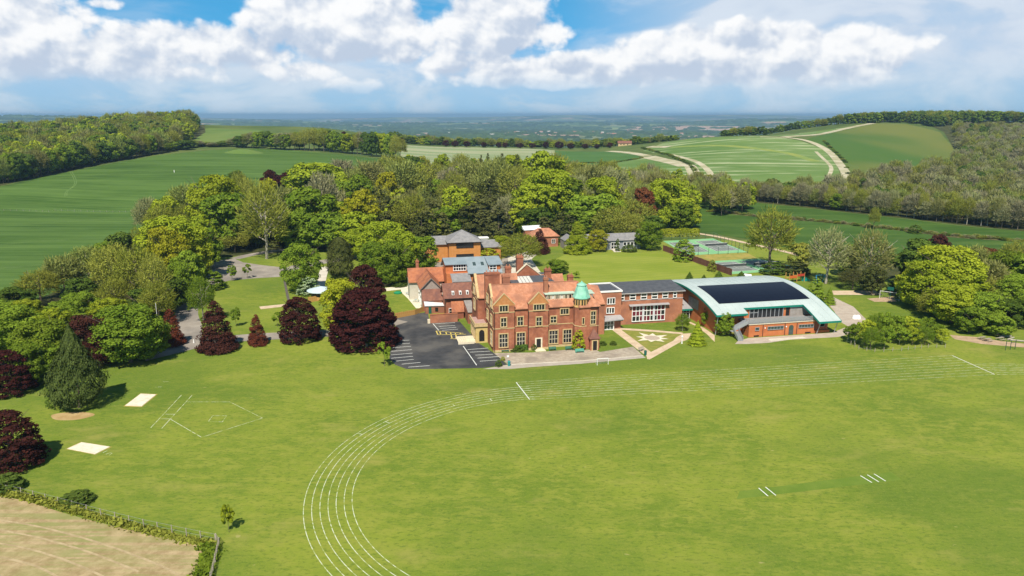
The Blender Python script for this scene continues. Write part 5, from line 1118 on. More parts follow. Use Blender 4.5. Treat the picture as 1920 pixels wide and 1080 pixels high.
def tree(form, leaf, px, top, width, base=None, Y=None, zone='', name=None, what=None, label=None, group=None, pale=False, cat='tree', sink=0.0):
    """a tree seen at pixel column px with its top at pixel row top and its crown width pixels wide, standing at pixel row base or at distance Y"""
    if base is not None: x, y = RT(px, base)
    else: d = ray(px, top); y = Y; x = d[0] * Y / d[1]
    d = ray(px, top); zt = CAM_H + d[2] * y / d[1]; zg = hgt(x, y) - sink; zm = (zt + zg) / 2
    x = (px - 960) / FPX * (y * math.cos(PITCH) + (CAM_H - zm) * math.sin(PITCH))          # the crown's middle stands in the pixel column
    dep = y * math.cos(PITCH) + (CAM_H - zg) * math.sin(PITCH); hh = max(zt - zg, 1.0); rr = width / 2 * dep / FPX
    return plant(form, leaf, x, y, zg, hh, rr, px, zone, name, what, label, group, pale, cat)
def plant(form, leaf, x, y, zg, hh, rr, px, zone, name, what, label, group, pale=False, cat='tree'):
    v = PROTO[form]; crown, trunk = v[rnd.randrange(len(v))]
    o = empty(name or what.replace(' ', '_').replace('-', '_'), (x, y, zg), rnd.uniform(0, 6.28)); o.scale = (rr / RD, rr / RD, hh / HT)
    c = link('crown', crown, o); c.material_slots[0].link = 'OBJECT'; c.material_slots[0].material = LEAF[leaf]
    t = link('trunk', trunk, o)
    if pale: t.material_slots[0].link = 'OBJECT'; t.material_slots[0].material = BARKP
    tag(o, label, cat, group)
    if label is None: counter.setdefault((what, zone), []).append((px, o))
    return o
ORD = ['leftmost', 'second', 'third', 'fourth', 'fifth', 'sixth', 'seventh', 'eighth', 'ninth', 'tenth', 'eleventh', 'twelfth', 'thirteenth', 'fourteenth', 'fifteenth', 'sixteenth', 'seventeenth', 'eighteenth', 'nineteenth', 'twentieth']
def ordinal(k):
    if k < 20: return ORD[k]
    return {2: 'twenty', 3: 'thirty', 4: 'forty', 5: 'fifty'}[(k + 1) // 10] + ('-' + ['', 'first'] [0:1][0] + (['th', 'first', 'second', 'third', 'fourth', 'fifth', 'sixth', 'seventh', 'eighth', 'ninth'][(k + 1) % 10]))
def number_labels():
    for (what, zone), L in counter.items():
        L.sort(key=lambda q: q[0])
        for k, (px, o) in enumerate(L):
            if len(L) == 1: o['label'] = f'{what} {zone}'
            else:
                n = ordinal(k); o['label'] = f'{n} {what} from the left {zone}' if k else f'leftmost {what} {zone}'
            o['group'] = f'{what}s {zone}'

KIND = {'lime': ('broad', 'lime', 'lime-green beech'), 'green': ('broad', 'green', 'mid-green broadleaf'), 'deep': ('broad', 'deep', 'dark green broadleaf'), 'copper': ('broad', 'copper', 'dark copper beech'),
        'gold': ('broad', 'gold', 'golden-leaved tree'), 'olive': ('leafing', 'olive', 'olive half-leafed tree'), 'twig': ('twig', 'twig', 'brown budding tree'), 'grey': ('twig', 'grey', 'grey leafless tree'),
        'yew': ('dark', 'yew', 'dark yew'), 'russet': ('broad', 'russet', 'russet-leaved tree'), 'nlime': ('near', 'lime', 'lime-green beech'), 'ngreen': ('near', 'green', 'leafy green tree'), 'ngold': ('near', 'gold', 'golden-leaved tree'),
        'ncopper': ('near', 'copper', 'dark copper beech'), 'ndeep': ('near', 'deep', 'dark green tree')}
def wood(zone, rows):
    for k, px, top, wd, Y in rows:
        f, l, what = KIND[k]; tree(f, l, px, top, wd, Y=Y, zone=zone, what=what, pale=k in ('twig', 'grey') and rnd.random() < .4)
        if 'behind' in zone and rnd.random() < .42 and Y > 300:                   # close the gaps with neighbours a little behind
            k2 = ('lime', 'green', 'olive', 'lime')[rnd.randrange(4)]; f, l, what = KIND[k2]; tree(f, l, px + rnd.uniform(-34, 34), top + rnd.uniform(4, 16), wd * .8, Y=Y + rnd.uniform(6, 26), zone=zone, what=what)
wood('in the belt west of the drive', [('ngreen', 15, 568, 120, 166), ('ngreen', 82, 596, 112, 153), ('nlime', 60, 590, 90, 168), ('ngreen', 50, 640, 80, 146), ('ngreen', 118, 640, 66, 150), ('lime', 104, 575, 64, 176), ('ncopper', 162, 588, 84, 160), ('ncopper', 185, 620, 50, 157), ('ngreen', 238, 568, 136, 161), ('ngreen', 275, 590, 84, 163),
    ('olive', 72, 508, 84, 215), ('twig', 118, 480, 84, 226), ('twig', 165, 464, 84, 238), ('olive', 212, 458, 92, 222), ('olive', 255, 462, 92, 212), ('olive', 290, 480, 66, 203), ('olive', 180, 548, 70, 196), ('green', 118, 560, 60, 196), ('deep', 28, 536, 70, 206),
    ('nlime', 322, 402, 132, 246), ('olive', 266, 428, 62, 268), ('deep', 230, 434, 72, 256), ('green', 200, 452, 60, 252), ('deep', 150, 520, 60, 212), ('lime', 50, 560, 60, 198), ('olive', 215, 520, 70, 202), ('twig', 20, 545, 60, 214), ('green', -20, 560, 90, 195), ('deep', 290, 500, 60, 212), ('ngold', 312, 420, 84, 238), ('nlime', 362, 428, 74, 248), ('green', 352, 466, 60, 228), ('deep', 322, 516, 62, 205), ('ngreen', 338, 488, 56, 214), ('olive', 296, 528, 70, 193), ('lime', 372, 400, 66, 278), ('green', 388, 425, 56, 268), ('ngreen', 150, 545, 70, 190), ('lime', 205, 555, 66, 185), ('deep', 268, 540, 70, 196)])
wood('in the wood above the drive', [('nlime', 408, 322, 104, 318), ('green', 425, 355, 96, 305), ('lime', 392, 348, 84, 322), ('deep', 455, 390, 60, 318), ('twig', 346, 348, 76, 356), ('lime', 312, 365, 60, 338), ('grey', 276, 372, 50, 340), ('olive', 305, 384, 72, 318), ('olive', 350, 385, 70, 318),
    ('twig', 536, 352, 78, 336), ('olive', 470, 336, 62, 388), ('copper', 508, 317, 38, 436), ('copper', 538, 321, 46, 430), ('gold', 504, 331, 42, 392), ('green', 585, 346, 112, 308), ('green', 560, 385, 74, 302), ('green', 612, 392, 70, 302), ('lime', 592, 298, 108, 424), ('grey', 604, 326, 70, 378), ('lime', 640, 322, 60, 420), ('yew', 520, 400, 70, 318), ('yew', 470, 410, 50, 314), ('green', 478, 395, 62, 312), ('olive', 440, 430, 60, 300), ('lime', 545, 400, 66, 310), ('green', 632, 405, 60, 300), ('lime', 628, 372, 66, 330), ('deep', 440, 318, 50, 430), ('olive', 450, 322, 44, 420), ('deep', 655, 372, 60, 345)])
wood('in the wood behind the cottages', [('gold', 676, 352, 74, 318), ('lime', 670, 395, 90, 300), ('nlime', 722, 412, 96, 262), ('nlime', 750, 430, 84, 250), ('ngreen', 738, 450, 76, 240), ('green', 790, 438, 70, 256), ('ngreen', 700, 452, 60, 246), ('lime', 660, 432, 60, 284), ('lime', 690, 430, 60, 280),
    ('yew', 712, 345, 74, 362), ('yew', 742, 372, 76, 346), ('gold', 726, 316, 44, 404), ('yew', 812, 372, 84, 318), ('yew', 790, 395, 66, 310), ('yew', 806, 330, 50, 345), ('olive', 772, 366, 84, 330), ('twig', 756, 302, 96, 436), ('twig', 694, 303, 84, 452), ('grey', 640, 300, 66, 468), ('olive', 800, 308, 96, 440), ('grey', 842, 318, 62, 420), ('twig', 665, 318, 64, 440), ('green', 675, 325, 60, 400), ('deep', 770, 292, 60, 520), ('olive', 735, 290, 80, 500), ('lime', 828, 287, 36, 540), ('olive', 865, 288, 50, 530)])
wood('in the wood behind the classrooms', [('yew', 900, 360, 96, 350), ('yew', 872, 385, 76, 342), ('yew', 935, 385, 66, 340), ('lime', 855, 345, 64, 362), ('lime', 862, 375, 44, 345), ('grey', 952, 370, 64, 350), ('twig', 884, 304, 92, 424), ('twig', 930, 300, 96, 412), ('olive', 966, 312, 90, 402), ('yew', 920, 330, 70, 380), ('olive', 850, 322, 60, 400),
    ('yew', 942, 284, 26, 520), ('yew', 915, 285, 18, 524), ('yew', 970, 287, 26, 520), ('yew', 902, 288, 16, 524), ('yew', 988, 290, 22, 520), ('lime', 960, 286, 40, 530), ('lime', 1018, 279, 92, 432), ('nlime', 1030, 312, 104, 366), ('lime', 1000, 338, 84, 350), ('deep', 1060, 348, 74, 368), ('lime', 985, 372, 60, 344), ('deep', 1005, 385, 66, 338), ('yew', 1055, 395, 80, 330), ('yew', 1020, 405, 60, 328),
    ('nlime', 1128, 326, 84, 350), ('green', 1104, 362, 92, 340), ('green', 1140, 360, 70, 338), ('twig', 1106, 309, 76, 424), ('grey', 1152, 316, 72, 434), ('lime', 1168, 315, 40, 460), ('twig', 1196, 345, 66, 352), ('russet', 1204, 350, 52, 344), ('olive', 1150, 385, 86, 330), ('olive', 1192, 376, 84, 336), ('olive', 1182, 402, 76, 324), ('nlime', 1250, 332, 94, 360), ('lime', 1232, 350, 60, 352), ('green', 1276, 372, 56, 352), ('green', 1085, 392, 66, 334), ('grey', 1080, 330, 60, 400), ('deep', 1215, 400, 60, 332), ('twig', 1230, 325, 60, 450), ('olive', 1060, 318, 60, 440)])
wood('at the east edge of the playing field', [('nlime', 1768, 456, 138, 214), ('nlime', 1738, 485, 104, 208), ('lime', 1802, 490, 92, 208), ('deep', 1722, 446, 92, 238), ('copper', 1758, 438, 44, 252), ('twig', 1822, 462, 84, 252), ('ngreen', 1888, 468, 92, 226), ('twig', 1852, 490, 84, 218), ('russet', 1846, 462, 50, 262), ('ngreen', 1908, 512, 84, 202), ('nlime', 1788, 532, 96, 194), ('ngreen', 1842, 545, 88, 190), ('green', 1874, 588, 58, 182), ('lime', 1712, 508, 66, 222), ('olive', 1760, 545, 84, 198), ('olive', 1870, 522, 70, 205), ('green', 1820, 575, 56, 184), ('deep', 1900, 560, 70, 190), ('green', 1930, 470, 80, 220), ('olive', 1905, 452, 70, 250), ('deep', 1690, 520, 50, 228)])
# trees that stand alone
def solo(form, leaf, px, top, wd, base, name, label, pale=False, cat='tree', group=None, sink=0): return tree(form, leaf, px, top, wd, base, name=name, label=label, pale=pale, cat=cat, group=group, sink=sink)
solo('column', 'cypress', 138, 606, 106, 778, 'cypress_tree', 'tall dark cypress with a broad skirt standing on bare earth')
solo('bush', 'deep', 100, 722, 30, 772, 'cypress_shoot', 'small dark bush against the left foot of the tall cypress', cat='bush')
solo('skirt', 'copper', 12, 652, 92, 742, 'copper_beech', 'dark copper tree at the picture edge behind the tall cypress')
solo('skirt', 'copper', 12, 768, 122, 884, 'copper_beech', 'dark copper tree at the picture edge above the stony field')
solo('layered', 'russet', 320, 578, 48, 655, 'copper_beech', 'small reddish copper tree by the flagpole at the drive')
solo('layered', 'copper', 404, 562, 74, 657, 'copper_beech', 'dark purple beech at the bend of the drive')
solo('layered', 'russet', 481, 588, 36, 648, 'young_copper_beech', 'small reddish young beech on the drive verge')
solo('skirt', 'copper', 560, 552, 78, 643, 'copper_beech', 'reddish-purple beech between the small red beech and the golden tree')
solo('near', 'gold', 637, 518, 80, 634, 'golden_tree', 'bright golden-green tree beside the big dark beech')
solo('skirt', 'copper', 683, 492, 92, 618, 'copper_beech', 'dark purple beech rising behind the big beech by the car park')
solo('skirt', 'copper', 680, 535, 130, 652, 'copper_beech', 'largest dark purple beech with low skirt beside the car park')
solo('sapling', 'green', 720, 640, 27, 688, 'young_tree', 'young green tree at the corner of the car park')
solo('leafing', 'green', 378, 520, 54, 612, 'birch_tree', 'light green weeping birch inside the bend of the drive', True)
solo('bush', 'green', 390, 505, 62, 545, 'pine_bush', 'spreading dark green bush by the upper parking area', cat='bush')
for px, top, wd, base, lb in ((434, 496, 20, 529, 'left of two lollipop saplings by the upper parking area'), (463, 494, 17, 525, 'right of two lollipop saplings by the upper parking area'), (441, 574, 19, 613, 'thin sapling on the inner lawn behind the purple beech'), (519, 584, 19, 616, 'thin sapling on the inner lawn beside the reddish-purple beech'), (427, 944, 26, 1003, 'small yellow-green sapling alone on the near playing field')):
    solo('sapling', 'green' if base < 1000 else 'lime', px, top, wd, base, 'sapling', lb, group='saplings')
solo('near', 'green', 563, 453, 78, 549, 'hornbeam', 'dense green pyramidal tree at the north corner of the inner lawn')
solo('bush', 'blossom', 577, 518, 44, 555, 'hawthorn', 'small round hawthorn with white blossom before the green pyramidal tree', cat='tree')
solo('blunt', 'yew', 637, 444, 54, 524, 'yew_column', 'blunt dark green conifer column behind the round pavilion')
solo('airy', 'olive', 495, 348, 96, 487, 'bare_tree', 'tall half-bare tree with pale trunk above the upper parking area', True)
solo('layered', 'lime', 1083, 413, 52, 475, 'lime_tree', 'lime-green pear-shaped tree before the long grey cabin')
solo('near', 'gold', 1122, 430, 42, 473, 'golden_tree', 'small yellow-green tree between the pear-shaped tree and the cabin door')
solo('near', 'green', 1217, 413, 52, 471, 'maple_tree', 'round mid-green tree at the end of the long grey cabin')
solo('layered', 'copper', 1012, 428, 38, 478, 'purple_plum', 'dark purple upright tree in front of the tiled lodge')
solo('leafing', 'olive', 977, 438, 84, 502, 'walnut_tree', 'wide pale olive tree beside the service path')
solo('near', 'lime', 940, 440, 46, 482, 'lime_tree', 'lime-green tree behind the wide olive tree')
solo('bush', 'gold', 914, 464, 48, 492, 'golden_shrub', 'golden-green shrub mass against the orange classroom', cat='shrub')
solo('bush', 'olive', 812, 450, 34, 480, 'olive_bush', 'olive bush at the left corner of the orange classroom', cat='bush')
solo('broad', 'green', 1045, 486, 44, 516, 'small_tree', 'small green tree on the back lawn behind the chimneys')
solo('sapling', 'green', 1081, 508, 14, 523, 'sapling', 'tiny sapling on the back lawn beside the small tree')
solo('bush', 'green', 1283, 446, 42, 489, 'laurel_bush', 'dark green bush breaking the brown fence by the courts', cat='bush')
for px, top, wd, base, lb in ((1293, 509, 20, 530, 'leftmost dark little conifer behind the curved roof'), (1320, 514, 15, 530, 'second dark little conifer behind the curved roof'), (1348, 507, 26, 531, 'third and widest little conifer behind the curved roof'), (1390, 508, 30, 529, 'low conifer behind the curved roof next to the white tarpaulin')): solo('conifer', 'deep', px, top, wd, base, 'little_conifer', lb, group='little conifers behind the hall')
solo('bush', 'olive', 1335, 486, 18, 510, 'olive_bush', 'olive shrub on the brown fence below the courts', cat='bush')
solo('airy', 'olive', 1447, 391, 98, 506, 'ash_tree', 'big half-leafed olive tree over the tennis courts')
solo('airy', 'grey', 1553, 428, 84, 536, 'bare_tree', 'grey leafless tree above the playground', True)
solo('airy', 'twig', 1632, 432, 84, 541, 'bare_tree', 'brown budding tree with tall pale trunk right of the playground', True)
solo('broad', 'green', 1592, 458, 52, 520, 'small_tree', 'bright green tree between the two leafless trees')
solo('broad', 'olive', 1500, 452, 44, 512, 'small_tree', 'small olive tree beside the lower tennis court')
solo('broad', 'yew', 1637, 496, 46, 553, 'small_tree', 'dark small-crowned tree casting shade near the goal')
solo('leafing', 'yew', 1600, 505, 60, 545, 'scrub_bush', 'dark scrub under the leafless trees by the playground', cat='bush')
solo('conifer', 'green', 1556, 538, 26, 573, 'little_conifer', 'small green conifer beside the path right of the curved roof')
solo('bush', 'green', 1530, 520, 34, 566, 'laurel_bush', 'green bush peeping over the right slope of the curved roof', cat='bush')
solo('bush', 'deep', 1450, 490, 50, 516, 'scrub_bush', 'yellowish scrub below the big olive tree', cat='bush'); solo('bush', 'yew', 1490, 488, 60, 514, 'scrub_bush', 'dark scrub beside the lower tennis court', cat='bush')
for k, (px, top, wd, base) in enumerate([(1604, 607, 40, 652), (1624, 598, 40, 648), (1640, 588, 44, 644), (1660, 584, 44, 640), (1682, 590, 44, 642), (1702, 592, 44, 640), (1722, 598, 40, 641), (1740, 594, 40, 640), (1756, 606, 36, 645), (1768, 616, 30, 649), (1634, 612, 40, 656), (1660, 610, 40, 656), (1688, 612, 40, 654), (1712, 614, 40, 652), (1736, 614, 38, 650), (1592, 612, 26, 645)]):
    f, l = (('open', 'green'), ('open', 'lime'), ('leafing', 'green'), ('open', 'green'))[k % 4]; d = tree(f, l, px, top, wd * .86, base, zone='in the fenced copse right of the sports hall', what='young leafy tree', name='young_tree', pale=k % 3 == 0)
solo('leafing', 'green', 1280, 588, 30, 628, 'young_birch', 'young weeping birch beside the garden path', True)
solo('spruce', 'lime', 1308, 600, 36, 651, 'christmas_tree', 'small yellow-green spruce on a bare ring right of the star garden')
solo('near', 'green', 1330, 574, 30, 618, 'young_tree', 'slim dark tree against the left gable of the sports hall'); solo('near', 'green', 1358, 584, 36, 632, 'young_tree', 'round young tree under the left eave of the sports hall')
solo('bush', 'gold', 1085, 616, 27, 657, 'wall_shrub', 'tall golden shrub climbing the turret foot', cat='shrub')
solo('bush', 'deep', 1001, 644, 12, 661, 'topiary_bush', 'clipped dark bush beside the front door', cat='bush'); solo('bush', 'shrub', 935, 674, 15, 689, 'topiary_bush', 'clipped round bush at the terrace corner', cat='bush'); solo('bush', 'gold', 943, 674, 9, 683, 'golden_shrub', 'little golden shrub at the terrace corner', cat='shrub')
for px, top, wd, base, lb in ((968, 648, 34, 657, 'low green shrub bed under the ground-floor windows'), (1129, 640, 18, 653, 'clipped green shrub at the east end of the terrace'), (1150, 641, 14, 653, 'grey-green shrub beside the clipped green one'), (14, 888, 60, 930, 'rounded green bush at the picture edge by the stony field'), (143, 922, 62, 958, 'clipped oval bush on the fence line of the stony field'), (1158, 446, 9, 474, 'thin dark clipped column beside the cabin door'), (1180, 458, 30, 472, 'low olive shrub before the cabin windows'), (825, 582, 26, 590, 'green shrub behind the garden wall'), (748, 528, 30, 540, 'green shrubs left of the cottage'), (1006, 455, 12, 478, 'small green shrub on the service path')):
    solo('bush', 'shrub', px, top, wd, base, 'shrub', lb, cat='shrub')
# field bushes in the valley
for px, top, wd, base, lb in ((1305, 378, 19, 396, 'left of two round dark bushes in the valley field'), (1345, 380, 15, 396, 'right of two round dark bushes in the valley field'), (1717, 420, 26, 440, 'dark round bush alone on the rough bank'), (1640, 388, 22, 432, 'small leafy tree alone on the rough bank')): solo('bush' if base != 432 else 'leafing', 'deep' if base != 432 else 'olive', px, top, wd, base, 'field_bush', lb, cat='bush')
# line of copper beeches along the ridge and trees on the left crest
for px, top, wd in ((703, 250, 14), (717, 256, 16), (732, 257, 14), (753, 259, 12), (836, 262, 13), (853, 263, 14), (875, 264, 13), (907, 266, 12), (935, 267, 12), (947, 267, 11), (975, 268, 14), (998, 268, 13), (1023, 266, 13), (1048, 265, 17), (1070, 268, 14), (1097, 269, 13), (1119, 270, 12), (1143, 267, 12)): tree('broad', 'copper', px, top, wd, Y=985, zone='in the line on the ridge', what='copper beech')
for k, px in enumerate(range(318, 756, 9)):
    kd = ('green', 'deep', 'green', 'olive', 'lime', 'grey')[rnd.randrange(6)] if px > 480 else ('deep', 'grey', 'twig', 'green')[rnd.randrange(4)]
    f, l, what = KIND[kd]; y0 = 245 + 5 * math.sin(px * .05) + float(np.interp(px, (318, 400, 470, 500), (24, 18, 9, 0))) + max(0, (px - 690) * .25); tree(f, l, px, y0, 23 + rnd.random() * 9, Y=float(np.interp(px, (318, 400, 640), (690, 745, 745))) - max(0, px - 640) * .7 + rnd.uniform(-8, 25), zone='along the crest of the left field', what=what)
for px, top in ((645, 246), (669, 251)): tree('broad', 'copper', px, top, 16, Y=800, zone='along the crest of the left field', what='dark copper beech')
# front rows of the two hill woods
for k in range(46):
    px = 1292 + k * 14 + rnd.uniform(-3, 3); by = np.interp(px, (1285, 1400, 1500, 1600, 1700, 1800, 1960), (371, 378, 388, 400, 411, 423, 439)); x, y = RT(px, by); x *= 1.012; y *= 1.012
    kd = ('grey', 'grey', 'twig', 'twig', 'olive', 'green', 'grey')[rnd.randrange(7)]; f, l, what = KIND[kd]; plant(f, l, x, y, hgt(x, y), rnd.uniform(10, 15), rnd.uniform(3.5, 5.2), px, 'along the foot of the right-hand wood', None, what, None, None, rnd.random() < .3)
for k in range(26):
    px = -6 + k * 12 + rnd.uniform(-3, 3); by = np.interp(px, (0, 150, 300), (349, 317, 289)); x, y = RT(px, by); y *= 1.015; x *= 1.015
    kd = ('green', 'deep', 'olive', 'deep', 'twig', 'green')[rnd.randrange(6)]; f, l, what = KIND[kd]; plant(f, l, x, y, hgt(x, y), rnd.uniform(14, 20), rnd.uniform(5.5, 8), px, 'along the edge of the left-hand wood', None, what, None, None)
number_labels()

# ------------------------------------------------------------------ woods that read as one mass: copies of low trees set by geometry nodes
lib = bpy.data.collections.new('wood_library')
def low_tree(name, V, tint, tb, leaf):
    me = quadmesh(name, V, tint, tb, True); me.materials[0] = LEAF[leaf]; o = bpy.data.objects.new(name, me); return o
def library(name, kinds):
    col = bpy.data.collections.new(name)
    for i, (kd, leaf) in enumerate(kinds):
        if kd == 'b': V, t, g = crown_broad(200 + i, 1100, 1.2, 40, .0); tb = trunk_mb(g, HT, .4, 2)
        elif kd == 't': V, t, g = crown_twig(220 + i, 1300, 1.15, .45); tb = trunk_mb(g, HT, .4, 5, RD, .88, 1.0, 4)
        else: V, t, g = crown_conifer(240 + i, 700, 1.3, False, 6); tb = trunk_mb(g, HT, .4, 0)
        col.objects.link(low_tree('%s_%s' % (name, 'abcdefghij'[i]), V, t, tb, leaf))
    return col
LIBS = {'mixed': library('mixed_trees', [('b', 'green'), ('b', 'lime'), ('b', 'deep'), ('t', 'olive'), ('t', 'twig')]), 'bare': library('bare_trees', [('t', 'grey'), ('t', 'twig'), ('t', 'twig'), ('t', 'grey'), ('t', 'olive'), ('t', 'grey'), ('b', 'deep'), ('t', 'twig')]), 'budding': library('budding_trees', [('t', 'twig'), ('t', 'olive'), ('t', 'olive'), ('b', 'olive'), ('b', 'lime'), ('t', 'grey')]), 'dark': library('ridge_trees', [('b', 'deep'), ('b', 'green'), ('b', 'deep'), ('t', 'olive')])}
def gn_wood(name, pts, libn, label):
    """pts: (x, y, height, radius)"""
    me = bpy.data.meshes.new(name); me.vertices.add(len(pts)); me.vertices.foreach_set('co', np.array([(x, y, hgt(x, y) - .3) for x, y, h, r in pts], float).ravel())
    a = me.attributes.new('size', 'FLOAT_VECTOR', 'POINT'); a.data.foreach_set('vector', np.array([(r / RD, r / RD, h / HT) for x, y, h, r in pts], 'f4').ravel())
    o = link(name, me); tag(o, label, 'woodland', kind='stuff')
    ng = bpy.data.node_groups.new(name, 'GeometryNodeTree'); ng.interface.new_socket('Geometry', in_out='INPUT', socket_type='NodeSocketGeometry'); ng.interface.new_socket('Geometry', in_out='OUTPUT', socket_type='NodeSocketGeometry')
    N = ng.nodes; L = ng.links; gi = N.new('NodeGroupInput'); go = N.new('NodeGroupOutput'); m2p = N.new('GeometryNodeMeshToPoints'); iop = N.new('GeometryNodeInstanceOnPoints'); ci = N.new('GeometryNodeCollectionInfo')
    ci.inputs[0].default_value = LIBS[libn]; ci.inputs['Separate Children'].default_value = True; ci.inputs['Reset Children'].default_value = True
    na = N.new('GeometryNodeInputNamedAttribute'); na.data_type = 'FLOAT_VECTOR'; na.inputs[0].default_value = 'size'
    rv = N.new('FunctionNodeRandomValue'); rv.data_type = 'FLOAT_VECTOR'; rv.inputs[0].default_value = (0, 0, 0); rv.inputs[1].default_value = (0, 0, 6.283)
    ri = N.new('FunctionNodeRandomValue'); ri.data_type = 'INT'; ri.inputs['Min'].default_value = 0; ri.inputs['Max'].default_value = 20; ri.inputs['Seed'].default_value = 5
    ri.inputs[4].default_value = 0; ri.inputs[5].default_value = 20
    iop.inputs['Pick Instance'].default_value = True
    L.new(gi.outputs[0], m2p.inputs['Mesh']); L.new(m2p.outputs[0], iop.inputs['Points']); L.new(ci.outputs[0], iop.inputs['Instance']); L.new(rv.outputs[0], iop.inputs['Rotation']); L.new(na.outputs[0], iop.inputs['Scale'])
    L.new([s for s in ri.outputs if s.enabled][0], iop.inputs['Instance Index']); L.new(iop.outputs[0], go.inputs[0])
    md = o.modifiers.new('copies', 'NODES'); md.node_group = ng; return o
def scatter(poly, step_, hmin, hmax, rmin, rmax, seed):
    g = random.Random(seed); xs = [p[0] for p in poly]; ys = [p[1] for p in poly]; out = []; y = min(ys)
    while y < max(ys):
        x = min(xs) + g.random() * step_; k = 1 + max(0, y - 500) / 900
        while x < max(xs):
            p = (x + g.uniform(-.4, .4) * step_, y + g.uniform(-.4, .4) * step_)
            if bool(inside(poly, np.array(p[0]), np.array(p[1]))): out.append((*p, g.uniform(hmin, hmax), g.uniform(rmin, rmax)))
            x += step_
        y += step_ * .9
    return out
LW = PX((-60, 362), (0, 346), (150, 314), (300, 287), (318, 285)) + [(-335, 780), (-378, 900), (-440, 1060), (-540, 1050), (-760, 760), (-620, 430), (-430, 420)]
gn_wood('left_wood', scatter(LW, 12.5, 13, 20, 6, 9, 1), 'mixed', 'broadleaf wood covering the hill on the left behind the crop field')
RW = PX((1285, 369), (1400, 376), (1500, 386), (1600, 398), (1700, 409), (1800, 421), (1960, 437)) + [(700, 480), (860, 760), (860, 1010), (720, 1020)] + PX((1790, 246), (1796, 290), (1786, 306), (1730, 324), (1600, 346), (1560, 358), (1440, 365), (1340, 358))
gn_wood('right_wood', scatter(RW, 10.0, 6.5, 15, 3.6, 6.6, 2), 'bare', 'grey-brown leafless wood covering the hillside on the right')
DK = [(x, y, 16, 7.5) for x, y, h, r in scatter([RT(1640, 231), RT(1700, 231), RT(1760, 240), RT(1800, 232), (900, 1090), (1000, 1160), (560, 1190), (500, 1160)], 12, 14, 18, 6, 8, 3)]
gn_wood('ridge_wood', DK, 'dark', 'dark green wood along the skyline on the right')
HR = []
for k in range(60):
    t = k / 59; p = RT(1372 + t * 275, 250 - 24 * t ** 1.4); HR.append((p[0] + rnd.uniform(-6, 6), p[1] + rnd.uniform(10, 40), rnd.uniform(8, 12 + 5 * t), rnd.uniform(5, 7)))
gn_wood('hilltop_hedgerow', HR, 'dark', 'green line of trees along the far edge of the hill fields')
RG = [(px_ / FPX * 1040 - 960 / FPX * 1040 + rnd.uniform(-4, 4), 1025 + rnd.uniform(-6, 40), rnd.uniform(8, 13), rnd.uniform(5, 8)) for px_ in np.arange(735, 1260, 3.2)]
gn_wood('ridge_hedgerow', RG, 'mixed', 'green hedgerow trees behind the copper beeches on the ridge')
BF = scatter([(-130, 420), (-60, 380), (60, 380), (140, 420), (150, 520), (60, 580), (-70, 560)], 12, 13, 18, 5, 7, 6)
gn_wood('back_wood', BF, 'budding', 'brown budding tree tops filling the back of the school wood')
# scrub along the rough bank and the valley hedge
RBk = [(*RT(px_ + rnd.uniform(-3, 3), np.interp(px_, (1330, 1440, 1560, 1640, 1720, 1800, 1950), (397, 408, 418, 428, 436, 446, 456)) + rnd.uniform(-1, 1)), rnd.uniform(.8, 2.0), rnd.uniform(1.0, 2.2)) for px_ in np.arange(1330, 1940, 4)]
gn_wood('bank_scrub', RBk, 'bare', 'low brown scrub along the bank across the valley field')
HB = [(*RT(px_, np.interp(px_, (1205, 1255, 1290, 1318), (279, 292, 308, 336))), rnd.uniform(1.5, 3), rnd.uniform(2, 3)) for px_ in np.arange(1205, 1318, 3)] + [(*RT(px_, np.interp(px_, (1145, 1205), (306, 297))), 1.5, 2.0) for px_ in np.arange(1092, 1205, 4)] + [(*RT(px_, np.interp(px_, (1545, 1585, 1592), (266, 305, 335))), 2, 2.5) for px_ in np.arange(1545, 1592, 2.5)]
gn_wood('field_hedge', HB, 'dark', 'low dark hedges along the chalk tracks on the hill')
# distant woods on the plain: rounded canopy clumps
g = np.random.default_rng(5); V = []; Fq = []
base = [(math.cos(t) * c, math.sin(t) * c, s) for c, s in ((1, 0), (.8, .55), (.35, .92)) for t in [2 * math.pi * k / 7 for k in range(7)]] + [(0, 0, 1)]
fb = [(a * 7 + k, a * 7 + (k + 1) % 7, (a + 1) * 7 + (k + 1) % 7, (a + 1) * 7 + k) for a in (0, 1) for k in range(7)] + [(14 + k, 14 + (k + 1) % 7, 21) for k in range(7)]
cnt = 0
for c_ in range(1300):
    D = 1700 * (14000 / 1700) ** g.uniform(); th = g.uniform(-.72, .72); cx, cy = D * math.sin(th), D * math.cos(th); nn = g.integers(5, 12); L = D * .035; ang = g.uniform(-.35, .35)
    for q in range(nn):
        s = g.uniform(-1, 1) * L; x = cx + math.cos(ang) * s + g.normal() * L * .08; y = cy + math.sin(ang) * s + g.normal() * L * .12; z = hgt(x, y) - 1; r = (10 + D * .0022) * g.uniform(.6, 1.4); hh = g.uniform(9, 15) + D * .0006
        n0_ = len(V); V += [(x + a * r * 1.5, y + b * r, z + c * hh) for a, b, c in base]; Fq += [tuple(i + n0_ for i in f) for f in fb]
me = bpy.data.meshes.new('distant_woods'); me.from_pydata(V, [], Fq); me.materials.append(mat('distant_foliage', (.035, .065, .024), (.065, .105, .034), scale=.02, rough=1.0, c3=(.03, .05, .02), scale2=.003)); me.update()
tag(link('distant_woods', me), 'far-off woods and hedges scattered over the blue plain', 'woodland', kind='stuff')
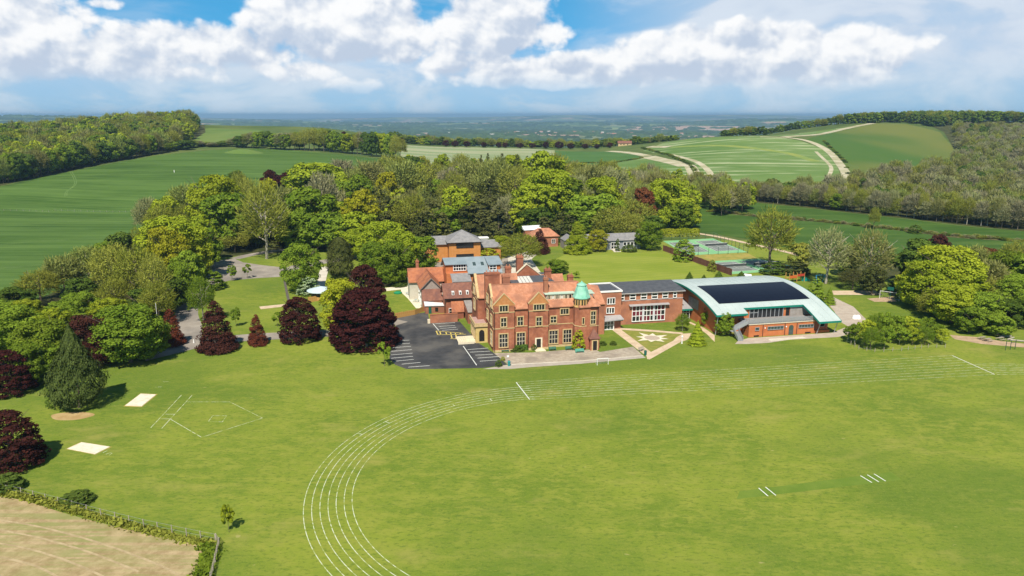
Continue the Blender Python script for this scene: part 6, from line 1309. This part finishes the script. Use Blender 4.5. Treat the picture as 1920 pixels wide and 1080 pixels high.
# ------------------------------------------------------------------ fences, hedges, furniture and other small things
def cross(d): return Vector((-d.y, d.x))
def post_fence(name, pts, gap, h, label, mpost, wires=2, mwire=None, pr=.05, cat='fence', level=True):
    """posts with rails or wires, every post a part of its own"""
    root = empty(name, (*pts[0], hgt(*pts[0])), 0, label, cat); o0 = Vector((*pts[0], hgt(*pts[0]))); post = MB().box(-pr, pr, -pr, pr, -.2, h).mesh('post', mpost); tops = []
    for a, b in zip(pts, pts[1:]):
        L = math.hypot(b[0] - a[0], b[1] - a[1]); n = max(1, round(L / gap))
        for k in range(n + (b is pts[-1])):
            t = k / n; x, y = a[0] + (b[0] - a[0]) * t, a[1] + (b[1] - a[1]) * t; z = hgt(x, y); p = link('post', post, root, Vector((x, y, z)) - o0); p.rotation_euler.y = rnd.uniform(-.04, .04); tops.append(Vector((x, y, z)))
    for j in range(wires):
        mb = MB(); z = h * (.45 + .5 * j / max(wires - 1, 1))
        for p, q in zip(tops, tops[1:]): mb.bar(p - o0 + Vector((0, 0, z)), q - o0 + Vector((0, 0, z)), .018 if mwire is None else .035, 3)
        mb.build('rail' if mwire else 'wire', mwire or METAL, root)
    return root
POSTW = mat('weathered_post', (.30, .26, .20), (.38, .33, .26), scale=3); 
# stony-field fence with rough grass under it
fp = GP((-40, 912), (40, 928), (110, 946), (190, 968), (270, 988), (350, 1005), (404, 1016))
post_fence('field_fence', fp, 2.6, 1.2, 'post and wire fence between the stony field and the playing field', POSTW, 2)
post_fence('rail_fence', GP((406, 1016), (411, 1024), (404, 1055), (396, 1090), (385, 1140)), 1.6, 1.25, 'grey timber fence running down from the corner of the stony field', POSTW, 3, POSTW, .06)
def tufts(name, line, n, spread, hmin, hmax, leaf, label, seed, kind='stuff', cat='rough grass', wdt=.25):
    """upright blades and small leaf clumps along a line"""
    g = np.random.default_rng(seed); L = np.array(line); seg = np.hypot(*np.diff(L, axis=0).T); cum = np.concatenate([[0], np.cumsum(seg)]); s = g.uniform(0, cum[-1], n)
    x = np.interp(s, cum, L[:, 0]) + g.normal(size=n) * spread; y = np.interp(s, cum, L[:, 1]) + g.normal(size=n) * spread * .7
    z = np.array([hgt(a, b) for a, b in zip(x, y)]); clump = .55 + .45 * np.sin(s * .55 + np.sin(s * .21) * 3); h = g.uniform(hmin, hmax, n) * np.maximum(clump, .15)
    pos = np.stack([x, y, z + h * g.uniform(.2, 1, n)], 1); nr = unit(g.normal(size=(n, 3)) + np.array([0, -.3, .5])); V = cards(g, pos, nr, wdt * g.uniform(.6, 1.4, n)); me = quadmesh(name, V, np.clip(g.normal(size=n) * .25 + .5, 0, 1)); me.materials[0] = LEAF[leaf]
    return tag(link(name, me), label, cat, kind=kind)
tufts('fence_weeds', smooth_poly(GP((-40, 918), (40, 932), (110, 950), (190, 972), (270, 994), (350, 1012), (392, 1020)), 4, False), 4200, .55, .15, .85, 'olive', 'rough weeds growing along the stony field fence', 11)
tufts('fence_weeds', smooth_poly(GP((388, 1024), (396, 1034), (388, 1060), (376, 1090), (360, 1140)), 4, False), 2200, .6, .2, .8, 'green', 'green weeds growing beside the grey timber fence', 12)
# left crop field: row of low posts and two white markers
post_fence('crop_fence', [RT(px_, 398 + .004 * px_) for px_ in range(-40, 270, 12)], 4.6, 1.2, 'row of low posts crossing the green crop field on the left', mat('pale_post', (.22, .22, .16), rough=.9), 1, None, .07)
for px_, lb in ((327, 'thin white marker post in the left crop field'),):
    x, y = RT(px_, 325); m_ = MB().box(-.18, .18, -.12, .12, 0, 1.6 if px_ == 327 else .9); m_.box(-.25, .25, -.18, .18, 1.6 if px_ == 327 else .9, 1.75 if px_ == 327 else 1.0); tag(m_.build('marker_post', WPAINT, None, (x, y, hgt(x, y))), lb, 'post')
mnd = MB(); x, y = RT(455, 287); mnd.lathe([(20, 0), (14, 1.6), (8, 3.2), (3, 3.9), (.5, 4.0)], 14, (0, 0), 0, .7); tag(mnd.build('earth_mound', HILLG, None, (x, y, hgt(x, y) - .6)), 'grassy round earth mound at the crest of the left field', 'mound')
# hedges
def box_hedge(name, a, b, wd, h, leaf, label, n=3000, size=.35, seed=1):
    g = np.random.default_rng(seed); d = Vector((b[0] - a[0], b[1] - a[1])); L = d.length; ang = math.atan2(d.y, d.x); f = g.integers(0, 5, n); u = g.uniform(-L / 2, L / 2, n); v = g.uniform(-wd / 2, wd / 2, n); z = g.uniform(0, h, n); nr = np.zeros((n, 3))
    for k, (i, s_) in enumerate(((2, 1), (1, -1), (1, 1), (0, -1), (0, 1))):
        q = f == k; nr[q, i] = s_
        if i == 2: z[q] = h
        elif i == 1: v[q] = s_ * wd / 2
        else: u[q] = s_ * L / 2
    wob = 1 + .05 * np.sin(u * 1.3) * np.sin(z * 2.1); pos = np.stack([u, v * wob, z * (1 + .03 * np.sin(u * .9))], 1) + g.normal(size=(n, 3)) * .06
    core = MB().box(-L / 2 + .12, L / 2 - .12, -wd / 2 + .12, wd / 2 - .12, 0, h - .12)
    me = quadmesh(name, cards(g, pos, unit(nr + g.normal(size=(n, 3)) * .4), size * g.uniform(.6, 1.2, n)), np.clip(g.normal(size=n) * .18 + .5 + .25 * np.sin(u * .5), 0, 1), core); me.materials[0] = LEAF[leaf]
    return tag(link(name, me, None, ((a[0] + b[0]) / 2, (a[1] + b[1]) / 2, 0), ang), label, 'hedge')
box_hedge('clipped_hedge', G(1186, 445), G(1309, 443), 2.5, 3.4, 'hedge', 'long clipped yellow-green hedge behind the upper tennis court', 5200, .42, 3)
box_hedge('window_hedge', G(956, 656), G(988, 655), 1.0, 1.1, 'shrub', 'low clipped hedge under the front windows left of the door', 900, .2, 4)
# brown boarded fence by the courts
def board_fence(name, a, b, h, board, m, label, th=.06, cat='fence', posts=True):
    root = empty(name, (*a, 0), math.atan2(b[1] - a[1], b[0] - a[0]), label, cat); L = math.hypot(b[0] - a[0], b[1] - a[1]); n = max(1, int(L / board)); me = [MB().box(.01, L / n - .02, -th / 2, th / 2, 0, h + dz).mesh('board', m) for dz in (0, -.06, .05)]
    for k in range(n): link('board', me[rnd.randrange(3)], root, (k * L / n, 0, 0))
    mb = MB().box(0, L, th / 2, th / 2 + .08, h * .3, h * .3 + .1); mb.build('rail', m, root); MB().box(0, L, th / 2, th / 2 + .08, h * .78, h * .78 + .1).build('rail', m, root); return root
BROWN = mat('brown_boards', (.13, .055, .04), (.18, .08, .055), scale=2, rough=.9, rnd_obj=.3)
board_fence('boarded_fence', G(1243, 470), G(1372, 517), 2.4, 1.2, BROWN, 'tall brown boarded fence between the back lawn and the tennis courts')
board_fence('picket_fence', G(741, 597), G(778, 590), 1.5, .6, TIMB, 'orange timber fence along the top of the car park'); board_fence('picket_fence', G(778, 590), G(797, 583), 1.5, .6, TIMB, 'orange timber fence turning towards the cottage')
board_fence('picket_fence', G(578, 567), G(604, 563), 1.6, .6, TIMB, 'orange timber fence beside the round pavilion')
GREENP = mat('green_mesh_post', (.03, .07, .05), rough=.6)
def cage(name, pts, h, label): return post_fence(name, pts, 4.2, h, label, GREENP, 3, None, .06)
cage('court_fence', GP((1290, 480), (1402, 474.5)), 3.2, 'tall wire fence along the front of the upper tennis court'); cage('court_fence', GP((1402, 473.5), (1338, 447), (1243, 451.5)), 2.8, 'tall wire fence round the back of the upper tennis court')
for P, lb, s_ in ((CP1, 'left net on the upper tennis court', .24), (CP1, 'right net on the upper tennis court', .76), (CP2, 'left net on the lower tennis court', .24), (CP2, 'right net on the lower tennis court', .76)):
    a, b = P(s_ - .2, .49), P(s_ + .2, .49); r_ = empty('tennis_net', (*a, .04), math.atan2(b[1] - a[1], b[0] - a[0]), lb, 'net'); L = math.hypot(b[0] - a[0], b[1] - a[1])
    MB().box(0, L, -.02, .02, .08, .92).build('mesh', mat('net_cord', (.06, .07, .07), rough=.9), r_); MB().box(0, L, -.04, .04, .92, 1.0).build('band', WPAINT, r_)
    for q in (0, L): MB().box(q - .05, q + .05, -.05, .05, 0, 1.06).build('post', GREENP, r_)
post_fence('copse_fence', GP((1588, 642), (1610, 655), (1640, 660), (1690, 658), (1740, 652), (1772, 652)), 2.2, 1.0, 'low post fence in front of the young copse', POSTW, 1)
# white tarpaulin behind the hall
x, y = G(1398, 522); tb = MB(); tb.hexa([(-4, -2.2, 0), (4, -2.2, 0), (4, 2.2, 0), (-4, 2.2, 0)], [(-3.8, -2, .5), (3.6, -2.1, .35), (3.4, 2, 1.5), (-3.6, 2, 1.7)]); tb.hexa([(-3.7, 1.2, 1.3), (3.5, 1.2, 1.1), (3.4, 2.0, 1.45), (-3.6, 2, 1.65)], [(-3.6, 1.3, 2.1), (3.3, 1.3, 1.8), (3.3, 1.9, 1.9), (-3.5, 1.9, 2.2)]); tb.v = [(a * .55, b * .6, c * .7) for a, b, c in tb.v]; tag(tb.build('covered_stack', mat('white_tarpaulin', (.78, .78, .79), (.70, .70, .72), scale=1, rough=.5), None, (x, y, 0), -.35), 'white tarpaulin-covered stack behind the curved roof', 'tarpaulin')
# goals
def goal(px, py, wd, ht, dp, rz, label, m=WPAINT, net=True, r=.06):
    x, y = G(px, py); o = empty('goal', (x, y, 0), rz, label, 'goal'); h = wd / 2
    for s_ in (-h, h): MB().bar((s_, 0, 0), (s_, 0, ht), r, 6).build('post', m, o); MB().bar((s_, 0, ht), (s_, dp, 0), r * .6, 4).build('stay', m, o)
    MB().bar((-h, 0, ht), (h, 0, ht), r, 6).build('crossbar', m, o); MB().bar((-h, dp, .05), (h, dp, .05), r * .6, 4).build('ground_bar', m, o)
    if net:
        nb = MB()
        for k in range(11): t = -h + wd * k / 10; nb.bar((t, .02, ht), (t, dp, .05), .012, 3)
        for k in range(1, 6): nb.bar((-h, dp * k / 6, ht * (1 - k / 6)), (h, dp * k / 6, ht * (1 - k / 6)), .012, 3)
        nb.build('net', mat('pale_net', (.5, .52, .5), rough=.9), o)
    return o
goal(1130, 684, 2.6, 1.5, 1.1, ROT, 'small white football goal on the grass in front of the terrace')
g1 = goal(1667, 562, 5.5, 2.4, 1.6, -.7, 'large goal frame with hoop above at the wood edge')
MB().box(-.9, .9, .5, .58, 2.9, 3.9).build('backboard', DARKM, g1); MB().bar((0, .6, 0), (0, .6, 3.4), .08, 6).build('hoop_post', DARKM, g1)
# exercise frame, picnic benches, logs at the wood edge
x, y = G(1885, 657); ef = empty('exercise_frame', (x, y, 0), .3, 'dark green steel exercise frame on the grass at the far right', 'exercise frame')
for k in range(3): MB().bar((k * 1.5, 0, 0), (k * 1.5, 0, 2.4), .07, 6).build('post', GREENP, ef)
for k in range(2): MB().bar((k * 1.5, 0, 2.3 - .5 * k), (k * 1.5 + 1.5, 0, 2.3 - .5 * k), .05, 6).build('bar', GREENP, ef)
def bench(px, py, rz, label, m=mat('green_bench_paint', (.03, .14, .11), rough=.6), wd=1.8, table=False):
    x, y = G(px, py); o = empty('picnic_table' if table else 'bench', (x, y, 0), rz, label, 'picnic table' if table else 'bench'); h = wd / 2; sl_ = MB().box(-h, h, -.06, .06, 0, .04).mesh('slat', m)
    if table:
        for k in range(4): link('slat', sl_, o, (0, -.27 + k * .18, .72))
        for s_ in (-.75, .75): MB().box(-h, h, s_ - .14, s_ + .14, .42, .46).build('seat', m, o)
        for s_ in (-h + .3, h - .3): MB().bar((s_, -.75, 0), (s_, .2, .72), .05).build('leg', m, o); MB().bar((s_, .75, 0), (s_, -.2, .72), .05).build('leg', m, o)
    else:
        for k in range(3): link('slat', sl_, o, (0, -.16 + k * .15, .44))
        for k in range(3): q = link('slat', sl_, o, (0, .26 + k * .03, .58 + k * .15)); q.rotation_euler.x = 1.35
        for s_ in (-h + .12, h - .12):
            for yy in (-.18, .2): MB().box(s_ - .04, s_ + .04, yy - .04, yy + .04, 0, .44 if yy < 0 else .92).build('leg', m, o)
    return o
bench(1087, 661.5, ROT, 'teal bench on the terrace in front of the golden wall shrub', wd=2.2, m=mat('teal_paint', (.10, .36, .28), rough=.6)); bench(1036, 657.5, ROT, 'left of two dark green benches under the tall windows'); bench(1067, 656.5, ROT, 'right of two dark green benches under the tall windows'); bench(947, 660, ROT, 'dark green bench below the left bay window')
bench(1203, 658, ROT + .5, 'pale bench beside the litter bin at the path corner', POSTW); bench(682, 652, 0, 'wooden bench in the shade of the biggest purple beech', POSTW)
for px_, py_, lb in ((1842, 637, 'leftmost picnic table at the wood edge'), (1852, 640, 'second picnic table at the wood edge'), (1876, 638, 'rightmost picnic table at the wood edge by the trunks')): bench(px_, py_, .4, lb, POSTW, 1.8, True)
for k, (px_, py_) in enumerate(((1895, 636), (1908, 640), (1885, 632))):
    x, y = G(px_, py_); lg = MB(); a_ = rnd.uniform(-.6, .6); lg.bar((-1.6, 0, .22), (1.6, 0, .22), .22, 8, .19); tag(lg.build('felled_log', BARKP, None, (x, y, 0), a_), ('pale felled log beside the right picnic table', 'pale felled log nearest the right picture edge', 'pale felled log behind the others in the shade')[k], 'log')
# bins, lamp posts, signs
def bin_(px, py, label, m=DARKM):
    x, y = G(px, py); o = empty('litter_bin', (x, y, 0), 0, label, 'bin'); MB().lathe([(.30, 0), (.33, .95)], 10).build('body', m, o); MB().lathe([(.36, .951), (.36, 1.03), (.2, 1.2)], 10).build('lid', m, o)
bin_(1210, 666, 'dark green litter bin where the garden paths meet'); bin_(954.5, 686, 'teal litter bin at the terrace corner', mat('teal_bin', (.03, .22, .22), rough=.5))
def pole(px, py, h, label, name='lamp_post', m=WPAINT, r=.1, head=True):
    x, y = G(px, py); o = empty(name, (x, y, 0), 0, label, 'post' if not head else 'lamp post'); MB().bar((0, 0, 0), (0, 0, h), r, 8, r * .7).build('column', m, o)
    MB().lathe([(.2, 0), (.2, .12)], 8).build('base', m, o)
    if head: MB().lathe([(.1, h), (.26, h + .08), (.22, h + .35), (.05, h + .45)], 8).build('lantern', m, o)
pole(1278.5, 644, 1.6, 'white bollard light at the end of the garden path', r=.14); pole(299, 634, 9.2, 'tall white flagpole at the edge of the west belt', 'flagpole', WPAINT, .07, False)
pole(363.5, 643, .9, 'white gatepost marker at the bend of the drive', 'bollard', WPAINT, .16, False); pole(386, 533, .7, 'white stone by the upper parking area', 'bollard', WPAINT, .3, False)
for px_, py_, lb in ((952.3, 679, 'small sign on a post at the terrace corner'),): 
    x, y = G(px_, py_); o = empty('sign', (x, y, 0), ROT, lb, 'sign'); MB().bar((0, 0, 0), (0, 0, 1.6), .035, 6).build('post', METAL, o); MB().box(-.25, .25, -.05, -.03, 1.2, 1.65).build('panel', WPAINT, o)
# white garden boulders / domes by the grass right of the hall
for px_, lb in ((1602.5, 'left of two white play domes on the path right of the hall'), (1608.5, 'right of two white play domes on the path right of the hall')):
    x, y = G(px_, 597.5); tag(MB().lathe([(.75, 0), (.74, .3), (.58, .75), (.3, 1.02), (.05, 1.1)], 12).build('play_dome', WPAINT, None, (x, y, 0)), lb, 'dome')
# playground behind the hall
x, y = G(1490, 528); pg = empty('climbing_frame', (x, y, 0), .3, 'timber climbing frame with orange and teal panels in the playground', 'climbing frame')
for u, v in ((-3, -1), (-3, 1), (0, -1), (0, 1), (3, -1), (3, 1)): MB().box(u - .09, u + .09, v - .09, v + .09, 0, 3.2).build('post', TIMB, pg)
MB().box(-3, 0, -1, 1, 1.4, 1.5).build('deck', TIMB, pg); MB().box(0, 3, -1, 1, 1.9, 2.0).build('deck', TIMB, pg); MB().box(-3, 0, -1.08, -1.0, 1.5, 2.4).build('panel', mat('orange_panel', (.5, .12, .03), rough=.6), pg); MB().hexa([(3, -.5, 0), (6, -.5, 0), (6, .5, 0), (3, .5, 0)], [(3, -.5, 2.0), (6, -.5, .15), (6, .5, .15), (3, .5, 2.0)]).build('slide', mat('teal_plastic', (.02, .36, .30), rough=.4), pg); MB().box(0, 3, -1.08, -1.0, 2.0, 2.8).build('panel', mat('red_panel', (.4, .05, .03), rough=.6), pg)
x, y = G(1537, 531); sw = empty('swing_frame', (x, y, 0), .2, 'blue tubular swing frame in the playground', 'swing'); BLU = mat('blue_tube', (.04, .28, .55), rough=.4)
for s_ in (-1.6, 1.6): MB().bar((s_, -1, 0), (s_, 0, 2.8), .08, 6).build('leg', BLU, sw); MB().bar((s_, 1, 0), (s_, 0, 2.8), .08, 6).build('leg', BLU, sw)
MB().bar((-1.6, 0, 2.8), (1.6, 0, 2.8), .08, 6).build('top_bar', BLU, sw); MB().box(-.3, .3, -.12, .12, .5, .55).build('seat', BLACKP, sw)
for s_ in (-.28, .28): MB().bar((s_, 0, .55), (s_, 0, 2.8), .015, 3).build('chain', METAL, sw)
# service yard: tank, green canopy, parked trailer
x, y = G(944, 436); tk = empty('water_tank', (x, y, 0), ROT, 'bright blue water tank at the foot of the dark yews', 'tank'); MB().lathe([(1.7, 0), (1.7, 3.6), (1.2, 4.2), (.3, 4.4)], 14).build('body', mat('blue_tank', (.02, .25, .55), rough=.4), tk); MB().box(1.9, 4.2, -1, 1, 0, 3.4).build('side_box', mat('pale_cyan_box', (.30, .55, .62), rough=.5), tk)
x, y = G(875, 428); gz = empty('green_canopy', (x, y, 0), ROT, 'low green canopy beside the pale shed', 'canopy'); MB().lathe([(4.6, 2.4), (4.6, 2.6), (.2, 4.2)], 4, (0, 0), math.pi / 4, .6).build('cover', mat('green_canvas', (.03, .20, .08), rough=.8), gz)
for u in (-2.8, 2.8):
    for v in (-1.7, 1.7): MB().bar((u, v, 0), (u, v, 2.45), .07, 6).build('pole', METAL, gz)
# nursery play things beside the cottage
x, y = G(746, 550); pd = empty('sandpit_turtle', (x, y, 0), 0, 'round green covered sandpit on the nursery lawn', 'sandpit'); MB().lathe([(1.3, 0), (1.35, .3), (1.2, .35)], 14).build('tray', mat('bright_green_plastic', (.02, .22, .10), rough=.5), pd); MB().lathe([(1.2, .352), (.8, .6), (.1, .72)], 14).build('cover', mat('bright_green_plastic', (.02, .22, .10)), pd)
for k, (px_, py_) in enumerate(((766, 552), (773, 556), (780, 566))):
    bench(px_, py_, .8 + k * .3, ('leftmost pale table outside the cottage', 'middle pale table outside the cottage', 'rightmost pale table outside the cottage')[k], mat('pale_blue_timber', (.42, .50, .48), rough=.8), 1.8, True)
# farmstead at the end of the ridge line
x, y = RT(1175, 274); fm = empty('farmhouse', (x, y + 20, hgt(x, y + 20)), 0, 'tiny pale farmhouse with brown roof at the end of the copper beech line', 'house'); MB().box(-9, 9, -4, 4, -1, 3.2).build('wall', STONE, fm); MB().hexa([(-9.5, -4.6, 3.2), (9.5, -4.6, 3.2), (9.5, 4.6, 3.2), (-9.5, 4.6, 3.2)], [(-9.5, -.1, 6.5), (9.5, -.1, 6.5), (9.5, .1, 6.5), (-9.5, .1, 6.5)]).build('roof', TILE2, fm)
for u in (-6, -2, 3): MB().box(u, u + 1.4, -4.06, -4.0, 1.0, 2.4).build('window', GLASS, fm)
# ------------------------------------------------------------------ villages and clay workings far out on the plain
def far_spot(px, py):
    d = ray(px, py); Y = 1500.0
    while Y < 24000:
        t = Y / d[1]
        if CAM_H + d[2] * t <= hgt(d[0] * t, Y): return d[0] * t, Y
        Y *= 1.01
    return d[0] * t, Y
for px_, py_, wd, lb in ((1310, 243, 640, 'larger'), (1040, 250, 520, 'middle'), (770, 252, 420, 'left'), (1270, 257, 300, 'near')):
    x, y = far_spot(px_, py_); poly = [(x + wd * math.cos(t) * (.8 + .3 * math.sin(3 * t)), y + wd * 1.3 * math.sin(t)) for t in [k * math.pi / 9 for k in range(18)]]
    drape('clay_field', poly, mat('bare_clay', (.46, .30, .21), (.40, .28, .20), scale=.01), 1.0)
HOUSES = {}; FW = mat('far_white_wall', (.42, .40, .37), rough=.8); FR = mat('far_red_roof', (.32, .15, .10), rough=.9)
for px_, py_, n, near_ in ((1310, 247, 12, 'the clay field above the hillside crop field'), (1040, 249, 12, 'the clay field above the copper beech line'), (1210, 252, 8, 'the end of the ridge hedgerow'), (880, 253, 6, 'the middle of the copper beech line'), (1150, 247, 5, 'the farmhouse skyline')):
    x0, y0 = far_spot(px_, py_)
    for k in range(n):
        x, y = x0 + rnd.uniform(-300, 300), y0 + rnd.uniform(-350, 350); o = empty('far_house', (x, y, hgt(x, y)), rnd.uniform(-.5, .5)); wl = rnd.uniform(6, 15)
        MB().box(-wl, wl, -6, 6, -2, 7).build('wall', FW, o); MB().hexa([(-wl - .5, -6.5, 7), (wl + .5, -6.5, 7), (wl + .5, 6.5, 7), (-wl - .5, 6.5, 7)], [(-wl - .5, -.2, 12), (wl + .5, -.2, 12), (wl + .5, .2, 12), (-wl - .5, .2, 12)]).build('roof', FR if rnd.random() < .6 else FW, o)
        HOUSES.setdefault(near_, []).append((x / y, o))
for near_, L in HOUSES.items():
    L.sort(key=lambda q: q[0])
    for k, (_, o) in enumerate(L): tag(o, f'{ordinal(k)} tiny far-off house from the left beyond {near_}' if k else f'leftmost tiny far-off house beyond {near_}', 'house', 'far-off houses beyond ' + near_)
# ------------------------------------------------------------------ the air over the downs
hz = MB().box(-27500, 27500, -3600, 31500, -120, 96); hm = bpy.data.materials.new('haze_air'); hm.use_nodes = True; hm.node_tree.nodes.clear(); hn = NT(hm.node_tree)
pv = hn.n('ShaderNodeVolumePrincipled', {'Color': (.44, .72, 1.0, 1), 'Density': HAZE, 'Anisotropy': .2}); hm.node_tree.links.new(pv.outputs[0], hn.n('ShaderNodeOutputMaterial').inputs['Volume'])
tag(hz.build('haze', hm), 'pale blue haze over the far plain', 'haze', kind='stuff')
